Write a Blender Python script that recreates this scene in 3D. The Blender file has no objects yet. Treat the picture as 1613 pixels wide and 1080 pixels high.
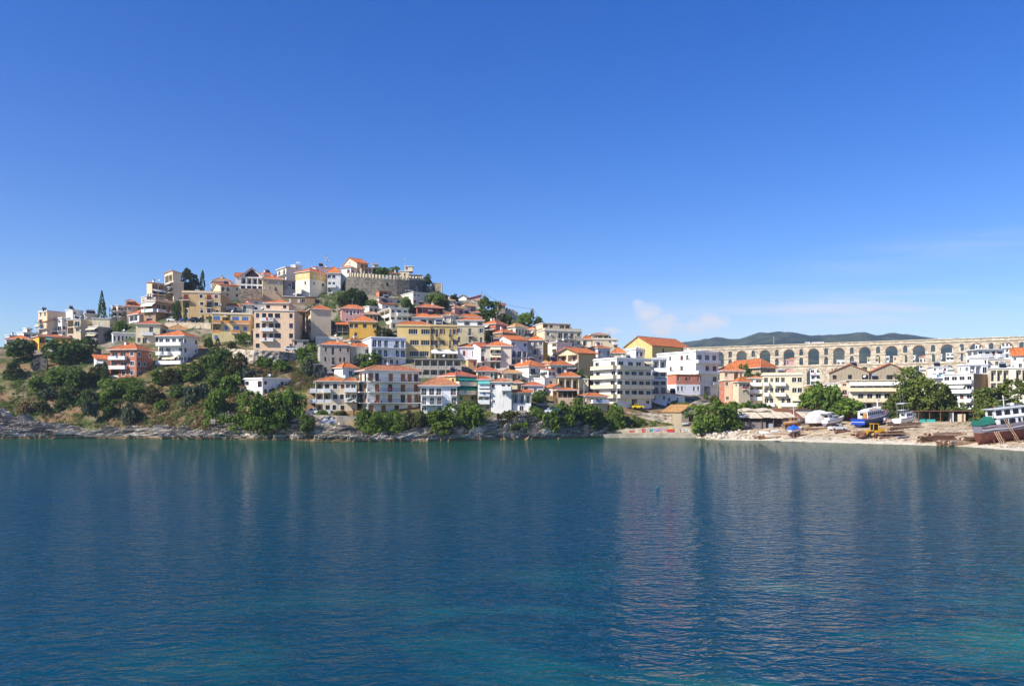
# Harbour town on a hill, aqueduct and boat yard - procedural scene (bpy, Blender 4.5)
import bpy, math, random
import numpy as np
from mathutils import Vector, noise, Matrix
R = math.radians
random.seed(7)
HAZE = True
scn = bpy.context.scene
COL = scn.collection

# ---------------------------------------------------------------- camera numbers
F = 1266.0; HOR = 643.0; CH = 8.0; CX = 806.5      # focal length (px of a 1613 px wide frame), horizon row, eye height
def P(x, y, Y):
    return Vector(((x - CX) / F * Y, Y, CH + (HOR - y) / F * Y))
REG = dict(A=(0, 400, 6.72), B=(0, 540, 6.72), C=(220, 400, 8.96), D=(220, 500, 8.96), E=(220, 590, 8.96),
           F=(380, 400, 8.96), G=(380, 500, 8.96), H=(380, 590, 8.96), I=(530, 400, 8.96), J=(530, 500, 8.96),
           K=(530, 590, 8.96), L=(680, 440, 8.96), M=(680, 530, 8.96), N=(680, 590, 8.96), O=(830, 500, 8.96),
           P=(830, 590, 8.96), Q=(980, 500, 8.96), R=(980, 590, 8.96), S=(1130, 510, 8.96), T=(1130, 600, 8.96),
           U=(1280, 510, 8.96), V=(1280, 600, 8.96), W=(1430, 500, 8.96), X=(1430, 600, 8.96), Z=(0, 0, 1.0))
def px(reg, x): r = REG[reg]; return r[0] + x / r[2]
def py(reg, y): r = REG[reg]; return r[1] + y / r[2]

# ---------------------------------------------------------------- terrain
def tab(s):
    a = np.array([[float(v) for v in t.split(',')] for t in s.split()])
    return a[:, 0], a[:, 1]
def zt(s):      # u,Y,y  ->  u,Y,z
    a = np.array([[float(v) for v in t.split(',')] for t in s.split()])
    return a[:, 0], a[:, 1], CH + (HOR - a[:, 2]) / F * a[:, 1]
WL = tab('-400,690 0,690 200,690 300,691 400,692 500,694 560,695 640,695 700,694 780,692.5 860,691 930,689 980,688 1090,689.3 1130,692.5 1200,693.5 1280,696 1370,698.5 1460,701 1520,703 1560,706 1613,710.5 1700,716 1900,722')
KA = zt('-400,224,652 8,222,650 100,224,655 170,224,650 250,222,655 330,216,655 400,209,650 470,206,653 480,207,652 560,206,654 660,206,656 740,210,655 800,212,656 880,217,651 960,229,651 1060,240,655 1110,228,665 1200,225,668 1300,214,670 1400,206,671 1500,200,672 1613,185,680 1900,170,688')
KB = zt('-400,260,590 8,245,590 100,245,580 170,242,590 250,240,585 330,246,560 400,248,560 480,240,582 560,232,600 660,232,610 740,233,610 880,240,613 960,250,618 1060,262,625 1110,262,628 1200,262,640 1400,250,645 1613,245,645 1900,240,645')
KT = zt('-400,285,560 0,275,545 60,285,540 160,290,525 230,295,500 290,300,480 340,302,475 430,312,470 500,322,463 540,314,457 570,312,460 600,311,460 655,313,460 690,318,458 750,320,485 830,318,510 900,320,538 980,318,560 1080,315,600 1150,310,618 1200,300,632 1400,300,636 1613,290,630 1900,290,630')
SKY = tab('-400,643 900,643 960,575 1030,550 1083,538 1100,535 1130,530.5 1150,533.5 1170,531 1190,525.5 1210,522 1232,520.5 1250,522.5 1275,527 1310,527 1340,524.5 1362,521.5 1380,527 1410,524 1430,526.5 1445,530 1470,533.5 1500,534 1515,531 1530,534 1570,534 1900,534')
def shoreY(u): return CH * F / (np.interp(u, *WL) - HOR)
def profile(u):
    Ys = float(shoreY(u))
    ya, za = float(np.interp(u, KA[0], KA[1])), float(np.interp(u, KA[0], KA[2]))
    yb, zb = float(np.interp(u, KB[0], KB[1])), float(np.interp(u, KB[0], KB[2]))
    yt, zt_ = float(np.interp(u, KT[0], KT[1])), float(np.interp(u, KT[0], KT[2]))
    ya = max(ya, Ys + 4)
    k = min(max((u - 1000) / 160.0, 0), 1)          # inland side: flat quarter, then wooded slopes
    zsk = CH + (HOR - float(np.interp(u, *SKY))) / F * 2600
    zm = 8 + k * 22
    if u > 1560: zm += min((u - 1560) / 70, 1) * 46
    ys = [Ys - 60, Ys - 12, Ys, ya, yb, yt, yt + 45, yt + 150, 700, 1200, 2600, 3600]
    zs = [-9, -3, 0, za, zb, zt_, zt_ - 1, (2 * (1 - k) + k * 11), -2 + k * (zm), (-4) * (1 - k) + k * (CH + 46 / F * 1200 + (8 if u > 1380 else 0)), max(zsk, -4) if k > 0 else -4, -4]
    return ys, zs
_pc = {}
def ground(u, Y):
    ku = round(u / 2.0) * 2.0
    if ku not in _pc: _pc[ku] = profile(ku)
    return float(np.interp(Y, *_pc[ku]))
def gz(X, Y): return ground(CX + X / Y * F, Y)
def hit(u, y, off=0.0):
    """distance at which the line of sight through column u, row y meets the ground"""
    Ys = float(shoreY(u)); yt = float(np.interp(u, KT[0], KT[1]))
    Y = Ys
    while Y < yt + 12:
        if ground(u, Y) >= CH + (HOR - y) / F * Y: return Y + off
        Y += 0.5
    return yt + 8 + off

# ---------------------------------------------------------------- materials
_m = {}
def nt(m):
    m.use_nodes = True
    return m.node_tree.nodes, m.node_tree.links, m.node_tree.nodes['Principled BSDF']
def mat(name, rgb, rough=0.85, var=0.12, scale=1.2, metal=0, spec=0.3, objvar=0.0, rgb2=None, bump=0.0, thr=None, stretch=None):
    if name in _m: return _m[name]
    m = bpy.data.materials.new(name); N, L, b = nt(m)
    b.inputs['Roughness'].default_value = rough; b.inputs['Metallic'].default_value = metal
    b.inputs['Specular IOR Level'].default_value = spec
    tc = N.new('ShaderNodeTexCoord'); nz = N.new('ShaderNodeTexNoise')
    nz.inputs['Scale'].default_value = scale; nz.inputs['Detail'].default_value = 6; nz.inputs['Roughness'].default_value = 0.65
    if stretch:
        mp = N.new('ShaderNodeMapping'); mp.inputs['Scale'].default_value = stretch
        L.new(tc.outputs['Object'], mp.inputs[0]); L.new(mp.outputs[0], nz.inputs['Vector'])
    else: L.new(tc.outputs['Object'], nz.inputs['Vector'])
    cr = N.new('ShaderNodeValToRGB')
    a, c = (0.35, 0.65) if thr is None else thr
    cr.color_ramp.elements[0].position = a; cr.color_ramp.elements[1].position = c
    dark = rgb2 if rgb2 else tuple(v * (1 - 2 * var) for v in rgb)
    cr.color_ramp.elements[0].color = (*dark, 1); cr.color_ramp.elements[1].color = (*rgb, 1)
    L.new(nz.outputs['Fac'], cr.inputs[0])
    out = cr.outputs[0]
    if objvar:
        oi = N.new('ShaderNodeObjectInfo'); hs = N.new('ShaderNodeHueSaturation'); mr = N.new('ShaderNodeMapRange')
        mr.inputs['To Min'].default_value = 1 - objvar; mr.inputs['To Max'].default_value = 1 + objvar
        L.new(oi.outputs['Random'], mr.inputs['Value']); L.new(mr.outputs[0], hs.inputs['Value']); L.new(out, hs.inputs['Color'])
        out = hs.outputs[0]
    L.new(out, b.inputs['Base Color'])
    if bump:
        bp = N.new('ShaderNodeBump'); bp.inputs['Strength'].default_value = bump; bp.inputs['Distance'].default_value = 0.1
        L.new(nz.outputs['Fac'], bp.inputs['Height']); L.new(bp.outputs[0], b.inputs['Normal'])
    _m[name] = m
    return m
WALLC = dict(white=(.80, .78, .73), warmwhite=(.78, .71, .58), cream=(.76, .66, .45), beige=(.68, .57, .40), peach=(.80, .57, .38),
             yellow=(.72, .53, .22), paleyellow=(.70, .58, .30), ochre=(.74, .44, .09), orange=(.62, .30, .10), salmon=(.52, .20, .13),
             terracotta=(.55, .24, .12), brick=(.36, .12, .07), pink=(.60, .34, .31), lilac=(.70, .64, .64), grey=(.58, .52, .44),
             concrete=(.42, .38, .32), brown=(.33, .22, .12), tan=(.62, .43, .21), darkgrey=(.20, .19, .18), bluewhite=(.73, .75, .79),
             olive=(.54, .47, .30), stonehouse=(.40, .33, .23))
def wall_mat(c):
    rgb = WALLC[c]
    name = 'plaster ' + c
    if name in _m: return _m[name]
    m = bpy.data.materials.new(name); N, L, b = nt(m)
    b.inputs['Roughness'].default_value = 0.9; b.inputs['Specular IOR Level'].default_value = 0.2
    tc = N.new('ShaderNodeTexCoord')
    n1 = N.new('ShaderNodeTexNoise'); n1.inputs['Scale'].default_value = 0.35; n1.inputs['Detail'].default_value = 7; n1.inputs['Roughness'].default_value = .7
    mp = N.new('ShaderNodeMapping'); mp.inputs['Scale'].default_value = (2.2, 2.2, 0.25)      # rain streaks
    n2 = N.new('ShaderNodeTexNoise'); n2.inputs['Scale'].default_value = 1.0; n2.inputs['Detail'].default_value = 5
    L.new(tc.outputs['Object'], n1.inputs['Vector']); L.new(tc.outputs['Object'], mp.inputs[0]); L.new(mp.outputs[0], n2.inputs['Vector'])
    mul = N.new('ShaderNodeMath'); mul.operation = 'ADD'
    L.new(n1.outputs['Fac'], mul.inputs[0]); L.new(n2.outputs['Fac'], mul.inputs[1])
    cr = N.new('ShaderNodeValToRGB'); cr.color_ramp.elements[0].position = .66; cr.color_ramp.elements[1].position = .98
    k = .62 if c in ('concrete', 'stonehouse', 'grey', 'darkgrey', 'brick') else .70
    cr.color_ramp.elements[0].color = (rgb[0] * k, rgb[1] * k * .98, rgb[2] * k * .94, 1); cr.color_ramp.elements[1].color = (*rgb, 1)
    mm = N.new('ShaderNodeMath'); mm.operation = 'MULTIPLY'; mm.inputs[1].default_value = 1.0
    L.new(mul.outputs[0], cr.inputs[0])
    hs = N.new('ShaderNodeHueSaturation'); oi = N.new('ShaderNodeObjectInfo'); mr = N.new('ShaderNodeMapRange')
    mr.inputs['To Min'].default_value = .93; mr.inputs['To Max'].default_value = 1.05
    L.new(oi.outputs['Random'], mr.inputs['Value']); L.new(mr.outputs[0], hs.inputs['Value']); L.new(cr.outputs[0], hs.inputs['Color'])
    L.new(hs.outputs[0], b.inputs['Base Color'])
    _m[name] = m
    return m
def tile_mat(kind):
    cols = dict(orange=((.60, .185, .055), (.38, .11, .04)), red=((.52, .135, .06), (.36, .09, .045)),
                old=((.46, .19, .085), (.26, .12, .065)), tan=((.50, .27, .10), (.30, .17, .08)), brown=((.30, .12, .07), (.18, .08, .05)))
    a, d = cols[kind]
    name = 'clay tiles ' + kind
    if name in _m: return _m[name]
    m = bpy.data.materials.new(name); N, L, b = nt(m)
    b.inputs['Roughness'].default_value = 0.8; b.inputs['Specular IOR Level'].default_value = 0.25
    tc = N.new('ShaderNodeTexCoord')
    n1 = N.new('ShaderNodeTexNoise'); n1.inputs['Scale'].default_value = 0.9; n1.inputs['Detail'].default_value = 8; n1.inputs['Roughness'].default_value = .75
    L.new(tc.outputs['Object'], n1.inputs['Vector'])
    vo = N.new('ShaderNodeTexVoronoi'); vo.inputs['Scale'].default_value = 3.2
    L.new(tc.outputs['Object'], vo.inputs['Vector'])
    cr = N.new('ShaderNodeValToRGB'); cr.color_ramp.elements[0].position = .40; cr.color_ramp.elements[1].position = .54
    cr.color_ramp.elements[0].color = (*d, 1); cr.color_ramp.elements[1].color = (*a, 1)
    L.new(n1.outputs['Fac'], cr.inputs[0])
    sep = N.new('ShaderNodeSeparateColor'); L.new(vo.outputs['Color'], sep.inputs[0])
    mr = N.new('ShaderNodeMapRange'); mr.inputs['To Min'].default_value = .68; mr.inputs['To Max'].default_value = 1.22
    L.new(sep.outputs[0], mr.inputs['Value'])
    hs = N.new('ShaderNodeHueSaturation'); L.new(mr.outputs[0], hs.inputs['Value']); L.new(cr.outputs[0], hs.inputs['Color'])
    oi = N.new('ShaderNodeObjectInfo'); m2 = N.new('ShaderNodeMapRange'); m2.inputs['To Min'].default_value = .82; m2.inputs['To Max'].default_value = 1.12
    h2 = N.new('ShaderNodeHueSaturation'); L.new(oi.outputs['Random'], m2.inputs['Value']); L.new(m2.outputs[0], h2.inputs['Value'])
    L.new(hs.outputs[0], h2.inputs['Color'])
    L.new(h2.outputs[0], b.inputs['Base Color'])
    _m[name] = m
    return m
def leaf_mat(name, a, d, rough=.7):
    if name in _m: return _m[name]
    m = bpy.data.materials.new(name); N, L, b = nt(m)
    b.inputs['Roughness'].default_value = rough; b.inputs['Specular IOR Level'].default_value = 0.15
    tc = N.new('ShaderNodeTexCoord'); n1 = N.new('ShaderNodeTexNoise'); n1.inputs['Scale'].default_value = 2.3; n1.inputs['Detail'].default_value = 5
    L.new(tc.outputs['Object'], n1.inputs['Vector'])
    cr = N.new('ShaderNodeValToRGB'); cr.color_ramp.elements[0].position = .38; cr.color_ramp.elements[1].position = .62
    cr.color_ramp.elements[0].color = (*d, 1); cr.color_ramp.elements[1].color = (*a, 1)
    L.new(n1.outputs['Fac'], cr.inputs[0])
    oi = N.new('ShaderNodeObjectInfo'); m2 = N.new('ShaderNodeMapRange'); m2.inputs['To Min'].default_value = .75; m2.inputs['To Max'].default_value = 1.2
    h2 = N.new('ShaderNodeHueSaturation'); L.new(oi.outputs['Random'], m2.inputs['Value']); L.new(m2.outputs[0], h2.inputs['Value'])
    L.new(cr.outputs[0], h2.inputs['Color']); L.new(h2.outputs[0], b.inputs['Base Color'])
    tr = N.new('ShaderNodeBsdfTranslucent'); mx = N.new('ShaderNodeMixShader'); mx.inputs[0].default_value = .22
    L.new(h2.outputs[0], tr.inputs['Color']); L.new(b.outputs[0], mx.inputs[1]); L.new(tr.outputs[0], mx.inputs[2])
    L.new(mx.outputs[0], N['Material Output'].inputs['Surface'])
    _m[name] = m
    return m
def plain(name, rgb, rough=.6, **k): return mat(name, rgb, rough, var=k.pop('var', .06), **k)
WHITE = plain('white paint', (.80, .80, .78)); DARKMETAL = plain('dark metal', (.05, .05, .055), .5)
GLASS = mat('window glass', (.018, .020, .026), .18, var=.2, scale=.4, spec=.35)
SHUT = dict(brown=plain('brown shutter', (.13, .045, .025)), red=plain('dark red shutter', (.20, .035, .03)), white=plain('white shutter', (.74, .74, .74)),
            blue=plain('blue shutter', (.10, .20, .48)), green=plain('green shutter', (.03, .20, .13)), grey=plain('grey shutter', (.30, .31, .33)),
            wood=plain('varnished wood shutter', (.33, .13, .035)), navy=plain('navy shutter', (.03, .035, .10)))
AWN = dict(white=plain('white canvas', (.80, .79, .74)), cream=plain('cream canvas', (.80, .70, .48)), green=plain('green canvas', (.02, .30, .22)),
           teal=plain('teal canvas', (.15, .50, .47)), orange=plain('orange canvas', (.80, .36, .08)), red=plain('red canvas', (.45, .03, .03)),
           pink=plain('pink canvas', (.55, .05, .10)))
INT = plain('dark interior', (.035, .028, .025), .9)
STEEL = plain('galvanised steel', (.55, .56, .58), .35, metal=.6)

# ---------------------------------------------------------------- mesh builder and object helpers
class MB:
    def __init__(s): s.v = []; s.f = []; s.m = []; s.mats = []
    def mi(s, m):
        if m not in s.mats: s.mats.append(m)
        return s.mats.index(m)
    def poly(s, pts, m):
        i = len(s.v); s.v += [tuple(p) for p in pts]; s.f.append(tuple(range(i, i + len(pts)))); s.m.append(s.mi(m))
    def box(s, x0, x1, y0, y1, z0, z1, m, M=None):
        c = [(x0, y0, z0), (x1, y0, z0), (x1, y1, z0), (x0, y1, z0), (x0, y0, z1), (x1, y0, z1), (x1, y1, z1), (x0, y1, z1)]
        if M is not None: c = [tuple(M @ Vector(p)) for p in c]
        i = len(s.v); s.v += c; k = s.mi(m)
        for f in ((0, 3, 2, 1), (4, 5, 6, 7), (0, 1, 5, 4), (1, 2, 6, 5), (2, 3, 7, 6), (3, 0, 4, 7)):
            s.f.append(tuple(i + j for j in f)); s.m.append(k)
    def bar(s, a, b, w, m, h=None):
        a = Vector(a); b = Vector(b); d = b - a
        if d.length < 1e-6: return
        q = d.to_track_quat('X', 'Z').to_matrix().to_4x4(); q.translation = a
        h = h or w
        s.box(0, d.length, -w / 2, w / 2, -h / 2, h / 2, m, q)
    def cone(s, a, b, r0, r1, m, n=8, caps=True):
        a = Vector(a); b = Vector(b); d = b - a
        q = d.to_track_quat('Z', 'Y').to_matrix()
        i = len(s.v); k = s.mi(m)
        for (c, r) in ((a, r0), (b, r1)):
            for j in range(n):
                t = 2 * math.pi * j / n; s.v.append(tuple(c + q @ Vector((r * math.cos(t), r * math.sin(t), 0))))
        for j in range(n):
            s.f.append((i + j, i + (j + 1) % n, i + n + (j + 1) % n, i + n + j)); s.m.append(k)
        if caps:
            s.f.append(tuple(i + n - 1 - j for j in range(n))); s.m.append(k); s.f.append(tuple(i + n + j for j in range(n))); s.m.append(k)
    def prism(s, pts, z0, z1, m):      # 2d polygon (ccw) extruded in z
        n = len(pts); i = len(s.v); k = s.mi(m)
        s.v += [(p[0], p[1], z0) for p in pts] + [(p[0], p[1], z1) for p in pts]
        s.f.append(tuple(i + n - 1 - j for j in range(n))); s.m.append(k); s.f.append(tuple(i + n + j for j in range(n))); s.m.append(k)
        for j in range(n): s.f.append((i + j, i + (j + 1) % n, i + n + (j + 1) % n, i + n + j)); s.m.append(k)
    def ball(s, c, r, m, seg=8, rings=5, sc=(1, 1, 1), wob=0, seed=0):
        i = len(s.v); k = s.mi(m)
        for a in range(rings + 1):
            ph = math.pi * a / rings
            for j in range(seg):
                t = 2 * math.pi * j / seg
                p = Vector((math.sin(ph) * math.cos(t), math.sin(ph) * math.sin(t), math.cos(ph)))
                q = r * (1 + wob * noise.noise(p * 1.3 + Vector((seed, seed * .7, 0))))
                s.v.append((c[0] + p.x * q * sc[0], c[1] + p.y * q * sc[1], c[2] + p.z * q * sc[2]))
        for a in range(rings):
            for j in range(seg):
                s.f.append((i + a * seg + j, i + (a + 1) * seg + j, i + (a + 1) * seg + (j + 1) % seg, i + a * seg + (j + 1) % seg)); s.m.append(k)
    def mesh(s, name, smooth=False):
        me = bpy.data.meshes.new(name); me.from_pydata(s.v, [], s.f)
        for m in s.mats: me.materials.append(m)
        me.polygons.foreach_set('material_index', s.m)
        if smooth: me.polygons.foreach_set('use_smooth', [True] * len(s.f))
        me.update(); return me
    def obj(s, name, parent=None, smooth=False, loc=None, rz=0):
        if not s.f: return None
        return link(name, s.mesh(name, smooth), parent, loc, rz)
def link(name, me, parent=None, loc=None, rz=0):
    o = bpy.data.objects.new(name, me); COL.objects.link(o)
    if parent is not None: o.parent = parent
    if loc is not None: o.location = loc
    if rz: o.rotation_euler = (0, 0, rz)
    return o
def tag(o, label=None, cat=None, group=None, kind=None):
    if label: o['label'] = label
    if cat: o['category'] = cat
    if group: o['group'] = group
    if kind: o['kind'] = kind
    return o
def thing(name, label, cat, loc, rz=0, group=None):
    o = bpy.data.objects.new(name, None); COL.objects.link(o); o.location = loc; o.rotation_euler = (0, 0, rz)
    o.empty_display_size = .5
    return tag(o, label, cat, group)

# ---------------------------------------------------------------- building kit
_wc = {}
def window_mesh(kind, w, h, fr):
    """frame and glass, origin bottom centre, looking along -y"""
    key = (kind, round(w, 1), round(h, 1), fr.name)
    if key in _wc: return _wc[key]
    w, h = key[1], key[2]
    b = MB(); t = .07
    b.box(-w / 2, w / 2, .03, .05, 0, h, GLASS)
    b.box(-w / 2, -w / 2 + t, 0, .03, 0, h, fr); b.box(w / 2 - t, w / 2, 0, .03, 0, h, fr)
    b.box(-w / 2 + t, w / 2 - t, 0, .03, h - t, h, fr); b.box(-w / 2 + t, w / 2 - t, 0, .03, 0, t, fr)
    if w > .7: b.box(-.03, .03, 0, .028, t, h - t, fr)
    if w > 2:
        for x in (-w / 4, w / 4): b.box(x - .03, x + .03, 0, .028, t, h - t, fr)
    _wc[key] = b.mesh('window'); return _wc[key]
def shutter_mesh(w, h, m):
    key = ('sh', round(w, 1), round(h, 1), m.name)
    if key in _wc: return _wc[key]
    w, h = key[1], key[2]
    b = MB(); b.box(-w / 2, w / 2, -.05, 0, 0, h, m); n = max(2, int(h / .35))
    for i in range(n): b.box(-w / 2 + .05, w / 2 - .05, -.065, -.05, h * (i + .15) / n, h * (i + .8) / n, m)
    _wc[key] = b.mesh('shutter'); return _wc[key]

def railing(b, pts, z, h, style, m):
    """pts: 2d polyline; railing above z"""
    for a, c in zip(pts, pts[1:]):
        a = Vector(a); c = Vector(c); L_ = (c - a).length
        if L_ < .05: continue
        if style == 'p':
            b.bar((*a, z + h / 2), (*c, z + h / 2), .1, m, h)
        else:
            b.bar((*a, z + h), (*c, z + h), .06, m); b.bar((*a, z + .08), (*c, z + .08), .04, m); b.bar((*a, z + h * .55), (*c, z + h * .55), .03, m)
            n = max(1, int(L_ / .45))
            for i in range(n + 1):
                q = a.lerp(c, i / n); b.bar((q.x, q.y, z), (q.x, q.y, z + h), .04, m)

class Face:
    def __init__(s, o, d, n): s.o = Vector(o); s.d = Vector(d); s.n = Vector(n); s.rz = math.atan2(d[1], d[0])
    def pt(s, a, z, dep=0.0):
        return (s.o.x + s.d.x * a - s.n.x * dep, s.o.y + s.d.y * a - s.n.y * dep, z)
    def p2(s, a, dep=0.0): return s.pt(a, 0, dep)[:2]

def facade(root, wm, face, W, zb, zt_, rows, st):
    """cuts the openings of one storey pattern into the wall mesh wm and hangs windows, balconies, awnings on root"""
    rows = rows.split('/') if rows else ['.']
    nf = len(rows); fh = (zt_ - zb) / nf; wallm = st['wm']; wall_hi = wallm
    fr = st['frame']; sh = SHUT[st['sh']]
    for r, row in enumerate(rows):
        z1 = zt_ - r * fh; z0 = z1 - fh; nc = len(row); cw = W / nc
        wallm = st['wm2'] if st.get('wm2') is not None and r >= st['upper'] else wall_hi
        for c, ch in enumerate(row):
            a0 = c * cw; a1 = a0 + cw; mid = (a0 + a1) / 2
            k = fh / 3.0; jr = st['rnd']; jx = jr.uniform(-.07, .07) * cw; jw = jr.uniform(.86, 1.12)
            if ch == 'w' and jr.random() < .05: ch = '.'
            if ch in 'wcsadbg': mid += jx
            if ch in '.B': op = None
            elif ch in 'wcsa': w = min(1.15, cw * .55) * jw; op = (w, jr.uniform(.85, 1.05) * k, jr.uniform(2.2, 2.4) * k, .16)
            elif ch == 'g': op = (cw * .8, .9 * k, 2.3 * k, .16)
            elif ch in 'dbA': w = min(2.0, cw * .66) * jw; op = (w, .06, 2.3 * k, .16)
            elif ch in 'oOp': op = (cw * .86, .02, fh - .38 * k, min(1.7, st['deep']))
            elif ch == 'D': op = (cw * .8, .02, fh - .5 * k, min(2.5, st['deep']))
            q = lambda s_, z_, dp=0.0: face.pt(s_, z_, dp)
            if op is None:
                wm.poly([q(a0, z0), q(a1, z0), q(a1, z1), q(a0, z1)], wallm); continue
            w, b0, b1, dp = op; l, rr = mid - w / 2, mid + w / 2; zb_, zt2 = z0 + b0, z0 + b1
            wm.poly([q(a0, z0), q(a1, z0), q(rr, zb_), q(l, zb_)], wallm); wm.poly([q(a1, z0), q(a1, z1), q(rr, zt2), q(rr, zb_)], wallm)
            wm.poly([q(a1, z1), q(a0, z1), q(l, zt2), q(rr, zt2)], wallm); wm.poly([q(a0, z1), q(a0, z0), q(l, zb_), q(l, zt2)], wallm)
            wm.poly([q(l, zb_), q(rr, zb_), q(rr, zb_, dp), q(l, zb_, dp)], wallm); wm.poly([q(rr, zb_), q(rr, zt2), q(rr, zt2, dp), q(rr, zb_, dp)], wallm)
            wm.poly([q(rr, zt2), q(l, zt2), q(l, zt2, dp), q(rr, zt2, dp)], wallm); wm.poly([q(l, zt2), q(l, zb_), q(l, zb_, dp), q(l, zt2, dp)], wallm)
            if ch in 'oOpD':
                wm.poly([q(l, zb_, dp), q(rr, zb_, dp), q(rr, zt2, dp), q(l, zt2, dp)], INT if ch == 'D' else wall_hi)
                if ch != 'D':
                    ww = min(1.5, w * .45); hh = min(2.1 * k, zt2 - zb_ - .1)
                    for t in ((.28, .74) if w > 3.4 else (.5,)):
                        link('door', window_mesh('d', min(ww, w * .3 if w > 3.4 else ww), hh, fr), root, q(l + w * t, zb_ + .02, dp - .06), face.rz)
                    if w > 5:
                        wm.box(-.12, .12, -.0, .24, 0, fh - .38 * k, wall_hi, Matrix.Translation(q(mid, z0 + .02, .02)) @ Matrix.Rotation(face.rz, 4, 'Z'))
                if ch in 'oO':
                    b = MB(); railing(b, [face.p2(l, .12), face.p2(rr, .12)], z0 + .02, .95 * k, st['rail'], st['railm']); b.obj('railing', root)
                continue
            kind = 'd' if ch in 'dbA' else 'w'
            h_ = zt2 - zb_
            o = link('door' if kind == 'd' else 'window', window_mesh(kind, w, h_, fr), root, q(mid, zb_, dp - .06), face.rz)
            if ch == 'c' or (ch == 'w' and st['sh'] != 'blue' and (c * 3 + r * 5 + len(rows)) % 4 == 0) or (kind == 'd' and st['closed'] and (c + r) % 3 != 1):
                link('shutter', shutter_mesh(w * .98, h_ * .98, sh), o, (0, -.01, .01))
            if ch == 's' or (kind == 'd' and st['opensh']):
                for sg in (-1, 1): link('shutter', shutter_mesh(w * .46, h_, sh), o, (sg * w * .75, -(dp - .06) - .012, 0))
            if st['trim'] and ch in 'wsadc' :
                t = .16
                for (x0, x1, y0, y1) in ((l - t, l, zb_ - t, zt2 + t), (rr, rr + t, zb_ - t, zt2 + t), (l, rr, zt2, zt2 + t), (l, rr, zb_ - t, zb_)):
                    wm.box(x0 - mid, x1 - mid, -.05, .02, y0 - z0, y1 - z0, WHITE, Matrix.Translation(q(mid, z0, 0)) @ Matrix.Rotation(face.rz, 4, 'Z'))
            elif kind == 'w':
                wm.box(-w / 2 - .08, w / 2 + .08, -.09, .03, -.08, 0, WHITE, Matrix.Translation(q(mid, zb_, 0)) @ Matrix.Rotation(face.rz, 4, 'Z'))
            if kind == 'w' and ch in 'wc' and (c * 7 + r * 3 + nc) % 6 == 0 and cw > 2.4:
                b = MB(); b.box(-.4, .4, -.32, -.01, 0, .55, WHITE); b.box(-.3, .12, -.335, -.32, .08, .46, DARKMETAL); b.obj('air_conditioner', root, loc=q(mid + w / 2 + .65, zb_ + .05), rz=face.rz)
            if ch == 'a':
                n = 8; pts = [(w / 2 * math.cos(math.pi * i / n), w / 2 * math.sin(math.pi * i / n) * .9) for i in range(n + 1)]
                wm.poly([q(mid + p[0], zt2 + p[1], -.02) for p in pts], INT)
            if ch == 'A':
                b = MB(); m = AWN[st['aw'][min(r, len(st['aw']) - 1)]]; aw = cw * .97; pr = 1.5; za = z1 - .32 * k; zl = za - .95 * k
                t = .05
                A_ = [q(mid - aw / 2, za, -.02), q(mid + aw / 2, za, -.02), q(mid + aw / 2, zl, -pr), q(mid - aw / 2, zl, -pr)]
                b.poly(A_, m); b.poly([(p[0], p[1], p[2] - t) for p in A_[::-1]], m)
                b.poly([A_[3], A_[2], (A_[2][0], A_[2][1], A_[2][2] - .28), (A_[3][0], A_[3][1], A_[3][2] - .28)], m)
                b.poly([A_[0], A_[3], (A_[3][0], A_[3][1], A_[3][2] - t), (A_[0][0], A_[0][1], A_[0][2] - t)], m)
                b.poly([A_[2], A_[1], (A_[1][0], A_[1][1], A_[1][2] - t), (A_[2][0], A_[2][1], A_[2][2] - t)], m)
                b.obj('awning', root)
        # balconies: runs of b / A / B
        c = 0
        while c < nc:
            if row[c] in 'bAB':
                e = c
                while e + 1 < nc and row[e + 1] in 'bAB': e += 1
                a0, a1 = c * cw + .08, (e + 1) * cw - .08; pr = st['bal']
                b = MB(); zf = z0 + .01
                M = Matrix.Translation(face.pt(a0, zf)) @ Matrix.Rotation(face.rz, 4, 'Z')
                b.box(0, a1 - a0, -pr, -.005, -.17, 0, st['slab'], M)
                bo = b.obj('balcony', root)
                b = MB(); railing(b, [face.p2(a0 + .05, -.05), face.p2(a0 + .05, -pr + .06), face.p2(a1 - .05, -pr + .06), face.p2(a1 - .05, -.05)], zf + .004, .95, st['rail'], st['railm'])
                if st['rail'] != 'p' and random.random() < .6:      # flower pots and laundry colours on the rail
                    for _ in range(random.randint(1, 4)):
                        t = random.uniform(.1, .9) * (a1 - a0) + a0; p = face.pt(t, zf + .3, -pr + .3)
                        b.ball(p, random.uniform(.16, .3), random.choice([POTG, POTG, POTR]), 6, 4, (1, 1, 1.3), .5, t)
                b.obj('railing', bo)
                if st['rnd'].random() < .3 and a1 - a0 > 2.2:
                    b = MB(); t0 = a0 + st['rnd'].uniform(.2, .5) * (a1 - a0)
                    for q_ in range(st['rnd'].randint(1, 3)):
                        hh_ = st['rnd'].uniform(.5, .95); x_ = t0 + q_ * .62
                        if x_ + .55 < a1 - .1: b.box(x_ - a0, x_ + .52 - a0, -pr - .06, -pr - .02, .95 - hh_, 1.0, st['rnd'].choice(LAUN), M)
                    if b.f: b.obj('laundry', root)
                c = e
            c += 1
LAUN = [plain('laundry red', (.50, .04, .05)), plain('laundry white', (.75, .75, .74)), plain('laundry blue', (.10, .20, .50)), plain('laundry beige', (.60, .50, .36)), plain('laundry teal', (.10, .38, .38))]
POTG = plain('pot plant green', (.05, .12, .03)); POTR = plain('geranium red', (.45, .04, .05))

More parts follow.
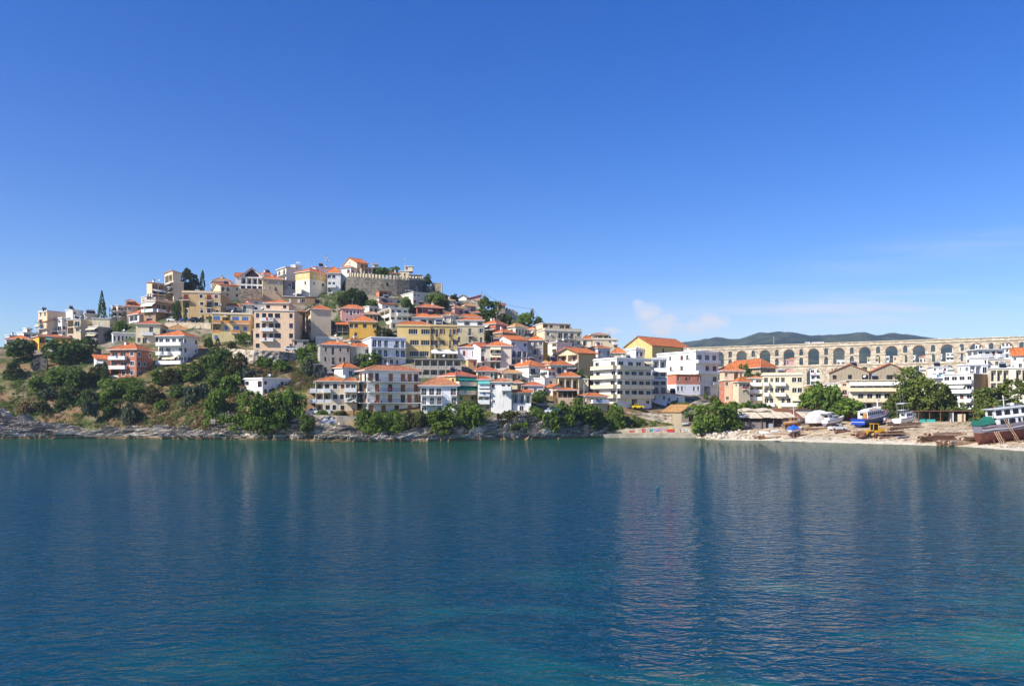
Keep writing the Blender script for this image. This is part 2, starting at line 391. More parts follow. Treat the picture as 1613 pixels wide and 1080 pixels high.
def roof_mesh(kind, W, D, z, rise, m, oh=.5, soffit=None):
    b = MB(); x0, x1, y0, y1 = -oh, W + oh, -oh, D + oh; t = .16; s = soffit or WHITE
    cap = m
    if kind == 'hip':
        if (x1 - x0) >= (y1 - y0):
            k = (y1 - y0) / 2 * .95; ra = (x0 + k, (y0 + y1) / 2); rb = (x1 - k, (y0 + y1) / 2)
        else:
            k = (x1 - x0) / 2 * .95; ra = ((x0 + x1) / 2, y0 + k); rb = ((x0 + x1) / 2, y1 - k)
        A, B, C, D_ = (x0, y0, z + t), (x1, y0, z + t), (x1, y1, z + t), (x0, y1, z + t)
        RA, RB = (*ra, z + rise), (*rb, z + rise)
        if (x1 - x0) >= (y1 - y0):
            for f in ([A, B, RB, RA], [B, C, RB], [C, D_, RA, RB], [D_, A, RA]): b.poly(f, m)
        else:
            for f in ([A, B, RA], [B, C, RB, RA], [C, D_, RB], [D_, A, RA, RB]): b.poly(f, m)
        for (p, q) in ((A, RA), (D_, RA if (x1 - x0) >= (y1 - y0) else RB), (B, RB if (x1 - x0) >= (y1 - y0) else RA), (C, RB), (RA, RB)):
            b.bar((p[0], p[1], p[2] + .04), (q[0], q[1], q[2] + .04), .22, CAPM, .1)
        b.box(x0, x1, y0, y1, z, z + t - .003, s)
    elif kind in ('gx', 'gy'):
        sw = kind == 'gy'
        A0_, A1_, B0_, B1_ = (x0, x1, y0, y1) if sw else (y0, y1, x0, x1)      # A: across the ridge, B: along it
        am = (A0_ + A1_) / 2
        f = (lambda a_, b_, z_: (a_, b_, z_)) if sw else (lambda a_, b_, z_: (b_, a_, z_))
        for e in (A0_, A1_):
            up = [f(e, B0_, z + t), f(e, B1_, z + t), f(am, B1_, z + rise + t), f(am, B0_, z + rise + t)]
            dn = [(p[0], p[1], p[2] - t) for p in up]
            b.poly(up, m); b.poly(dn[::-1], s)
            for i in (0, 1, 3): j = (i + 1) % 4; b.poly([dn[i], dn[j], up[j], up[i]], m)
        b.bar(f(am, B0_, z + rise + t + .03), f(am, B1_, z + rise + t + .03), .24, CAPM, .1)
    elif kind in ('shed', 'shedr', 'shedl'):   # falls to the front / to the far side of x
        if kind == 'shed': zz = (z, z, z + rise, z + rise)
        elif kind == 'shedr': zz = (z + rise, z, z, z + rise)
        else: zz = (z, z + rise, z + rise, z)
        c = [(x0, y0), (x1, y0), (x1, y1), (x0, y1)]
        top = [(p[0], p[1], q + t) for p, q in zip(c, zz)]; bot = [(p[0], p[1], q) for p, q in zip(c, zz)]
        b.poly(top, m); b.poly(bot[::-1], s)
        for i in range(4): j = (i + 1) % 4; b.poly([bot[i], bot[j], top[j], top[i]], m)
    return b
CAPM = mat('ridge tile mortar', (.50, .24, .13), .85)
CONC = mat('roof concrete', (.48, .46, .43), .9, var=.2, scale=.6)

def mass(root, x0, y0, W, D, zb, z1, L_, R_, roof, rise, st, base=None, rm=None, back=True):
    """one box of a building, in the root's frame; L_ = pattern of the left flank, R_ = pattern of the front"""
    wm = MB(); m = st['wm']; mlow = st['wm2'] or m
    if base is not None:
        for (a, c) in (((x0, y0), (x0 + W, y0)), ((x0 + W, y0), (x0 + W, y0 + D)), ((x0 + W, y0 + D), (x0, y0 + D)), ((x0, y0 + D), (x0, y0))):
            wm.poly([(*a, base), (*c, base), (*c, zb), (*a, zb)], mlow)
    facade(root, wm, Face((x0, y0), (1, 0), (0, -1)), W, zb, z1, R_, dict(st, wm=st['front'], wm2=None) if st.get('front') else st)
    facade(root, wm, Face((x0, y0 + D), (0, -1), (-1, 0)), D, zb, z1, L_, st)
    wm.poly([(x0 + W, y0, zb), (x0 + W, y0 + D, zb), (x0 + W, y0 + D, z1), (x0 + W, y0, z1)], m)
    wm.poly([(x0 + W, y0 + D, zb), (x0, y0 + D, zb), (x0, y0 + D, z1), (x0 + W, y0 + D, z1)], m)
    ov = st['oh']
    if roof in ('gx', 'gy'):
        e = .002
        if roof == 'gx':
            rr = rise * D / (D + 2 * ov); zz = z1 + .16 + rise * ov / (D + 2 * ov)*2 - .05
            for xx in (x0, x0 + W):
                wm.poly([(xx, y0, z1), (xx, y0 + D, z1), (xx, y0 + D, z1 + rise * ov * 2 / (D + 2 * ov)), (xx, y0 + D / 2, z1 + rise), (xx, y0, z1 + rise * ov * 2 / (D + 2 * ov))], m)
        else:
            for yy in (y0, y0 + D): wm.poly([(x0, yy, z1), (x0 + W, yy, z1), (x0 + W, yy, z1 + rise * ov * 2 / (W + 2 * ov)), (x0 + W / 2, yy, z1 + rise), (x0, yy, z1 + rise * ov * 2 / (W + 2 * ov))], m)
    if roof in ('shed', 'shedr', 'shedl'):
        if roof == 'shed':
            for xx in (x0, x0 + W): wm.poly([(xx, y0, z1), (xx, y0 + D, z1), (xx, y0 + D, z1 + rise)], m)
            wm.poly([(x0, y0 + D, z1), (x0 + W, y0 + D, z1), (x0 + W, y0 + D, z1 + rise), (x0, y0 + D, z1 + rise)], m)
        else:
            s_ = 0 if roof == 'shedr' else 1; xa = x0 + W * s_; xb = x0 + W * (1 - s_)
            for yy in (y0, y0 + D): wm.poly([(xb, yy, z1), (xa, yy, z1), (xa, yy, z1 + rise)], m)
            wm.poly([(xa, y0, z1), (xa, y0 + D, z1), (xa, y0 + D, z1 + rise), (xa, y0, z1 + rise)], m)
    wm.obj('wall', root)
    if roof == 'flat':
        b = MB(); o = st['oh'] * .5; s = st['slab']
        b.box(x0 - o, x0 + W + o, y0 - o, y0 + D + o, z1 + .002, z1 + .22, s)
        b.box(x0 + .1, x0 + W - .1, y0 + .1, y0 + D - .1, z1 + .222, z1 + .235, CONC)
        ph = st['parapet']
        if ph:
            for (a0, a1, b0, b1) in ((x0, x0 + W, y0, y0 + .15), (x0, x0 + W, y0 + D - .15, y0 + D), (x0, x0 + .15, y0 + .15, y0 + D - .15), (x0 + W - .15, x0 + W, y0 + .15, y0 + D - .15)):
                b.box(a0, a1, b0, b1, z1 + .22, z1 + .22 + ph, m)
        b.obj('roof', root)
    elif roof in ('hip', 'gx', 'gy', 'shed', 'shedr', 'shedl'):
        b = roof_mesh(roof, W, D, z1 + .002, rise, rm, ov); o = b.obj('roof', root); o.location = (x0, y0, 0)
        return o
    return None

def chimney(b, x, y, z, h=1.6, w=.6):
    b.box(x - w / 2, x + w / 2, y - w / 2, y + w / 2, z - 1.2, z + h, WHITE); b.box(x - w / 2 - .08, x + w / 2 + .08, y - w / 2 - .08, y + w / 2 + .08, z + h, z + h + .12, CONC)
    b.box(x - w / 3, x + w / 3, y - w / 3, y + w / 3, z + h + .12, z + h + .35, tile_mat('old'))
def heater(b, x, y, z):
    b.poly([(x - .9, y, z + .1), (x + .9, y, z + .1), (x + .9, y + 1.2, z + 1.2), (x - .9, y + 1.2, z + 1.2)], GLASS)
    b.poly([(x - .9, y + .05, z + .02), (x - .9, y + 1.25, z + 1.12), (x + .9, y + 1.25, z + 1.12), (x + .9, y + .05, z + .02)], STEEL)
    b.cone((x - .8, y + 1.3, z + 1.45), (x + .8, y + 1.3, z + 1.45), .3, .3, STEEL, 8)
    for s in (-.8, .8): b.bar((x + s, y + 1.25, z - .1), (x + s, y + 1.25, z + 1.3), .06, STEEL)
def antenna(b, x, y, z, h=2.6):
    b.bar((x, y, z - .3), (x, y, z + h), .06, STEEL); b.bar((x - .6, y, z + h - .1), (x + .6, y, z + h - .1), .04, STEEL)
    for i in range(4): b.bar((x - .5 + i * .33, y - .3, z + h - .1), (x - .5 + i * .33, y + .3, z + h - .1), .03, STEEL)
def dish(b, x, y, z):
    b.bar((x, y, z - .2), (x, y, z + .9), .05, STEEL)
    b.cone((x, y, z + .9), (x - .15, y - .22, z + 1.1), .06, .42, WHITE, 10, False)

def footprint(xl, xc, xr, Y, al, D0):
    t = lambda u: (u - CX) / F
    Xc = t(xc) * Y
    def sol(a):
        s, c = math.sin(a), math.cos(a)
        den = c - t(xr) * s
        w = (t(xr) * Y - Xc) / den if den > .05 else 1e9
        den2 = s + t(xl) * c
        d = (Xc - t(xl) * Y) / den2 if den2 > .02 else 1e9
        return w, d
    if xc - xl < 1.2:
        a = math.atan(-t(xc)) - R(2) if al is None else R(al)
        a = max(min(a, R(20)), R(-34))
        return a, sol(a)[0], D0
    if al is not None:
        w, d = sol(R(al)); return R(al), w, min(d, D0 * 1.9)
    best = None
    for k in range(-60, 80):
        a = R(k); w, d = sol(a)
        if w > 60 or d > 40: continue
        cost = abs(math.log(max(w, .1) / max(d, .1) / 1.25)) + max(0, d - 14) * .1 + abs(k - 12) * .012
        if best is None or cost < best[0]: best = (cost, a, w, d)
    if best is None: return R(15), sol(R(15))[0], D0
    return best[1:]

HOUSES = []
def house(reg, xl, xc, xr, ye, yb, roof, rm, wall, Lp, Rp, label, name='house', cat='house', rise=None, al=None, Y=None, off=0, D=9.0,
          sh='brown', aw=('white',), rail='r', railc=None, frame='white', closed=False, opensh=False, trim=False, wall2=None, upper=99,
          slab='white', oh=.5, parapet=.0, bal=1.15, ex='', top=None, front=None, group='houses of the town on the hill', ridge=None):
    xl, xc, xr = px(reg, xl), px(reg, xc), px(reg, xr); ye, yb = py(reg, ye), py(reg, yb)
    Yd = Y if Y else hit(xc, yb, off)
    a, W, Dp = footprint(xl, xc, xr, Yd, al, D)
    z0 = CH + (HOR - yb) / F * Yd; z1 = CH + (HOR - ye) / F * Yd
    C0 = P(xc, yb, Yd); H = z1 - z0
    root = thing(name, label, cat, C0, a, group)
    lo = min(gz(C0.x + i * W * math.cos(a) - j * Dp * math.sin(a), C0.y + i * W * math.sin(a) + j * Dp * math.cos(a)) for i in (0, 1) for j in (0, 1)) - z0 - .6
    frm = WHITE if frame == 'white' else SHUT.get(frame, WHITE)
    st = dict(wm=wall_mat(wall), wm2=wall_mat(wall2) if wall2 else None, upper=upper, frame=frm, sh=sh, aw=aw, rail=rail,
              railm=(wall_mat(railc) if railc in WALLC else (SHUT[railc] if railc else (WHITE if rail == 'p' else DARKMETAL))),
              rnd=random.Random(label + 'x'), front=wall_mat(front) if front else None, closed=closed, opensh=opensh, trim=trim, slab=WHITE if slab == 'white' else wall_mat(slab), oh=oh, parapet=parapet, bal=bal, deep=min(Dp, W) * .4)
    rz_ = rise if rise is not None else (.2 * min(W, Dp) + .1)
    if ridge is not None: rz_ = CH + (HOR - py(reg, ridge)) / F * (Yd + Dp * .5) - z1
    mass(root, 0, 0, W, Dp, 0, H, Lp, Rp, roof, rz_, st, base=min(lo, -.5), rm=tile_mat(rm) if rm else None)
    zr = H + .22
    if top:      # set-back upper storey: (x0,x1,y0,y1 fractions), height m, roof, rise, left pattern, front pattern, wall colour or None
        (fx0, fx1, fy0, fy1), th, tr, trise, tl, tf, tw = top
        s2 = dict(st); s2['parapet'] = 0
        if tw: s2['wm'] = wall_mat(tw)
        s2['wm2'] = None
        mass(root, W * fx0, Dp * fy0, W * (fx1 - fx0), Dp * (fy1 - fy0), H + .236, H + .236 + th, tl, tf, tr, trise, s2, rm=tile_mat(rm) if rm else tile_mat('orange'))
    rnd = random.Random(label)
    if Yd < 335 and W > 5:
        if rnd.random() < .55: ex += 'n'
        if rnd.random() < .35 and 's' not in ex: ex += 's'
        if rnd.random() < .45 and 'c' not in ex and roof != 'flat': ex += 'c'
        if roof == 'flat' and rnd.random() < .5: ex += 'd'
    slots = [i / (len(ex) + 1) for i in range(1, len(ex) + 1)]; rnd.shuffle(slots)
    for ch in ex:
        b = MB(); fx = (.1 + .8 * slots.pop()) * W if slots else W / 2; fy = rnd.uniform(.35, .7) * Dp
        if top: fx = (top[0][1] + .05) * W if top[0][1] < .8 else (top[0][0] - .08) * W; fx = min(max(fx, .6), W - .6); fy = .4 * Dp
        zz = H + (.25 if roof == 'flat' else rz_ * .75)
        if ch == 'c': chimney(b, fx, fy, zz, rnd.uniform(.6, 1.2)); b.obj('chimney', root)
        if ch == 's': heater(b, fx, fy * .8, zz); b.obj('solar_heater', root)
        if ch == 'n': antenna(b, fx, fy, zz, rnd.uniform(2, 3.4)); b.obj('antenna', root)
        if ch == 'L':
            for (q0, q1, zz0) in ((.2, .8, .12),):
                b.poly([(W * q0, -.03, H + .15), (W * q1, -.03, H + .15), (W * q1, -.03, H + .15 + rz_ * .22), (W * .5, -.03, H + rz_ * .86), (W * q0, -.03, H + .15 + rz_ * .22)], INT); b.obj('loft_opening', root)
            continue
        if ch == 'd': dish(b, fx, fy * .6, zz); b.obj('satellite_dish', root)
    HOUSES.append((root, xl, xr, Yd, W, Dp))
    return root, W, Dp, H
# ------------------------------------------------ camera, sun, sky
cam = bpy.data.cameras.new('camera'); co = bpy.data.objects.new('camera', cam); COL.objects.link(co); scn.camera = co
co.location = (0, 0, CH); co.rotation_euler = (R(90), 0, 0)
cam.sensor_width = 36; cam.lens = F / 1613 * 36; cam.shift_x = (806.5 - CX) / 1613; cam.shift_y = (HOR - 540) / 1613
cam.clip_end = 20000; cam.clip_start = .5
SUN = Vector((-.64, -.44, .62)).normalized()       # towards the sun: to the left, a little behind the camera
sl = bpy.data.lights.new('sun', 'SUN'); sl.energy = 5.0; sl.angle = R(.5); sl.color = (1, .93, .82)
so = bpy.data.objects.new('sun', sl); COL.objects.link(so); so.rotation_euler = SUN.to_track_quat('Z', 'Y').to_euler(); so.location = (-100, -60, 150)
w = bpy.data.worlds.new('World'); scn.world = w; w.use_nodes = True
N, L = w.node_tree.nodes, w.node_tree.links
bg = N['Background']; bg.inputs['Strength'].default_value = .12
sky = N.new('ShaderNodeTexSky'); sky.sky_type = 'NISHITA'; sky.sun_disc = False
sky.sun_elevation = math.asin(SUN.z); sky.sun_rotation = math.atan2(SUN.x, SUN.y)
sky.altitude = 0; sky.air_density = 1.0; sky.dust_density = .25; sky.ozone_density = 3.5
tc = N.new('ShaderNodeTexCoord'); sp = N.new('ShaderNodeSeparateXYZ'); L.new(tc.outputs['Generated'], sp.inputs[0])
def mth(op, a, b=None, c=None):
    n = N.new('ShaderNodeMath'); n.operation = op
    for i, v in enumerate((a, b, c)):
        if v is None: continue
        if isinstance(v, (int, float)): n.inputs[i].default_value = v
        else: L.new(v, n.inputs[i])
    return n.outputs[0]
az = mth('DIVIDE', sp.outputs['X'], mth('MAXIMUM', sp.outputs['Y'], .05)); el = mth('DIVIDE', sp.outputs['Z'], mth('MAXIMUM', sp.outputs['Y'], .05))
def blob(cx, cy, sx, sy, slope=0.0):      # soft patch of sky where cloud may form (tangent coordinates)
    dx = mth('DIVIDE', mth('SUBTRACT', az, cx), sx); dy = mth('DIVIDE', mth('SUBTRACT', mth('SUBTRACT', el, cy), mth('MULTIPLY', mth('SUBTRACT', az, cx), slope)), sy)
    d = mth('ADD', mth('MULTIPLY', dx, dx), mth('MULTIPLY', dy, dy))
    return mth('MAXIMUM', mth('SUBTRACT', 1.0, d), 0.0)
def cnoise(sx, sy, detail, seed):
    cb = N.new('ShaderNodeCombineXYZ'); L.new(mth('MULTIPLY', az, sx), cb.inputs[0]); L.new(mth('MULTIPLY', el, sy), cb.inputs[1]); cb.inputs[2].default_value = seed
    n = N.new('ShaderNodeTexNoise'); n.inputs['Scale'].default_value = 1; n.inputs['Detail'].default_value = detail; n.inputs['Roughness'].default_value = .6
    L.new(cb.outputs[0], n.inputs['Vector']); return n.outputs['Fac']
t_ = lambda x, y: ((x - CX) / F, (HOR - y) / F)
puff = None
for (x, y, sx, sy) in ((1020, 492, 30, 22), (1045, 512, 42, 22), (1120, 506, 36, 20), (1085, 515, 60, 16), (965, 521, 18, 9), (1005, 480, 14, 12)):
    a, b = t_(x, y); v = blob(a, b, sx / F, sy / F); puff = v if puff is None else mth('MAXIMUM', puff, v)
n1 = cnoise(34, 44, 7, 3.0)
gate = mth('MINIMUM', mth('MULTIPLY', puff, 3.0), 1.0)
puffs = mth('MULTIPLY', gate, mth('MULTIPLY', mth('MINIMUM', mth('MAXIMUM', mth('MULTIPLY', mth('SUBTRACT', mth('ADD', n1, mth('MULTIPLY', puff, .35)), .60), 3.0), 0.0), 1.0), .70))
a, b = t_(1330, 492); st1 = blob(a, b, 430 / F, 34 / F, .062); a, b = t_(1500, 395); st2 = blob(a, b, 300 / F, 40 / F, .10)
wis = mth('MULTIPLY', mth('MAXIMUM', mth('SUBTRACT', cnoise(4, 42, 5, 9.0), .40), 0.0), mth('ADD', mth('MULTIPLY', st1, 2.0), mth('MULTIPLY', st2, .6)))
low = blob(*t_(1150, 530), 700 / F, 90 / F)
cl = mth('MINIMUM', mth('ADD', mth('ADD', puffs, wis), mth('MULTIPLY', low, .22)), .8)
cm = N.new('ShaderNodeMix'); cm.data_type = 'RGBA'; L.new(cl, cm.inputs[0])
hs = N.new('ShaderNodeHueSaturation'); hs.inputs['Saturation'].default_value = 1.38; hs.inputs['Hue'].default_value = .521; L.new(sky.outputs[0], hs.inputs['Color'])
L.new(hs.outputs[0], cm.inputs[6]); cm.inputs[7].default_value = (5.4, 5.3, 5.6, 1)
L.new(cm.outputs[2], bg.inputs['Color'])
vs = scn.view_settings; vs.view_transform = 'Standard'; vs.look = 'None'; vs.exposure = .50; vs.gamma = 1
scn.cycles.max_bounces = 6; scn.cycles.diffuse_bounces = 3; scn.cycles.glossy_bounces = 3; scn.cycles.transmission_bounces = 3; scn.cycles.volume_bounces = 0
scn.cycles.caustics_reflective = False; scn.cycles.caustics_refractive = False

# ------------------------------------------------ water
m = bpy.data.materials.new('sea water'); N2, L2, b = nt(m)
N2.remove(b); dif = N2.new('ShaderNodeBsdfDiffuse'); gls = N2.new('ShaderNodeBsdfGlossy'); gls.inputs['Roughness'].default_value = .03; fre = N2.new('ShaderNodeFresnel'); fre.inputs['IOR'].default_value = 1.33
mxs = N2.new('ShaderNodeMixShader'); L2.new(dif.outputs[0], mxs.inputs[1]); L2.new(gls.outputs[0], mxs.inputs[2]); L2.new(mxs.outputs[0], N2['Material Output'].inputs['Surface'])
tcw = N2.new('ShaderNodeTexCoord')
def wn(sc, stretch, det, rough=.55, dist=0, rot=0):
    mp = N2.new('ShaderNodeMapping'); mp.inputs['Scale'].default_value = (stretch[0], stretch[1], 1); mp.inputs['Rotation'].default_value = (0, 0, rot)
    n = N2.new('ShaderNodeTexNoise'); n.inputs['Scale'].default_value = sc; n.inputs['Detail'].default_value = det; n.inputs['Roughness'].default_value = rough; n.inputs['Distortion'].default_value = dist
    L2.new(tcw.outputs['Object'], mp.inputs[0]); L2.new(mp.outputs[0], n.inputs['Vector']); return n.outputs['Fac']
def wm_(op, a, b_):
    n = N2.new('ShaderNodeMath'); n.operation = op
    for i, v in enumerate((a, b_)):
        if isinstance(v, (int, float)): n.inputs[i].default_value = v
        else: L2.new(v, n.inputs[i])
    return n.outputs[0]
hgt = wm_('ADD', wm_('ADD', wm_('MULTIPLY', wn(1.15, (.70, 1.25), 2.5, .5, .9, .22), .34), wm_('MULTIPLY', wn(.25, (.6, 1.3), 2, .5, .4, -.2), .22)), wm_('MULTIPLY', wn(3.2, (.7, 1.2), 2, .5, .5, .1), .085))
bp = N2.new('ShaderNodeBump'); bp.inputs['Strength'].default_value = 1; bp.inputs['Distance'].default_value = .62
atd = N2.new('ShaderNodeAttribute'); atd.attribute_name = 'depth'
L2.new(wm_('MULTIPLY', wm_('ADD', .40, wm_('MULTIPLY', atd.outputs['Fac'], .7)), wm_('ADD', .45, wm_('MULTIPLY', wn(.018, (.6, 1.6), 3, .6, 1.2), 1.1))), bp.inputs['Strength'])
L2.new(hgt, bp.inputs['Height']); L2.new(bp.outputs[0], gls.inputs['Normal']); L2.new(bp.outputs[0], fre.inputs['Normal']); L2.new(wm_('MULTIPLY', fre.outputs[0], .62), mxs.inputs[0])
# body colour of the water: deep blue, greener over the shallow shelf along the shore, where tree reflections are painted in, and over sandy patches
at = N2.new('ShaderNodeAttribute'); at.attribute_name = 'depth'
cr = N2.new('ShaderNodeValToRGB'); e = cr.color_ramp.elements
e[0].position = 0; e[0].color = (.014, .072, .040, 1); e[1].position = 1; e[1].color = (.002, .046, .084, 1)
x = cr.color_ramp.elements.new(.42); x.color = (.005, .054, .054, 1)
L2.new(wm_('ADD', at.outputs['Fac'], wm_('MULTIPLY', wm_('SUBTRACT', wn(.035, (1, 1), 3), .5), .35)), cr.inputs[0])
pat = N2.new('ShaderNodeValToRGB'); pat.color_ramp.elements[0].position = .50; pat.color_ramp.elements[1].position = .72
L2.new(wn(.075, (1, 1.6), 4, .6, .5), pat.inputs[0])
at2 = N2.new('ShaderNodeAttribute'); at2.attribute_name = 'shoal'
mx = N2.new('ShaderNodeMix'); mx.data_type = 'RGBA'; L2.new(wm_('MULTIPLY', pat.outputs[0], at2.outputs['Fac']), mx.inputs[0]); L2.new(cr.outputs[0], mx.inputs[6]); mx.inputs[7].default_value = (.012, .135, .125, 1)
L2.new(mx.outputs[2], dif.inputs['Color'])
xs = np.concatenate([np.linspace(-4000, -320, 8), np.linspace(-300, 300, 76), np.linspace(320, 4000, 8)])
ysw = np.concatenate([[-400, -100, -20], np.linspace(0, 260, 66), [300, 400, 700, 1500, 4000, 9000]])
vv = []; dep = []; sho = []
for Y in ysw:
    for X in xs:
        vv.append((X, Y, 0.0))
        if Y > 5:
            u = CX + X / Y * F; d = float(shoreY(min(max(u, -300), 1850))) - Y
        else: d = 200
        dep.append(min(max(d / 150.0, 0), 1))
        sho.append(max(0, 1 - ((X - 12) / 30.0) ** 2 - ((Y - 22) / 24.0) ** 2) * 1.0 + max(0, min(1, (X - 5) / 60.0)) * max(0, 1 - Y / 110.0) * .45)
nx = len(xs); ff = [(j * nx + i, j * nx + i + 1, (j + 1) * nx + i + 1, (j + 1) * nx + i) for j in range(len(ysw) - 1) for i in range(nx - 1)]
me = bpy.data.meshes.new('water'); me.from_pydata(vv, [], ff); me.materials.append(m)
for nm, dat in (('depth', dep), ('shoal', sho)):
    a = me.attributes.new(nm, 'FLOAT', 'POINT'); a.data.foreach_set('value', dat)
tag(link('water', me), kind='structure')

# ------------------------------------------------ ground
gm = bpy.data.materials.new('ground'); Ng, Lg, b = nt(gm)
b.inputs['Roughness'].default_value = .95; b.inputs['Specular IOR Level'].default_value = .1
at = Ng.new('ShaderNodeAttribute'); at.attribute_name = 'tint'
tcg = Ng.new('ShaderNodeTexCoord')
n1 = Ng.new('ShaderNodeTexNoise'); n1.inputs['Scale'].default_value = .55; n1.inputs['Detail'].default_value = 9; n1.inputs['Roughness'].default_value = .72
Lg.new(tcg.outputs['Object'], n1.inputs['Vector'])
mr = Ng.new('ShaderNodeMapRange'); mr.inputs['From Min'].default_value = .3; mr.inputs['From Max'].default_value = .7; mr.inputs['To Min'].default_value = .5; mr.inputs['To Max'].default_value = 1.35
Lg.new(n1.outputs['Fac'], mr.inputs['Value'])
hsg = Ng.new('ShaderNodeHueSaturation'); Lg.new(at.outputs['Color'], hsg.inputs['Color']); Lg.new(mr.outputs[0], hsg.inputs['Value']); Lg.new(hsg.outputs[0], b.inputs['Base Color'])
bpg = Ng.new('ShaderNodeBump'); bpg.inputs['Distance'].default_value = .5; bpg.inputs['Strength'].default_value = .8
Lg.new(n1.outputs['Fac'], bpg.inputs['Height']); Lg.new(bpg.outputs[0], b.inputs['Normal'])
def sstep(a, b_, x): t = min(max((x - a) / (b_ - a), 0), 1); return t * t * (3 - 2 * t)
def lerp3(a, b_, t): return tuple(a[i] * (1 - t) + b_[i] * t for i in range(3))
def tint(u, Y, X, z):
    Ys = float(shoreY(u)); d = Y - Ys
    n = noise.fractal(Vector((X * .09, Y * .09, z * .09)), .8, 2, 4)
    n2 = noise.fractal(Vector((X * .3, Y * .3, z * .3)), .8, 2, 4)
    soil = lerp3((.23, .15, .075), (.085, .10, .028), sstep(-.25, .3, n))           # dry scrub to grass
    soil = lerp3(soil, (.30, .25, .17), sstep(.1, .45, n2) * .6)
    town = lerp3((.26, .22, .16), (.08, .10, .04), sstep(-.25, .2, n))
    c = soil
    hill = sstep(18, 34, d) if u > 470 else sstep(40, 60, d)
    c = lerp3(c, town, hill)
    if u > 1090:
        sand = lerp3((.58, .47, .31), (.42, .31, .19), sstep(-.2, .3, n2)); sand = lerp3(sand, (.68, .60, .45), 1 - sstep(2, 10, d))
        flat = lerp3(sand, (.22, .20, .16), sstep(34, 52, d))
        c = lerp3(c, flat, sstep(1090, 1150, u))
    n3 = noise.fractal(Vector((X * .02, Y * .02, z * .02)), .8, 2, 5)
    wood = lerp3((.016, .032, .014), (.085, .095, .040), sstep(-.45, .5, n3))
    if Y > 380: c = lerp3(c, wood, sstep(380, 440, Y))
    return c
us = np.arange(-360, 1880, 6.0)
ysg = []; y_ = 134.0
while y_ < 3700: ysg.append(y_); y_ += 1.5 if y_ < 345 else (y_ - 330) * .045 + 2
vv = []; cc = []
for Y in ysg:
    for u in us:
        X = (u - CX) / F * Y; z = ground(u, Y)
        if Y > 240 and Y < 480: z += noise.noise(Vector((X * .15, Y * .15, 1))) * .5
        elif Y >= 480: z += noise.fractal(Vector((X * .016, Y * .016, 3)), .8, 2, 6) * min((Y - 480) / 60, 4.5) * (1 if u > 1000 else .2)
        else: z += noise.fractal(Vector((X * .35, Y * .35, 5)), .8, 2, 3) * (.35 if u < 1100 else .10)
        vv.append((X, Y, z)); cc.append(tint(u, Y, X, z))
nx = len(us); ff = [(j * nx + i, j * nx + i + 1, (j + 1) * nx + i + 1, (j + 1) * nx + i) for j in range(len(ysg) - 1) for i in range(nx - 1)]
me = bpy.data.meshes.new('ground'); me.from_pydata(vv, [], ff); me.materials.append(gm)
a = me.color_attributes.new('tint', 'FLOAT_COLOR', 'POINT'); a.data.foreach_set('color', [v for c in cc for v in (*c, 1)])
me.polygons.foreach_set('use_smooth', [True] * len(ff))
tag(link('terrain', me), kind='structure')

# ------------------------------------------------ tilted rock strata along the shore
rm = bpy.data.materials.new('shore rock'); Nr, Lr, b = nt(rm)
b.inputs['Roughness'].default_value = .9; b.inputs['Specular IOR Level'].default_value = .2
tcr = Nr.new('ShaderNodeTexCoord'); sepz = Nr.new('ShaderNodeSeparateXYZ'); Lr.new(tcr.outputs['Object'], sepz.inputs[0])
mp = Nr.new('ShaderNodeMapping'); mp.inputs['Rotation'].default_value = (0, R(-24), 0); mp.inputs['Scale'].default_value = (.16, .16, 1.7)
n1 = Nr.new('ShaderNodeTexNoise'); n1.inputs['Scale'].default_value = 1; n1.inputs['Detail'].default_value = 8; n1.inputs['Roughness'].default_value = .7
Lr.new(tcr.outputs['Object'], mp.inputs[0]); Lr.new(mp.outputs[0], n1.inputs['Vector'])
cr = Nr.new('ShaderNodeValToRGB'); e = cr.color_ramp.elements; e[0].position = .40; e[0].color = (.07, .065, .06, 1); e[1].position = .58; e[1].color = (.60, .53, .42, 1)
x = e.new(.5); x.color = (.42, .37, .30, 1); Lr.new(n1.outputs['Fac'], cr.inputs[0])
wet = Nr.new('ShaderNodeMapRange'); wet.inputs['From Min'].default_value = .25; wet.inputs['From Max'].default_value = .75; Lr.new(sepz.outputs['Z'], wet.inputs['Value'])
mxr = Nr.new('ShaderNodeMix'); mxr.data_type = 'RGBA'; Lr.new(wet.outputs[0], mxr.inputs[0]); mxr.inputs[6].default_value = (.22, .15, .075, 1); 
nlow = Nr.new('ShaderNodeTexNoise'); nlow.inputs['Scale'].default_value = .13; nlow.inputs['Detail'].default_value = 4; Lr.new(tcr.outputs['Object'], nlow.inputs['Vector'])
mlow = Nr.new('ShaderNodeMapRange'); mlow.inputs['From Min'].default_value = .38; mlow.inputs['From Max'].default_value = .6; mlow.inputs['To Min'].default_value = .58; mlow.inputs['To Max'].default_value = 1.15; Lr.new(nlow.outputs['Fac'], mlow.inputs['Value'])
hlow = Nr.new('ShaderNodeHueSaturation'); Lr.new(cr.outputs[0], hlow.inputs['Color']); Lr.new(mlow.outputs[0], hlow.inputs['Value']); Lr.new(hlow.outputs[0], mxr.inputs[7]); Lr.new(mxr.outputs[2], b.inputs['Base Color'])
bpr = Nr.new('ShaderNodeBump'); bpr.inputs['Distance'].default_value = .25; Lr.new(n1.outputs['Fac'], bpr.inputs['Height']); Lr.new(bpr.outputs[0], b.inputs['Normal'])
def strata(s): f = s - math.floor(s); return f * .85 if f < .86 else .73 * (1 - (f - .86) / .14)
ur = np.arange(-60, 1000, 1.25); nrow = 52; vv = []
RB = tab('-60,.95 0,1.0 90,.9 130,.45 200,.5 320,.5 360,.75 470,.7 480,.8 560,.75 600,.45 700,.5 780,.6 860,.8 900,.7 960,.45 1000,.3')
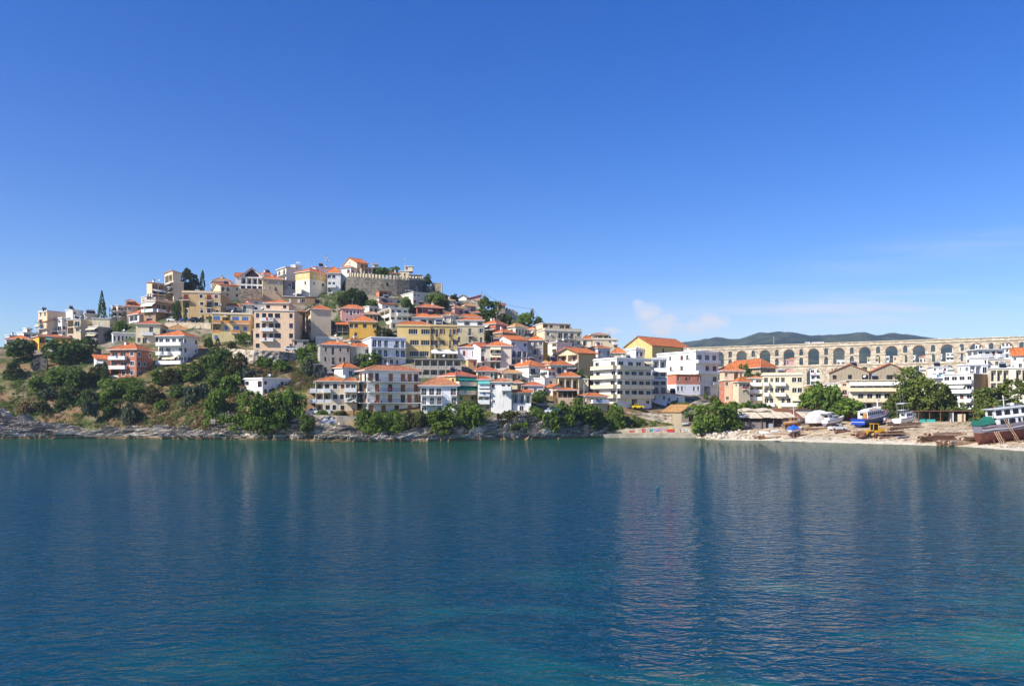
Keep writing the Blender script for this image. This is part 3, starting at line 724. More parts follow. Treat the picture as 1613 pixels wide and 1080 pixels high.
for j in range(nrow):
    t = j / (nrow - 1)
    for u in ur:
        Ys = float(shoreY(u)); top = float(np.interp(u, *RB)) * (.72 + .5 * noise.noise(Vector((u * .035, 1.7, 0))) + .25 * noise.noise(Vector((u * .12, 4.2, 0)))); dd = -2.0 + t * (2.0 + 11 * top)
        Y = Ys + dd; X = (u - CX) / F * Y
        g = ground(u, Y); z = max(g, -1.0) + (.1 if t < .98 else -.8)
        sn = noise.fractal(Vector((X * .07, z * .25, Y * .07)), .9, 2, 3)
        bed = (z * .88 - X * .34) / 1.15 + sn * 1.2
        fade = min(1, t * 5) * min(1, (1 - t) * 4) * sstep(-.6, .15, noise.noise(Vector((X * .07, 3, Y * .1))) + .35)
        dsp = (strata(bed * .5) * 2.6 + strata(bed * 1.3 + sn) * 1.3 + strata(bed * 3.1) * .4) * fade
        blk = noise.fractal(Vector((X * .5, Y * .5, z * .8)), .7, 2, 3) * .22 * min(1, t * 5)
        vv.append((X - dsp * .25, Y - dsp * 1.0, z + dsp * .55 + blk * .5 - .25 * (1 - fade)))
nx = len(ur); ff = [(j * nx + i, j * nx + i + 1, (j + 1) * nx + i + 1, (j + 1) * nx + i) for j in range(nrow - 1) for i in range(nx - 1)]
me = bpy.data.meshes.new('rocky_shore'); me.from_pydata(vv, [], ff); me.materials.append(rm)
tag(link('rocky_shore', me), kind='structure')
h = house
# ------------------------------------------------ far left end of the town
h('A', 60, 66, 320, 902, 1010, 'hip', 'orange', 'grey', '', 'w.w', 'grey stone house under a low red hip roof at the far left edge', ridge=858, D=7)
h('A', 60, 100, 215, 862, 905, 'flat', None, 'lilac', '', 'w.', 'tiny white flat house with a rooftop drum behind the far left red roof', 'low_house', ex='c', D=6)
h('A', 185, 250, 405, 830, 890, 'flat', None, 'white', '', 'gw', 'low white house with a rooftop box beside the peach gabled block', 'low_house', top=((.3, .6, .2, .8), 1.4, 'flat', 0, '.', 'w', None), D=6)
h('A', 405, 500, 697, 612, 850, 'flat', None, 'peach', 'aa/b./Ab/b.', '.../.../.../...', 'tall peach house with arched windows on its narrow side at the left skyline', ex='s', aw=('cream',), top=((.05, 1, .1, .95), .25, 'flat', 0, '', '', 'salmon'))
h('A', 450, 492, 602, 715, 860, 'shedl', 'orange', 'beige', '.', '.', 'beige blank walled house with a red sloping roof edge below the tall peach house', rise=1.1, D=7)
h('A', 600, 655, 748, 682, 880, 'flat', None, 'white', 'w/b/.', '.w/ws/a.', 'white cubic house with arched openings between two beige walls near the left skyline', parapet=.3)
h('A', 698, 768, 880, 592, 720, 'flat', None, 'white', './b', 'w./Bb', 'white rooftop flat with a solar heater and terrace above the white cubic house', ex='sn')
h('A', 710, 855, 978, 694, 915, 'flat', None, 'beige', 'ob/ow/b.', '../../..', 'beige house with sloped white terrace awning and balconies on its left flank', parapet=.0, ex='d')
h('A', 958, 975, 1162, 682, 880, 'flat', None, 'cream', '.', '../../..', 'cream windowless block just left of the dark cypress', D=8, ex='c', al=13)
h('A', 878, 900, 1050, 632, 700, 'flat', None, 'grey', '.', 'w.w', 'small grey rooftop house with solar tanks left of the cypress foot', ex='ss', D=6)
h('A', 350, 412, 735, 870, 1010, 'hip', 'orange', 'ochre', '.', 'oA.../.w...', 'ochre yellow house with a teal awning under its red roof', aw=('teal',), ridge=843, D=8)
h('A', 522, 530, 815, 962, 1040, 'hip', 'old', 'white', '.', 'w.w', 'small white house with a faded pinkish hip roof right of the ochre house', ridge=914, D=7)
h('A', 940, 1040, 1170, 768, 960, 'flat', None, 'darkgrey', 'A/A/A', '../../..', 'narrow house with three cream awnings and a dark grey side wall', aw=('cream', 'cream', 'cream'), slab='white')
h('A', 1178, 1250, 1345, 548, 715, 'flat', None, 'warmwhite', 'b/b/o', 's./b./..', 'narrow white house with stacked corner balconies right of the cypress', bal=1.3, rail='r')
h('A', 1270, 1340, 1500, 552, 650, 'hip', 'orange', 'peach', 'b/.', 'w.w/...', 'peach house with a raised brown pergola roof above the lilac loggia house', top=((0, .45, 0, .8), 1.6, 'hip', .9, 'o', 'o', None), al=25, ridge=510)
h('Z', 203, 219, 260, 494.5, 508.5, 'hip', 'orange', 'lilac', 'o', 'ooo', 'lilac house with three dark loggia openings under a wide orange hip roof', ridge=485, rail='p', slab='white')
h('Z', 176, 178, 214, 524.5, 542, 'flat', None, 'white', '', 'wwwwww', 'long low white house with a row of dark windows above the salmon house', parapet=.25, D=7)
h('Z', 148, 152, 176, 566, 594, 'shed', 'orange', 'white', '.', 'A./d.', 'small white annex with a white awning at the left of the salmon villa', D=7, rise=1.6)
h('B', 1165, 1445, 1615, 72, 372, 'hip', 'orange', 'salmon', 'bbw/bbw/Owa', 'w.w/ww./w..', 'three storey salmon red villa with white balconies among dark trees', ridge=2, rail='p', railc='white', trim=True, upper=99, oh=.8)
h('Z', 210, 214, 252, 510, 545, 'hip', 'red', 'cream', '.', '.Bb./wd.w', 'cream house with a white balcony and red roof above the long white house', rail='p', ridge=506, oh=.6, D=8, al=12)
# ------------------------------------------------ upper left cluster
h('C', 100, 175, 350, 408, 640, 'shed', 'orange', 'peach', '.w/bb', 'oo/AA/oo', 'peach house stack with orange lean-to roofs at the left skyline below a chimney drum', rise=.6, aw=('white',), ex='cd')
h('C', 345, 480, 622, 388, 690, 'flat', None, 'beige', 'A/A/o/o', '..../..../..../....', 'tall beige house with a windowless side wall and two slanted white awnings', top=((.0, .8, .1, .95), 3.2, 'shedr', .9, 'o', '.', 'beige'), bal=1.6, al=42)
h('C', 20, 100, 345, 600, 740, 'flat', None, 'grey', 'b', 'oww', 'grey terrace house with a white slab below the peach house stack', off=0, D=7)
h('C', 55, 226, 472, 664, 960, 'flat', None, 'brown', 'A/w', 'bbb/..w', 'pinkish house with a white corner glass balcony over a brown lower storey', wall2=None, rail='p', railc='bluewhite', top=((.0, 1, .0, .8), .3, 'hip', .7, '', '', 'peach'))
h('C', 566, 600, 1142, 542, 968, 'flat', None, 'tan', 'b/w/w/.', 'b.wbw/o.wbw/w.aaw/w.wDw', 'large tan mansion with dark red shutters in white frames', sh='red', closed=True, trim=True, parapet=.5, slab='white', top=((.35, .9, .2, .8), .3, 'hip', .9, '', '', 'tan'), frame='red', al=8)
h('C', 1002, 1040, 1312, 382, 470, 'hip', 'tan', 'grey', 'w', 'w.w', 'dark greenish house with a tan hip roof and tall chimney left of the white gable', ridge=325, ex='c', D=8, Y=318)
h('C', 1028, 1142, 1402, 440, 615, 'gx', 'orange', 'cream', '..', 'bb.w/bw.w', 'cream house with a blank gable and small balconies above the tan mansion', rise=1.8, al=30, Y=303)
h('Z', 366, 379, 414.5, 436, 458, 'gy', 'orange', 'white', '../..', 'OOOO/gggg', 'large white gabled house with a dark triangular loft opening', ridge=427.5, frame='brown', al=12, oh=.6, ex='L', Y=306)
h('C', 1340, 1350, 1490, 318, 350, 'gx', 'orange', 'white', '', '..', 'small white house with a bright orange roof peeping behind the white gable', ridge=270, D=6, Y=326)
h('Z', 347, 351, 390, 482, 494.5, 'hip', 'orange', 'white', 'w', 'w.a.w', 'white upper flat with an orange hip roof over the house with blue shutters', ridge=477, D=7, off=3)
h('Z', 333, 334, 394, 494, 539, 'flat', None, 'paleyellow', '.../.../...', 'bobb/ocbc/c.wd', 'yellow house with bright blue shutters and orange balcony bands', sh='blue', closed=True, rail='p', railc='orange', parapet=.3, al=12)
# ------------------------------------------------ skyline left of the fortress
h('F', 222, 318, 498, 292, 350, 'hip', 'orange', 'white', '.', 'ww', 'white house with an orange hip roof on the skyline beside the white gable', ridge=247, D=7, Y=328)
h('F', 283, 302, 592, 350, 612, 'hip', 'orange', 'olive', '.', '.c...c./w.w.b../.......', 'olive cream house with two white shuttered windows under an orange hip roof', sh='white', ridge=302, Y=305)
h('F', 508, 635, 770, 186, 385, 'flat', None, 'warmwhite', 'bb/bb', '.../...', 'grey white house with an overhanging slab roof and blank wall on the skyline', oh=1.2, al=38, Y=324)
h('F', 700, 764, 862, 156, 240, 'flat', None, 'lilac', '.', 'w.', 'pinkish flat house with rooftop tanks behind the yellow storey house', ex='dd', D=7, Y=334)
h('F', 576, 606, 765, 372, 492, 'flat', None, 'concrete', 'o', 'ogo', 'grey veranda house with dark openings between olive and yellow houses', slab='concrete', D=7, Y=309)
h('F', 764, 966, 1218, 246, 565, 'hip', 'orange', 'yellow', '.c.c./...w./.....', '.c.c.c/.w..g./......', 'corner house with a yellow top storey over a white and stone lower half', wall2='warmwhite', upper=1, sh='white', ridge=190, Y=314)
h('F', 1190, 1216, 1402, 270, 570, 'hip', 'orange', 'white', '.', 'gg./bb./o.B', 'white house with glazed corner balcony next to the yellow topped corner house', rail='p', ridge=208, al=10, Y=315)
h('F', 1000, 1046, 1402, 186, 290, 'shed', 'orange', 'white', 'w', 'w....w', 'white hilltop house with a thin chimney beside the flagpole', rise=1.6, ex='c', D=8, Y=330)
h('I', 82, 290, 446, 128, 290, 'gx', 'orange', 'cream', '../..', '.oo/...', 'cream gabled house crowning the hill above the battlements', ridge=66, al=38, Y=326)
h('I', 70, 205, 292, 190, 310, 'hip', 'orange', 'white', '.w', 'g.', 'white house with a small orange hip roof left above the battlements', ridge=158, Y=320)
h('I', 328, 348, 502, 190, 310, 'shed', 'orange', 'peach', 'a', 'aOa', 'peach arched porch under the cream gabled hilltop house', 'porch', rise=.6, D=6, off=-1, Y=322)
h('I', 500, 512, 626, 192, 270, 'flat', None, 'cream', '.', 'w.', 'small cream house with a tiny hip turret and chimney behind the battlements', top=((.1, .6, .2, .8), 1.3, 'hip', .4, 'w', 'w', None), ex='c', D=6, Y=326)
h('I', 700, 716, 902, 276, 350, 'shed', 'brown', 'white', '.', '.oo', 'low house with a dark brown lean-to roof behind the battlements', rise=1.4, D=6, Y=326)
h('I', 886, 892, 1028, 242, 360, 'flat', None, 'cream', '', '.w.', 'cream house with one window behind the battlements near the antenna mast', top=((.5, 1.35, .2, .8), 2.0, 'flat', 0, '.', 'w.', None), D=7, Y=327)
h('I', 1024, 1030, 1200, 300, 360, 'shed', 'brown', 'grey', '', 'ooo', 'dark pergola house at the right end of the battlements', rise=1.0, D=6, Y=324)
# ------------------------------------------------ below the fortress
h('I', 395, 602, 846, 520, 620, 'flat', None, 'terracotta', '.w.', 'oooo', 'unfinished terracotta house with four dark loggias under the fortress wall', al=30, slab='brown', ex='c')
h('I', 495, 600, 905, 618, 735, 'flat', None, 'grey', 'w.', 'w.ww.o', 'grey two storey house with a roof terrace under the terracotta house', ex='s', slab='concrete')
h('I', 875, 1082, 1296, 540, 715, 'flat', None, 'warmwhite', '.../...', 'ww../cc..', 'off-white block with solar tanks on its roof below the fortress wall', sh='red', ex='sss', al=34)
h('I', 580, 642, 832, 712, 780, 'shed', 'brown', 'white', '.', '.w..', 'white low house with a brown sloping roof above the white balcony house', rise=1.8, ex='s', D=6)
h('I', 56, 72, 388, 768, 975, 'hip', 'orange', 'pink', '.', '.adaa./.a.aa.', 'rose pink house with white framed arched windows and an orange hip roof', trim=True, ridge=710, sh='red')
h('I', 388, 462, 592, 738, 850, 'flat', None, 'warmwhite', '.', 'ww', 'white house end with orange side wall right of the pink house', D=7)
h('I', 395, 402, 580, 845, 960, 'hip', 'tan', 'grey', '', 'ooo', 'small house with a tan roof and dark porch above the mustard house', ridge=812, D=6)
h('I', 590, 762, 1012, 760, 1070, 'flat', None, 'warmwhite', 'o/o/o', 'wbb/bbb/wob', 'white house with curved stepped balconies in the middle of the hill', rail='p', railc='warmwhite', al=26)
h('I', 1055, 1140, 1502, 748, 875, 'hip', 'orange', 'brick', '.', 'o.oo', 'red brick house with columned loggias under an orange hip roof', ridge=700, rail='p', railc='warmwhite')
h('I', 1045, 1060, 1496, 892, 1020, 'hip', 'orange', 'white', '.', '.gog', 'white house with wide brown windows directly under the brick house', frame='brown', ridge=835, D=8)
h('J', 165, 182, 562, 58, 300, 'hip', 'orange', 'ochre', '.', 'gg.g.g/.w....', 'mustard yellow house with four wide shuttered windows and an orange hip roof', sh='grey', frame='grey', ridge=-10, al=10)
h('J', 0, 6, 165, 100, 290, 'shed', 'orange', 'darkgrey', '', 'oo/oo', 'dark open porch with an orange lean-to roof beside the mustard house', 'porch', rise=1.6, D=6)
h('J', 850, 856, 1326, 122, 590, 'flat', None, 'yellow', '', '.gg/.gg/.gg', 'large yellow apartment house with brown roller shutters and a red roof piece', frame='white', sh='brown', parapet=.35, slab='olive', al=8, top=((.0, 1.0, .2, .85), .35, 'hip', 1.5, '', '', 'yellow'), group='houses of the town on the hill')
h('J', 1326, 1330, 1706, 122, 590, 'flat', None, 'yellow', '', 'sbs.bs/sbs.bs/AAAAAA', 'yellow apartment wing with pale awning and long balconies beside the roller shutter block', parapet=.35, slab='olive', al=12, frame='white')
h('J', 360, 492, 978, 284, 690, 'flat', None, 'bluewhite', '.../w../...', 'bbbBbb/bbbBbb/wdwww.', 'blue-white terrace house with blue edged balconies behind a broad green tree', slab='bluewhite', railc='blue', parapet=.2, al=22)
h('J', 200, 282, 472, 416, 650, 'hip', 'orange', 'warmwhite', './.', '.w/bw', 'narrow white house with a steep bright orange roof left of the blue-white terrace house', ridge=350)
h('J', 100, 200, 385, 328, 380, 'hip', 'old', 'warmwhite', '.', '..', 'low house with a faded brown hip roof in front of the mustard house', ridge=278, D=6)
h('J', 1090, 1100, 1760, 590, 850, 'flat', None, 'concrete', '', 'oooooo/oooooo', 'grey concrete colonnade building with dark open bays in two rows', slab='concrete', rail='p', railc='concrete', D=8)
h('J', -30, 88, 305, 712, 860, 'hip', 'orange', 'white', '..', 'Bbb', 'white house with a closed white balcony under an orange roof above the beige seaside house', ridge=632, rail='p')
# ------------------------------------------------ left middle
h('D', 262, 622, 822, 262, 655, 'hip', 'orange', 'white', 'bbbb/bb.b/bAAb', 'w..w/w..w/ww..', 'white villa with three cream sunlit balcony floors above the dark trees', ridge=188, rail='p', bal=1.5, oh=.8, aw=('cream', 'cream', 'cream'))
h('D', 365, 376, 768, 172, 260, 'hip', 'tan', 'white', '.', 'w.o.w', 'white house with a broad tan hip roof behind the cream balcony villa', ridge=92, D=8)
h('F', 580, 590, 905, 600, 720, 'flat', None, 'brown', '', '.c.cg', 'brown house with two white shutters and a white roof edge', sh='white', parapet=.0, D=8, ex='c', al=14)
h('F', 900, 905, 1042, 604, 722, 'flat', None, 'brown', '', '...', 'plain brown wall block joined to the brown house below the rock outcrop', slab='brown', D=8, al=13)
h('F', 70, 84, 572, 648, 800, 'shed', 'orange', 'warmwhite', '.', '.w.o../.w....', 'long white house with a flat orange roof behind the peach apartment house', rise=1.4, D=7)
h('F', 170, 182, 748, 800, 1370, 'flat', None, 'peach', '.', 'wbbg.w/wbbg.w/wbbs.w/w....w', 'large peach apartment house with navy shutters and white balconies', sh='navy', frame='navy', rail='p', al=6, top=((.22, .84, .1, .8), 2.4, 'hip', 1.5, '.', 'w.w', 'peach'), ex='sc')
h('F', 690, 702, 905, 812, 1180, 'shed', 'old', 'brown', '.', 'wo/dw/oo', 'narrow house with an old tiled roof squeezed between peach and beige blocks', rise=.8, D=6, off=1)
h('F', 862, 984, 1268, 778, 1225, 'hip', 'orange', 'beige', 'o/.o/oo/.', '..../..../..../....', 'tall beige block with one huge windowless wall and loggias on the left', ridge=738, al=24, rail='p', railc='beige')
h('F', -6, 4, 160, 716, 860, 'hip', 'red', 'warmwhite', '', 'a.', 'small white house with an arched window between the blue shutter and peach houses', ridge=690, D=6, off=2)
h('G', 162, 172, 664, 172, 448, 'hip', 'orange', 'white', '.', 'Bbsww./Obsww.', 'bright white house with dark red shutters and a curved gable above the rubble wall', sh='red', frame='red', rail='p', ridge=118, al=13, oh=.4)
h('G', 705, 716, 945, 320, 500, 'flat', None, 'grey', '', 'o.o/w.w', 'grey ruined house with a rusty balcony beside the round green tree', slab='concrete', rail='p', railc='grey', D=7)
h('G', 1032, 1052, 1432, 300, 400, 'flat', None, 'warmwhite', '.', '....', 'white house with a scalloped parapet behind the old grey mansion', parapet=.7, top=((.3, .7, .3, .7), .3, 'hip', .8, '', '', None), D=7)
h('G', 1082, 1112, 1532, 384, 805, 'hip', 'orange', 'concrete', './.', '.w.d.w.w/.w.b.ww./.d.o.w..', 'old grey three storey mansion with tall narrow windows', ridge=328, frame='grey', trim=False, oh=.3)
h('G', 990, 1016, 1130, 660, 830, 'flat', None, 'stonehouse', '.', 'w', 'narrow old annex at the foot of the grey mansion', D=6, off=-1)
h('G', 1530, 1542, 1620, 410, 660, 'hip', 'orange', 'beige', '', '../..', 'thin beige house strip between the grey mansion and orange roofed house', ridge=350, D=7)
h('G', 40, 300, 692, 866, 1100, 'flat', None, 'white', 'w.d/w..', 'w..w./wd.wD', 'white cottage with a grey sloping roof above the big fig trees', parapet=.2, sh='red', frame='red', D=10)
h('G', -40, -20, 50, 985, 1060, 'shed', 'old', 'warmwhite', '', 'w', 'tiny ruined white outhouse left of the white cottage', rise=.8, D=4)
h('H', 985, 1050, 1480, 95, 545, 'hip', 'orange', 'beige', 'b/b/b', 'obww/oOww/Obww', 'beige seaside house with red shutters and stacked white balconies', sh='red', closed=False, rail='p', trim=True, frame='red', ridge=28, ex='s', bal=1.4, al=14)
h('K', 108, 112, 290, 98, 520, 'hip', 'orange', 'beige', '', 'bb/bb/..', 'beige wing with dark balconies behind the palm-like yucca', rail='p', D=8, ridge=40)
h('J', 318, 436, 1166, 748, 1350, 'hip', 'old', 'white', 'bb/bb/bb/ww', 'bbBbBbbb/BbBbBbBb/BbBbBbbb/bBbBbBbB', 'big white four storey apartment house with wood shutters and full width balconies', 'apartment_building', 'building', sh='wood', frame='brown', ridge=666, oh=1.0, al=27, bal=2.0, closed=True)
h('J', 1182, 1190, 1706, 965, 1360, 'hip', 'old', 'bluewhite', '', 'bbb.b/bbb.b/w.dw.', 'pale blue-white house with thin balconies under a weathered orange hip roof', ridge=840, oh=.8, rail='r', railc='grey', D=8, bal=1.6)
# ------------------------------------------------ centre
h('L', 345, 352, 738, 656, 935, 'flat', None, 'olive', '', 's.b.s/a.a.a', 'cream neoclassical house with tall shuttered windows and a white cornice', sh='grey', frame='white', top=((.02, .98, .1, .9), 1.6, 'hip', 1.4, '.', '.o.o', 'white'), D=8)
h('L', 355, 422, 694, 532, 620, 'hip', 'orange', 'warmwhite', '.', 'w.w', 'white house with a broad orange roof behind the neoclassical house', ridge=466)
h('L', 158, 268, 392, 506, 640, 'hip', 'old', 'warmwhite', '.', '.w/w.', 'pale house with a faded roof right of the brick loggia house', ridge=458)
h('L', 205, 322, 505, 404, 500, 'hip', 'tan', 'pink', 'w', '.wo', 'pinkish stepped house with a tan tiled porch roof under the hilltop bushes', ridge=355)
h('L', 415, 475, 624, 374, 470, 'hip', 'tan', 'white', '.', 'wo', 'white house with a pale tan roof left of the large round tree', ridge=333)
h('L', 376, 492, 548, 262, 300, 'gx', 'tan', 'white', '.', '.o', 'white gabled house above the stone wall on the hilltop', rise=1.2, D=6)
h('L', 548, 558, 690, 262, 310, 'shedl', 'orange', 'pink', '', '..', 'pink gabled house end above the stone wall on the hilltop', rise=1.3, D=5)
h('L', 180, 200, 318, 298, 350, 'hip', 'tan', 'warmwhite', '', '..', 'little house with a tan roof and white chimney among hilltop bushes', ex='c', ridge=276, D=5)
h('L', 918, 932, 1034, 372, 500, 'gx', 'brown', 'stonehouse', '', '../..', 'brown roofed stone tower house with a white chimney on the ridge', ex='c', rise=1.0, D=6)
h('L', 735, 905, 1060, 628, 780, 'hip', 'orange', 'salmon', 'AB/bb', 'www/.w.', 'reddish house with a white awning and an orange hip roof', ridge=563, ex='cc', aw=('white',), wall2='warmwhite')
h('L', 1058, 1182, 1350, 668, 790, 'hip', 'tan', 'warmwhite', '..', 'wbwb', 'long white house with an orange tan roof below the ridge trees', ridge=610)
h('L', 870, 1002, 1186, 752, 850, 'hip', 'orange', 'brown', '..', '.w.', 'small brown house with a steep orange roof beside the stone retaining wall', ridge=695, D=6)
h('L', 1348, 1446, 1518, 706, 820, 'hip', 'orange', 'warmwhite', 'A', 'w', 'small house with a cream awning left of the big beige flats', aw=('cream',), ridge=664, D=6)
h('M', 336, 346, 632, 152, 330, 'hip', 'orange', 'lilac', '', '.w.w', 'pale lilac house with a wavy parapet and two windows', ridge=98, sh='red', D=7)
h('M', 480, 515, 640, 325, 450, 'flat', None, 'tan', '', '.w', 'tan annex house under the lilac house', D=6)
h('M', 515, 690, 828, 150, 450, 'gx', 'red', 'white', '../../..', 'ww/bb/ww', 'white gabled house with a bright red roof and two window rows', ridge=92, al=32)
h('M', 740, 748, 1125, 135, 450, 'hip', 'orange', 'warmwhite', '', '.AA../.AA../.oo..', 'white house with two triangular cream awnings stacked one above the other', aw=('cream', 'cream'), ridge=66, al=6, D=8)
h('L', 895, 1122, 1350, 858, 1220, 'gx', 'orange', 'lilac', '.../.../...', 'w.w/bbb/bbb', 'lilac grey house with a large white gable side and orange roof', ridge=792, al=28)
h('L', 1346, 1352, 1572, 862, 1165, 'hip', 'orange', 'grey', '', 'wbw/cbc/w.w', 'grey plastered house with iron balconies beside the lilac grey house', ridge=796, sh='white', D=8)
h('M', 492, 645, 938, 488, 620, 'hip', 'red', 'warmwhite', 'o', 'oa.ao', 'one storey house with a long rusty red roof and round arches', ridge=424, al=16)
h('M', 930, 1002, 1268, 516, 640, 'hip', 'tan', 'cream', '.', 'w.Ow', 'cream house with a brownish orange roof and porch', ridge=450)
h('M', 1100, 1372, 1608, 422, 650, 'hip', 'orange', 'white', '../..', 'bb/..', 'white house with two dark loggias and twin chimneys under an orange pyramid roof', ridge=335, ex='cc', al=36)
h('M', 112, 336, 644, 558, 1060, 'hip', 'red', 'yellow', '..w/.../.../...', 'AA/AA/cc/..', 'yellow house with dark green awnings and green shutters', sh='green', closed=True, aw=('green', 'green'), rail='p', railc='cream', ridge=488, ex='s', bal=1.4)
h('M', 640, 652, 824, 612, 1055, 'hip', 'red', 'white', '.', 'AA/AA/bb/ww', 'narrow white house with a teal awning and a yellow ground floor', aw=('teal', 'white'), wall2='yellow', upper=3, ridge=556, rail='p', al=2, D=7)
h('M', 822, 834, 1126, 646, 1085, 'hip', 'old', 'white', '.', 'c.bb/..w./w.../....', 'plain white house with a brown shuttered balcony and a blank lower wall', sh='brown', closed=True, ridge=590, rail='p', al=0, D=8, bal=1.6)
h('M', 1126, 1134, 1272, 656, 790, 'hip', 'old', 'cream', '', '.o', 'cream neighbour with a small loggia beside the blank white wall', ridge=612, D=7)
h('M', 1130, 1140, 1402, 790, 1090, 'shed', 'orange', 'white', '', 'OOO/.d.', 'white terrace house with an outside stair and an orange awning roof', wall2='stonehouse', upper=2, rise=.9, D=7)
h('M', 1274, 1292, 1576, 694, 810, 'hip', 'red', 'lilac', '', 'o.w.', 'lilac low house with a red hip roof behind the terrace house', ridge=640, D=7)
# ------------------------------------------------ right of centre
h('O', 115, 250, 772, 182, 400, 'flat', None, 'beige', '.../...', 'w.bbbw/w.bbbw', 'wide beige block of flats with a planted roof terrace on the skyline', 'apartment_building', 'building', top=((.0, .75, .2, .9), 2.6, 'flat', 0, '.', 'ow.oo', 'beige'), parapet=.8, ex='n', al=20)
h('O', 220, 226, 286, 348, 620, 'flat', None, 'ochre', '', '.w/.w/..', 'slim ochre house strip left of the white stepped balconies', D=7)
h('O', 286, 418, 636, 352, 590, 'flat', None, 'warmwhite', '.o/.o/.o', '.../.../...', 'tall white house with yellow lined corner balconies in its left flank', rail='p', ex='c', al=32)
h('O', 414, 726, 972, 508, 815, 'gx', 'orange', 'beige', 'oo/AA/oo', '..../..../....', 'large gabled house with deep balconies and a bare tan side wall', ridge=428, aw=('white', 'white'), al=36, oh=1.0, slab='white', front='tan')
h('O', 186, 332, 655, 672, 800, 'hip', 'orange', 'warmwhite', 'ww', 'bbOO', 'low house with a wide orange hip roof and a deep shaded veranda', ridge=592)
h('O', 102, 248, 422, 856, 1000, 'flat', None, 'white', '..', '.w.', 'white house with a glazed roof porch and potted plants', top=((.4, 1.0, .1, .9), 2.4, 'shed', .5, 'g', 'gg', 'white'))
h('O', 424, 445, 735, 838, 1015, 'hip', 'orange', 'cream', '', 'oOo', 'cream house with a red pergola over its terrace', ridge=764, rail='r', frame='brown')
h('O', 736, 744, 866, 868, 1010, 'flat', None, 'cream', '', '.w/..', 'small plain cream house left of an open garage', D=6)
h('O', 864, 868, 972, 876, 1000, 'flat', None, 'darkgrey', '', 'oo', 'dark lean-to house squeezed beside the big white apartment block', D=6)
h('P', 252, 362, 508, 182, 300, 'gy', 'orange', 'warmwhite', '.', 'w', 'small house with a little grey gable under the pergola house', ridge=140, D=6)
h('P', 362, 440, 712, 222, 420, 'hip', 'orange', 'brown', 'o', 'oooo/.w.d', 'seaside house with a dark wooden veranda over peach walls', frame='brown', ridge=182, al=15, D=7, wall2='peach', upper=1)
h('P', 704, 836, 1136, 308, 485, 'hip', 'orange', 'peach', '..', '.bbbb/.....', 'peach cottage with a blue-white balcony above the shore trees', ridge=252, rail='p', railc='bluewhite', D=7)
h('O', 634, 652, 800, 432, 480, 'hip', 'orange', 'warmwhite', '', '..', 'orange roof cottage with roof panels below the beige flats', ridge=390, D=6, ex='s')
h('O', 775, 786, 912, 312, 400, 'hip', 'orange', 'warmwhite', '', 'o.', 'small house with stepped orange roofs right of the beige flats', ridge=250, D=6)
h('O', 868, 932, 1280, 312, 440, 'flat', None, 'cream', './.', '...wb/....w', 'cream house with an orange pergola roof on the terrace', parapet=.5, top=((.0, .68, .2, .9), 1.9, 'hip', .9, 'o', 'ooo', None), ex='n', rail='p')
h('O', 846, 1000, 1174, 432, 570, 'hip', 'orange', 'lilac', '..', 'w.w', 'lilac white house with an orange roof and two chimneys below the cream pergola house', ridge=386, ex='cc', al=30)
h('O', 1180, 1200, 1392, 508, 560, 'hip', 'orange', 'cream', '', '..', 'low orange roof left of the yellow gabled hall', ridge=425, D=7)
h('Q', 38, 424, 944, 398, 530, 'gx', 'orange', 'yellow', '.../...', '.w...', 'large yellow hall with a broad orange gable roof on the skyline', 'hall', 'building', ridge=272, al=40, D=20, oh=.7)
h('Q', 60, 192, 404, 452, 580, 'flat', None, 'bluewhite', '.', 'ww.w', 'white balustraded house cluttered with antennas in front of the yellow hall', parapet=.5, ex='ssnd')
h('Z', 935, 971.7, 1026.3, 565, 641, 'flat', None, 'white', 'bBb/bBb/bBb/bBb/ww.', 'bbbA/bbbbb/bbbbb/bbbbb/w.D.w', 'five storey white apartment block with long balconies on both faces', 'apartment_building', 'building', aw=('cream',), rail='p', parapet=.3, ex='sn', bal=1.4, railc='cream')
h('Q', 418, 426, 630, 590, 1200, 'flat', None, 'bluewhite', '', 'OO/AA/AA/bb/w.w', 'narrow white block with a dark red roof canopy and white awnings', 'apartment_building', 'building', aw=('white',), al=-6, top=((0, 1, 0, .8), .12, 'flat', 0, '', '', 'brick'), D=9)
h('Z', 1034.7, 1096, 1131.8, 554, 622, 'flat', None, 'white', 'w.w.ww./..w.w../......./.......', 'bbb/Bbb/w.b/.D.', 'dazzling white stepped apartment block with small windows and shaded balconies', 'apartment_building', 'building', rail='p', al=33, D=20, parapet=.3, ex='dd')
h('Q', 636, 764, 1102, 806, 1075, 'flat', None, 'salmon', '../..', 'w.ww.w/ww..ww', 'terracotta house with a white lower storey and an orange roof slab', wall2='bluewhite', upper=1, slab='orange', frame='white')
h('R', 618, 632, 884, 300, 402, 'shedr', 'orange', 'white', '', 'w.d.', 'small white lean-to house with one slanting roof edge under the terracotta house', rise=1.0, D=5)
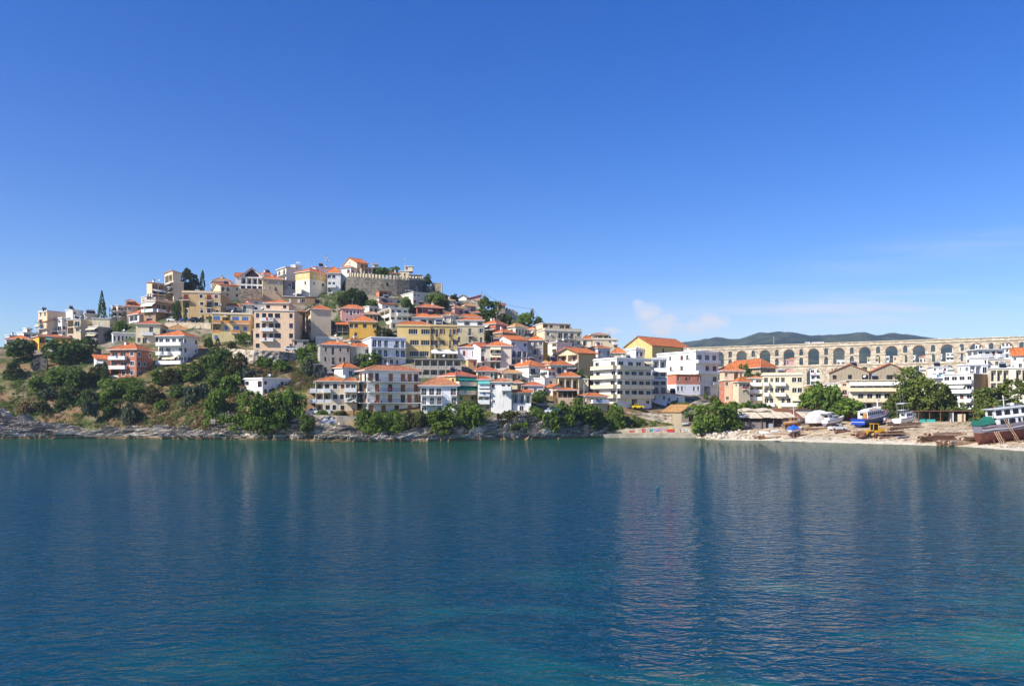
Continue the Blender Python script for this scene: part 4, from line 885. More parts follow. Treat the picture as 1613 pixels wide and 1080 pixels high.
# ------------------------------------------------ boat yard side
h('S', 60, 610, 822, 620, 790, 'hip', 'orange', 'stonehouse', '....', '.w.', 'building with a huge orange pyramid roof in front of the aqueduct', ridge=505, al=28, D=16, oh=.9, Y=264)
h('S', 26, 100, 412, 800, 1105, 'flat', None, 'salmon', 'w../.w./...', 'w.ww/...b/w.w.', 'pinkish brown house with red shutters and a round corner bay', sh='red', slab='warmwhite', top=((.0, .9, .1, .9), 2.7, 'hip', 1.1, '.', 'w.ow', 'peach'), Y=244, front='peach')
h('S', 400, 410, 640, 770, 1075, 'hip', 'orange', 'warmwhite', '', 'bb/bb/bb', 'narrow white house with three short balconies and washing right of the pink house', ridge=738, rail='p', D=7, Y=245)
h('S', 620, 652, 1205, 725, 1160, 'flat', None, 'cream', '', 'bwbb.gg/bwbb.gg/bb.bbAA', 'three storey cream apartment house with white balconies behind the boat shed', 'apartment_building', 'building', rail='p', parapet=.6, aw=('white', 'white', 'cream'), al=-12, Y=240)
h('S', 1260, 1340, 1482, 862, 1000, 'flat', None, 'ochre', 'b/w', 'bb/ww', 'small ochre house with an orange awning right of the cream apartments', D=7, al=0, Y=247)
h('U', 100, 200, 405, 845, 1010, 'flat', None, 'pink', 'A/b', 'AA/bb', 'pink and white balcony house behind the umbrella pine', aw=('white', 'white'), rail='p', D=7, al=-10, Y=246)
h('U', 400, 408, 505, 818, 1000, 'flat', None, 'peach', '', 'w/b', 'slim peach stair block joined to the awning apartments', D=8, al=-14, Y=242)
h('U', 236, 250, 796, 692, 830, 'gy', 'orange', 'stonehouse', '', 'w.w.g', 'old stone warehouse gable in front of the aqueduct, left of its twin', 'warehouse', 'building', ridge=575, frame='brown', D=12, Y=258, al=-14, group='twin stone warehouses', trim=False)
h('U', 798, 806, 1374, 690, 830, 'gy', 'orange', 'stonehouse', '', 'w.gg.', 'old stone warehouse gable in front of the aqueduct, right of its twin', 'warehouse', 'building', ridge=577, frame='brown', D=12, Y=256, al=-16, group='twin stone warehouses')
h('U', 505, 512, 1342, 800, 1245, 'flat', None, 'warmwhite', '', 'AAAAAAA/BbbbbAB/DDD.DDD', 'cream apartment building with long rows of white and yellow awnings', 'apartment_building', 'building', aw=('white', 'orange'), rail='p', railc='cream', Y=240, al=-13, oh=1.2, slab='cream')
h('W', 826, 985, 1352, 455, 660, 'flat', None, 'white', 'gg/gg', 'bbwb/bb.w', 'white stepped apartment house with rounded terraces touching the aqueduct', 'apartment_building', 'building', rail='p', al=5, oh=1.2, Y=250)
h('W', 1108, 1150, 1372, 588, 720, 'flat', None, 'warmwhite', '.', 'Bbb', 'cream balcony house between the stepped apartments and the frame building', rail='p', D=8, al=-5, Y=243)
h('W', 866, 900, 1130, 572, 700, 'flat', None, 'white', '', '...w', 'white blank walled house with one square window below the stepped apartments', D=8, al=-8, Y=242)
h('W', 702, 790, 1125, 672, 790, 'flat', None, 'bluewhite', 'w', 'wOOd', 'pale bluish terrace house above the brown blank wall', D=8, al=-8, Y=240)
h('S', 222, 300, 462, 822, 1010, 'hip', 'orange', 'beige', 'w/.', 'wbw/.w.', 'small beige bay house with an orange roof in front of the pinkish brown house', ridge=742, Y=240, sh='red')
h('W', 1128, 1166, 1700, 722, 1080, 'flat', None, 'warmwhite', '.', 'oOo.oO/oOo.oO', 'unfinished white frame building with big dark openings at the right edge', 'apartment_building', 'building', rail='r', al=-20, D=9, Y=234)
h('W', 1450, 1472, 1700, 545, 715, 'gx', 'orange', 'white', '', 'w.b/Bbb', 'white house with an orange roof at the right edge above the frame building', rise=2.4, al=-18, D=8, Y=240)
h('W', 498, 926, 1122, 795, 1320, 'flat', None, 'white', 'bbbb/AAAb/bbwb/bwwb', '.../.../.../...', 'apartment block with white awning balconies and a bare brown side wall', 'apartment_building', 'building', aw=('white', 'white'), rail='p', al=38, D=14, Y=232, front='brown')
h('W', 345, 352, 560, 700, 850, 'flat', None, 'white', '', 'wbw/bb.', 'white house with a cluttered roof behind the plane tree', rail='p', D=7, al=-14, ex='s', Y=250)

h('I', 1500, 1512, 1640, 872, 965, 'hip', 'old', 'warmwhite', '', 'w.w', 'small pale house with a faded roof right of the house under the brick loggias', ridge=822, D=7)
h('L', 558, 572, 706, 470, 545, 'hip', 'red', 'warmwhite', '', 'oo', 'low porch house with a dull red roof left below the large round ridge tree', ridge=447, D=6)
h('M', 1556, 1566, 1640, 372, 450, 'hip', 'tan', 'warmwhite', '', '.w', 'small house with a tan roof squeezed right of the grey plastered house', ridge=338, D=6)
# ------------------------------------------------ vegetation
BARK = mat('bark', (.11, .075, .045), .95, var=.25, scale=4)
LEAF = dict(fig=leaf_mat('fig leaves', (.190, .275, .042), (.075, .130, .020)), dark=leaf_mat('dark evergreen leaves', (.135, .200, .040), (.052, .092, .020)),
            pine=leaf_mat('pine needles', (.090, .130, .032), (.032, .058, .018)), grey=leaf_mat('grey green leaves', (.150, .190, .100), (.055, .080, .045)),
            lime=leaf_mat('fresh green leaves', (.160, .230, .035), (.060, .110, .018)), olive=leaf_mat('olive leaves', (.150, .150, .040), (.060, .070, .020)),
            dry=leaf_mat('dry scrub leaves', (.27, .175, .07), (.13, .085, .035)), plane=leaf_mat('plane tree leaves', (.190, .230, .045), (.075, .110, .022)),
            straw=leaf_mat('straw grass', (.34, .24, .10), (.18, .12, .05)))
nrg = np.random.default_rng(11)
def leaves(centres, rad, per, size, flat=.5):
    """random leaf sprays round each centre -> verts, faces"""
    n = len(centres); c = np.repeat(np.asarray(centres, float), per, 0); rr = np.repeat(np.asarray(rad, float) * np.ones(n), per)
    d = nrg.normal(size=(n * per, 3)); d /= np.linalg.norm(d, axis=1)[:, None]
    p = c + d * (rr * nrg.uniform(.35, 1, n * per) ** .5)[:, None]
    nn = d + nrg.normal(size=d.shape) * flat; nn /= np.linalg.norm(nn, axis=1)[:, None]
    t = np.cross(nn, nrg.normal(size=d.shape)); t /= np.linalg.norm(t, axis=1)[:, None]; b = np.cross(nn, t)
    s = (size * nrg.uniform(.6, 1.3, n * per))[:, None]
    v = np.stack([p - t * s, p - b * s * .6, p + t * s, p + b * s * .6], 1).reshape(-1, 3)
    return v
def leafmesh(name, v, m):
    n = len(v) // 4; me = bpy.data.meshes.new(name)
    me.vertices.add(len(v)); me.vertices.foreach_set('co', v.ravel()); me.loops.add(n * 4); me.loops.foreach_set('vertex_index', np.arange(n * 4, dtype=np.int32))
    me.polygons.add(n); me.polygons.foreach_set('loop_start', np.arange(0, n * 4, 4, dtype=np.int32)); me.polygons.foreach_set('loop_total', np.full(n, 4, dtype=np.int32))
    me.update(calc_edges=True); me.materials.append(m); return me
_cl = {}
def crown_mesh(kind, leaf, seed):
    key = (kind, leaf, seed)
    if key in _cl: return _cl[key]
    base = (kind, seed)
    if base not in _cl:
        rg = np.random.default_rng(seed * 7 + len(kind))
        pts = []; rad = []
        if kind in ('round', 'shrub', 'umbrella'):
            lobes = [(np.zeros(3), .62)]
            nl = dict(round=10, shrub=8, umbrella=11)[kind]
            for i in range(nl):
                d = rg.normal(size=3); d /= np.linalg.norm(d)
                if kind == 'umbrella': d[2] *= .25
                if kind == 'shrub': d[2] = abs(d[2]) * .8
                lobes.append((d * rg.uniform(.35, .72), rg.uniform(.28, .46)))
            nc = dict(round=520, shrub=240, umbrella=330)[kind]
            for i in range(nc):
                c, r = lobes[rg.integers(len(lobes))]
                d = rg.normal(size=3); d /= np.linalg.norm(d)
                if d[2] < -.55: d[2] = -d[2]
                q = c + d * r * rg.uniform(.75, 1.05)
                if kind == 'umbrella': q[2] *= .8
                pts.append(q); rad.append(rg.uniform(.06, .125))
            v = leaves(pts, rad, dict(round=17, shrub=20, umbrella=18)[kind], .052 if kind == 'round' else .066)
            lo, hi = np.percentile(v, 1.5, axis=0), np.percentile(v, 98.5, axis=0); v = (v - lo) / (hi - lo) * 2 - 1
        elif kind == 'cypress':
            for i in range(150):
                z = rg.uniform(-1, 1); r = .85 * (1 - ((z + .35) / 1.4) ** 2 if z > -.35 else 1 - (z + .35) ** 2 * .6); r = max(r, .04) * rg.uniform(.7, 1.05)
                a = rg.uniform(0, 6.28); pts.append((r * math.cos(a), r * math.sin(a), z)); rad.append(rg.uniform(.08, .2) if r > .2 else .07)
            v = leaves(pts, rad, 26, .075)
        elif kind == 'pine':
            for i in range(130):
                z = rg.uniform(-1, 1); r = (.25 + .75 * (1 - z) / 2) * rg.uniform(.5, 1.05); a = rg.uniform(0, 6.28)
                pts.append((r * math.cos(a), r * math.sin(a), z)); rad.append(rg.uniform(.10, .2))
            v = leaves(pts, rad, 26, .07)
        elif kind == 'araucaria':      # dense below, thin whorls of bare twigs above
            for i in range(130):
                z = rg.uniform(-1, .25); r = (.95 - .45 * (z + 1) / 1.25) * rg.uniform(.55, 1.05); a = rg.uniform(0, 6.28)
                pts.append((r * math.cos(a), r * math.sin(a), z)); rad.append(rg.uniform(.08, .17))
            for k in range(9):
                z = .25 + k * .083; r = .42 * (1 - k / 10)
                for a in range(5): t = a * 1.256 + k; pts.append((r * math.cos(t), r * math.sin(t), z)); rad.append(.05)
                pts.append((0, 0, z)); rad.append(.06)
            v = leaves(pts, rad, 22, .06)
        elif kind == 'yucca':
            pts = []
            vv = []
            for k in range(9):
                c = np.array([rg.uniform(-.6, .6), rg.uniform(-.5, .5), rg.uniform(-.1, .7)])
                for i in range(42):
                    d = rg.normal(size=3); d[2] = abs(d[2]) * .8 - .15; d /= np.linalg.norm(d); s = np.cross(d, (0, 0, 1)); s /= np.linalg.norm(s) + 1e-6
                    vv += [c - s * .03, c + s * .03, c + d * .36 + s * .018, c + d * .42 - s * .0]
            v = np.array(vv)
        elif kind == 'palm': v = None
        _cl[base] = v
    me = leafmesh('crown', _cl[base], LEAF[leaf]); _cl[key] = me; return me
_tk = {}
def trunk_mesh(kind):
    if kind in _tk: return _tk[kind]
    b = MB(); rg = random.Random(kind)
    if kind == 'tall':
        b.cone((0, 0, -.6), (.02, 0, 1), .10, .06, BARK, 8)
        for i in range(7): a = i * .9; b.cone((0, 0, .55 + i * .06), (.45 * math.cos(a), .45 * math.sin(a), 1.0 + i * .07), .035, .012, BARK, 5)
    else:
        for i in range(4): a = i * 1.6; b.cone((.05 * math.cos(a), .05 * math.sin(a), -.5), (.5 * math.cos(a), .5 * math.sin(a), .9), .06, .02, BARK, 6)
    _tk[kind] = b.mesh('trunk'); return _tk[kind]
ntree = 0
def tree(x, yb, wpx, hpx, kind, leaf, label, cat='tree', name=None, trunk=.28, off=0.0, Y=None, group='trees and shrubs of the hill and shore', depth=.9):
    global ntree; ntree += 1
    Yd = Y if Y else hit(x, yb, off)
    s = Yd / F; w_, h_ = wpx * s / 2, hpx * s
    if x < 335 and yb > 575: w_ *= .86; h_ *= .86
    p = P(x, yb, Yd)
    nm = name or ('shrub' if cat == 'shrub' else 'tree')
    t = thing(nm, label, cat, p, 0, group)
    k = 'tall' if trunk > .1 else 'low'
    tr = link('trunk', trunk_mesh(k), t); hc = h_ * trunk; tr.scale = (min(h_ * .5, w_ * .9), min(h_ * .5, w_ * .9), max(hc + h_ * .1, .5))
    cr_ = link('crown', crown_mesh(kind, leaf, ntree % 3 + 1), t); cr_.location = (0, 0, hc + (h_ - hc) / 2)
    if kind in ('shrub',): cr_.location.z = hc + (h_ - hc) * .38; cr_.scale = (w_, w_ * depth, (h_ - hc) * .62)
    else: cr_.scale = (w_, w_ * depth, (h_ - hc) / 2)
    if kind in ('umbrella',): cr_.scale.z = (h_ - hc) / 1.3
    cr_.rotation_euler = (0, 0, ntree * 1.7)
    return t
T = tree
# skyline and town
T(160.5, 502, 17, 45, 'araucaria', 'dark', 'tall dark conical conifer with a thin bare tip on the left skyline', name='conifer_tree', trunk=.03)
T(297, 461, 33, 35, 'round', 'pine', 'large dense round tree on the skyline above the tan mansion', trunk=.04, off=8)
T(319, 461, 10, 35, 'cypress', 'dark', 'slender dark cypress beside the round skyline tree', name='cypress_tree', trunk=.03, off=8)
T(278, 506, 13, 30, 'round', 'dark', 'dark bushy tree in the gap left of the tan mansion', trunk=.04)
T(291, 506, 8, 30, 'cypress', 'lime', 'green climber covered tree against the corner of the tan mansion', trunk=.03, off=-4)
T(319.5, 508, 5, 12, 'cypress', 'lime', 'small yellow green thuja at the foot of the tan mansion, left of its door', cat='shrub', name='thuja_shrub', trunk=0, off=-3)
T(330.5, 508, 5, 12, 'cypress', 'lime', 'small yellow green thuja at the foot of the tan mansion, right of its door', cat='shrub', name='thuja_shrub', trunk=0, off=-3)
T(466, 466, 32, 13, 'shrub', 'fig', 'wide hedge like shrub below the grey veranda house', cat='shrub', trunk=0)
T(438, 468, 14, 8, 'shrub', 'dark', 'low dark shrub under the olive cream house', cat='shrub', trunk=0)
T(559, 481, 30, 25, 'round', 'dark', 'dark tree on the rocks at the left foot of the fortress wall', trunk=.04)
T(541, 482, 18, 18, 'shrub', 'olive', 'olive brown shrub on the rock outcrop beside the fortress', cat='shrub', trunk=0)
T(573, 474, 14, 9, 'shrub', 'lime', 'light green shrub in front of the fortress wall', cat='shrub', trunk=0, off=-2)
T(599, 437, 25, 15, 'round', 'dark', 'dark tree rising behind the battlements in the middle', trunk=.04, Y=326)
T(621, 430, 17, 10, 'round', 'fig', 'small tree behind the dark brown lean-to on the hilltop', trunk=.04, Y=332)
T(672, 449, 14, 16, 'round', 'dark', 'dark ivy like tree at the right end of the battlements', trunk=.04, Y=321)
T(641, 493, 21, 24, 'round', 'dark', 'dark tree between the solar tank block and brick house', trunk=.04)
T(587, 481, 20, 9, 'shrub', 'fig', 'green shrub on the terrace below the terracotta house', cat='shrub', trunk=0)
T(690, 480, 34, 14, 'shrub', 'fig', 'broad green shrub at the foot of the stone tower', cat='shrub', trunk=0)
T(711, 477, 18, 12, 'shrub', 'olive', 'olive shrub right of the stone tower on the ridge', cat='shrub', trunk=0)
T(769, 507, 37, 37, 'round', 'dark', 'large dark round tree on the ridge below the leaning utility pole', trunk=.04)
T(797, 511, 20, 16, 'round', 'fig', 'mid green tree in front of the ruined battlements', trunk=.04)
T(826, 512, 24, 18, 'round', 'fig', 'green tree on the ridge right of the ruined battlements', trunk=.12)
T(838, 512, 14, 24, 'pine', 'pine', 'tall pointed tree on the ridge beside the second utility pole', trunk=.04)
T(850, 513, 15, 14, 'round', 'fig', 'low round tree at the right end of the ridge', trunk=.04)
T(770, 538, 14, 17, 'round', 'olive', 'olive green tree between neoclassical and reddish house', trunk=.04)
T(608, 532, 32, 14, 'shrub', 'olive', 'brownish hedge right of the mustard house', cat='shrub', trunk=0)
T(484, 574, 32, 31, 'round', 'fig', 'round bright green tree at the right end of the rubble wall', trunk=.04)
T(498, 588, 20, 20, 'shrub', 'fig', 'shrub under the round green tree by the grey mansion', cat='shrub', trunk=0)
T(582, 582, 38, 27, 'round', 'fig', 'broad green tree in front of the blue-white terrace house', trunk=.04)
T(912, 598, 16, 15, 'round', 'fig', 'round tree below the bare tan gable wall', trunk=.04)
T(930, 600, 14, 8, 'shrub', 'lime', 'light green shrub left of the big white apartment block', cat='shrub', trunk=0)
T(848, 633, 24, 18, 'round', 'fig', 'leafy tree beside the terrace with washing and red flowers', trunk=.04)
T(818, 606, 12, 9, 'shrub', 'olive', 'potted shrub in front of the brownish orange roofed house', cat='shrub', trunk=0)
T(384, 542, 20, 17, 'round', 'fig', 'green tree in front of the house with blue shutters', trunk=.04)
T(364, 548, 14, 9, 'shrub', 'olive', 'low olive shrub left of the tree by the blue shutter house', cat='shrub', trunk=0)
T(343, 546, 10, 14, 'cypress', 'dark', 'small dark conical shrub at the corner of the blue shutter house', cat='shrub', trunk=0)
T(328, 545, 13, 12, 'shrub', 'dark', 'dark shrub on the rubble slope left of the blue shutter house', cat='shrub', trunk=0)
T(190, 520, 22, 14, 'shrub', 'fig', 'bush under the narrow house right of the skyline conifer', cat='shrub', trunk=0)
T(168, 535, 20, 15, 'shrub', 'dark', 'bush beside the three cream awnings', cat='shrub', trunk=0)
# left slope
T(33, 565, 40, 29, 'round', 'fig', 'leafy tree in front of the grey stone house at the far left', trunk=.04, off=-2)
T(22, 598, 30, 34, 'round', 'dark', 'dark tree at the left edge halfway down the slope', trunk=.04)
T(60, 580, 22, 20, 'shrub', 'grey', 'grey green ivy shrub over the ruined wall on the left slope', cat='shrub', trunk=0)
T(98, 572, 46, 34, 'round', 'dark', 'big dark tree below the faded pinkish roof', trunk=.04)
T(131, 565, 38, 34, 'round', 'dark', 'big dark tree above the dark stone wall, left of the salmon villa', trunk=.04)
T(90, 604, 42, 30, 'round', 'fig', 'large mid green tree in the middle of the left slope', trunk=.04)
T(122, 612, 46, 38, 'round', 'dark', 'very dark spreading tree on the left slope', trunk=.04)
T(150, 600, 30, 28, 'round', 'olive', 'olive tinted tree beside the white annex', trunk=.04)
T(165, 597, 17, 32, 'cypress', 'dark', 'dense dark conical tree against the salmon villa', trunk=.0, off=-4)
T(110, 636, 32, 28, 'round', 'dark', 'dark tree above the grassy rock on the left shore', trunk=.0)
T(140, 645, 40, 36, 'round', 'dark', 'dark tree above the shore cave', trunk=.0)
T(178, 628, 44, 34, 'round', 'fig', 'leafy tree directly below the salmon villa', trunk=.0)
T(200, 618, 36, 26, 'round', 'fig', 'bright leafy tree right below the salmon villa terrace', trunk=.0)
T(172, 655, 34, 34, 'round', 'lime', 'ivy covered tree hanging above the cave rocks', trunk=.0)
T(216, 632, 38, 34, 'round', 'fig', 'spreading tree below and right of the salmon villa', trunk=.0)
T(207, 664, 32, 30, 'shrub', 'grey', 'grey green bush hanging over the left shore rocks', cat='shrub', trunk=0)
T(240, 634, 36, 30, 'round', 'olive', 'olive tree beside the small blue tarpaulin', trunk=.0)
T(252, 606, 30, 30, 'round', 'fig', 'green tree at the left foot of the cream balcony villa', trunk=.04)
T(275, 604, 40, 26, 'round', 'olive', 'olive tree below the cream balcony villa', trunk=.04)
T(300, 600, 40, 34, 'round', 'fig', 'bright green tree right of the cream balcony villa', trunk=.04)
T(323, 585, 24, 32, 'round', 'fig', 'tall green tree between cream balcony villa and rubble slope', trunk=.04)
T(346, 585, 38, 36, 'round', 'dark', 'large dark tree below the blue shutter house', trunk=.04)
T(372, 594, 34, 36, 'round', 'olive', 'olive green tree at the left end of the rubble wall', trunk=.04)
T(342, 610, 28, 30, 'round', 'fig', 'fresh green tree on the upper middle slope', trunk=.0)
T(364, 617, 34, 26, 'shrub', 'fig', 'green bush above the white cottage outhouse', cat='shrub', trunk=0)
T(388, 605, 26, 24, 'shrub', 'grey', 'grey green bush left above the white cottage', cat='shrub', trunk=0)
T(280, 626, 28, 22, 'round', 'dark', 'dark tree in the hollow below the cream balcony villa', trunk=.0)
T(310, 628, 36, 24, 'shrub', 'grey', 'grey green bush on the tilted slabs in mid slope', cat='shrub', trunk=0)
T(296, 640, 22, 18, 'shrub', 'grey', 'grey green bush above the slabs left of the fig tree', cat='shrub', trunk=0)
T(255, 646, 20, 18, 'shrub', 'fig', 'green bush on bedded rock left of the red scrub', cat='shrub', trunk=0)
T(40, 650, 26, 18, 'shrub', 'straw', 'pale straw coloured bush above the left shore rocks', cat='shrub', trunk=0)
T(66, 650, 24, 20, 'shrub', 'olive', 'rounded olive bush right of the straw coloured bush', cat='shrub', trunk=0)
T(94, 645, 14, 14, 'shrub', 'dark', 'small dark ball shaped bush on the left slope', cat='shrub', trunk=0)
T(143, 650, 22, 22, 'shrub', 'grey', 'agave like pale bush above the cave', cat='shrub', trunk=0, off=-5)
T(60, 612, 30, 20, 'shrub', 'fig', 'low green bush on the terrace at the far left', cat='shrub', trunk=0)
T(75, 628, 34, 18, 'shrub', 'grey', 'grey green mound shaped bush on the left slope', cat='shrub', trunk=0)
T(417, 578, 22, 15, 'shrub', 'fig', 'round bush below the middle of the rubble wall', cat='shrub', trunk=0)
T(443, 584, 28, 16, 'shrub', 'fig', 'domed green bush in dry grass below the rubble wall', cat='shrub', trunk=0)
T(490, 592, 26, 26, 'shrub', 'grey', 'grey green bush beside the narrow old annex', cat='shrub', trunk=0)
# shore
T(342, 666, 42, 50, 'round', 'fig', 'round bright fig tree standing alone above the white shore slab', trunk=.0, off=0)
T(357, 668, 28, 15, 'shrub', 'fig', 'low bush spilling over the dark shore slab', cat='shrub', trunk=0, off=-2)
T(398, 676, 54, 56, 'round', 'fig', 'large fig tree below the white cottage, left of three', trunk=.0, off=-1)
T(432, 680, 62, 58, 'round', 'fig', 'largest fig tree leaning over the black shore gap', trunk=.0, off=-3)
T(461, 668, 40, 54, 'round', 'fig', 'dense fig tree just left of the seawall corner', trunk=.0)
T(485, 679, 22, 25, 'round', 'lime', 'small fresh green tree growing from the concrete seawall', trunk=.0, off=-5)
T(557, 655, 30, 30, 'yucca', 'grey', 'spiky yucca clump beside the big white apartment house', name='yucca_plant', cat='plant', trunk=.3, off=-1)
T(507, 655, 20, 9, 'shrub', 'fig', 'garden shrub behind the seawall below the beige seaside house', cat='shrub', trunk=0, off=-1)
T(536, 656, 18, 9, 'shrub', 'olive', 'low garden shrub beside the yucca clump', cat='shrub', trunk=0, off=-1)
T(579, 668, 26, 22, 'shrub', 'lime', 'light green bush under the left end of the white apartment house', cat='shrub', trunk=0, off=-1)
T(593, 684, 36, 34, 'round', 'fig', 'overhanging fig tree below the white apartment house, left one', trunk=.0, off=-2)
T(616, 682, 36, 32, 'round', 'fig', 'overhanging fig tree below the white apartment house, right one', trunk=.0, off=-2)
T(652, 676, 24, 26, 'shrub', 'olive', 'brownish bush above the broken rocks below the apartment house', cat='shrub', trunk=0, off=-1)
T(664, 668, 18, 20, 'shrub', 'lime', 'light bush left of the twin round trees', cat='shrub', trunk=0, off=-1)
T(698, 681, 50, 42, 'round', 'fig', 'round green tree on the shore, left of the twin trees', trunk=.0, off=-1)
T(742, 679, 44, 43, 'round', 'fig', 'round green tree on the shore, right of the twin trees', trunk=.0, off=-1)
T(775, 680, 18, 16, 'shrub', 'fig', 'bush beside the stone buttress', cat='shrub', trunk=0)
T(800, 682, 30, 18, 'shrub', 'olive', 'olive bush under the blank white wall', cat='shrub', trunk=0)
T(822, 684, 24, 20, 'shrub', 'fig', 'green bush on the shore path below the terrace house', cat='shrub', trunk=0)
T(800, 664, 34, 16, 'shrub', 'olive', 'olive brown bush at the top of the bank under the white wall', cat='shrub', trunk=0)
T(846, 662, 30, 20, 'shrub', 'lime', 'yellow green bush under the stone base of the terrace house', cat='shrub', trunk=0)
T(862, 676, 36, 26, 'shrub', 'lime', 'large yellow green bush below the parked dark car', cat='shrub', trunk=0)
T(893, 672, 40, 38, 'round', 'lime', 'yellow green tree below the dark veranda house', trunk=.0)
T(922, 674, 48, 44, 'round', 'lime', 'broad yellow green tree below the peach cottage', trunk=.0)
T(942, 680, 24, 34, 'round', 'dark', 'darker tree at the right end of the yellow green thicket', trunk=.0)
T(972, 673, 28, 37, 'round', 'fig', 'egg shaped dark green tree left of the yellow car', trunk=.0)
T(965, 679, 22, 10, 'shrub', 'fig', 'low bush at the root of the egg shaped tree', cat='shrub', trunk=0, off=-2)
T(1000, 672, 14, 10, 'shrub', 'olive', 'bush against the stone wall under the yellow car', cat='shrub', trunk=0)
T(1013, 668, 9, 8, 'shrub', 'fig', 'tiny dark bush against the stone wall', cat='shrub', trunk=0)
T(1064, 667, 15, 19, 'cypress', 'olive', 'rounded conical bush in front of the stone hut', cat='shrub', trunk=0)
T(1070, 645, 26, 12, 'shrub', 'lime', 'hedge above the tiled roof of the stone hut', cat='shrub', trunk=0, off=2)
T(1118, 681, 64, 48, 'round', 'fig', 'big fig tree covering the ground between hut and boat shed', trunk=.04, off=0)
T(1146, 678, 40, 42, 'round', 'fig', 'fig tree touching the left end of the boat shed', trunk=.0, off=1)
T(1106, 679, 34, 28, 'round', 'fig', 'low fig tree in front of the stone hut gable', trunk=.0, off=-3)
T(1126, 640, 18, 16, 'shrub', 'olive', 'olive bush under the pinkish brown house', cat='shrub', trunk=0)
T(1112, 634, 9, 18, 'cypress', 'dark', 'thin dark conical shrub between the white stepped block and pink house', cat='shrub', trunk=0)
T(1168, 650, 34, 16, 'shrub', 'fig', 'green hedge above the left half of the boat shed', cat='shrub', trunk=0, Y=232)
T(1196, 650, 34, 14, 'shrub', 'dark', 'dark hedge above the middle of the boat shed', cat='shrub', trunk=0, Y=233)
T(1182, 645, 40, 66, 'round', 'dark', 'dark tree growing under the pyramid roof', trunk=.1, Y=257)
T(1293, 655, 54, 40, 'umbrella', 'fig', 'wide flat topped pine in front of the ochre house', trunk=.42, Y=226, name='umbrella_pine')
T(1332, 656, 56, 22, 'umbrella', 'fig', 'lower flat topped pine branching over the white trawler', trunk=.3, Y=224, name='umbrella_pine')
T(1448, 668, 72, 84, 'round', 'plane', 'huge plane tree hiding the right end of the awning apartments', trunk=.14, Y=222, name='plane_tree')
T(1478, 670, 56, 62, 'round', 'plane', 'plane tree right beside the huge plane tree', trunk=.14, Y=219, name='plane_tree')
T(1414, 664, 46, 44, 'round', 'plane', 'smaller plane tree left of the huge plane tree', trunk=.12, Y=224, name='plane_tree')
T(1512, 668, 26, 32, 'round', 'lime', 'vine covered tree over the beach tavern', trunk=.04, Y=216)
T(1495, 662, 40, 14, 'umbrella', 'lime', 'creeping vine canopy over the beach tavern', cat='plant', name='vine_canopy', trunk=.3, Y=217)
T(1530, 664, 22, 22, 'round', 'fig', 'small tree behind the green tarpaulin of the big boat', trunk=.04, Y=214)
T(1573, 668, 70, 66, 'round', 'plane', 'large spreading tree behind the big boat at the right edge', trunk=.2, Y=208)
T(1556, 660, 36, 34, 'round', 'plane', 'leafy lower branches tree left of the spreading tree', trunk=.04, Y=209)

# ------------------------------------------------ undergrowth: nobody could count it
def scatter(name, label, areas, leaf, size):
    allv = []
    for (u0, u1, y0, y1, n, r0, r1, per, thr) in areas:
        cs = []; rs = []
        for _ in range(n):
            u = random.uniform(u0, u1); y = random.uniform(y0, y1)
            if noise.noise(Vector((u * .05, y * .09, hash(leaf) % 7 * 0 + len(leaf)))) < thr: continue
            Y = hit(u, y)
            if Y > float(np.interp(u, KT[0], KT[1])): continue
            r = random.uniform(r0, r1); z = ground(u, Y); p = ((u - CX) / F * Y, Y, z + r * .3); cs.append(p); rs.append(r)
        if cs:
            v = leaves(cs, rs, per, size); allv.append(v)
    v = np.concatenate(allv)
    o = link(name, leafmesh(name, v, LEAF[leaf])); tag(o, label, 'undergrowth', kind='stuff')
scatter('undergrowth', 'dark green undergrowth covering the slope below the houses', [(-20, 330, 585, 676, 900, .5, 1.3, 40, -.08), (320, 400, 560, 620, 160, .5, 1.2, 40, -.1), (560, 680, 653, 684, 420, .4, .9, 40, -.35), (480, 560, 460, 492, 320, .4, 1.0, 34, -.3), (660, 960, 655, 684, 420, .4, 1.0, 40, -.1), (960, 1100, 660, 682, 90, .3, .6, 30, 0), (480, 960, 470, 640, 900, .4, 1.0, 30, -.02), (700, 850, 470, 520, 260, .5, 1.2, 30, -.1), (175, 520, 450, 548, 520, .4, .9, 30, -.02), (1150, 1600, 640, 652, 120, .4, 1.0, 30, 0)], 'dark', .20)
scatter('undergrowth', 'fresh green low bushes among the dry scrub', [(-20, 480, 570, 668, 700, .4, 1.0, 36, .0), (560, 1000, 650, 684, 700, .4, .9, 36, -.2), (480, 960, 460, 630, 700, .3, .8, 28, .02), (960, 1200, 590, 650, 200, .3, .8, 28, 0), (960, 1090, 664, 684, 120, .25, .5, 26, -.2)], 'fig', .19)
scatter('dry_scrub', 'reddish brown dry scrub on the bank above the shore rocks', [(-20, 110, 600, 660, 260, .3, .7, 30, -.1), (205, 400, 625, 686, 1100, .3, .8, 34, -.35), (380, 500, 570, 615, 420, .3, .8, 34, -.3), (760, 900, 640, 682, 260, .3, .7, 30, -.1)], 'dry', .16)
scatter('dry_grass', 'olive and straw coloured grass on the open slope', [(-20, 330, 600, 672, 380, .3, .6, 28, 0), (390, 500, 565, 612, 420, .3, .7, 32, -.2), (330, 400, 600, 640, 200, .3, .6, 28, -.1), (760, 960, 640, 684, 200, .3, .6, 28, 0), (700, 850, 480, 520, 120, .3, .6, 24, 0)], 'olive', .15)
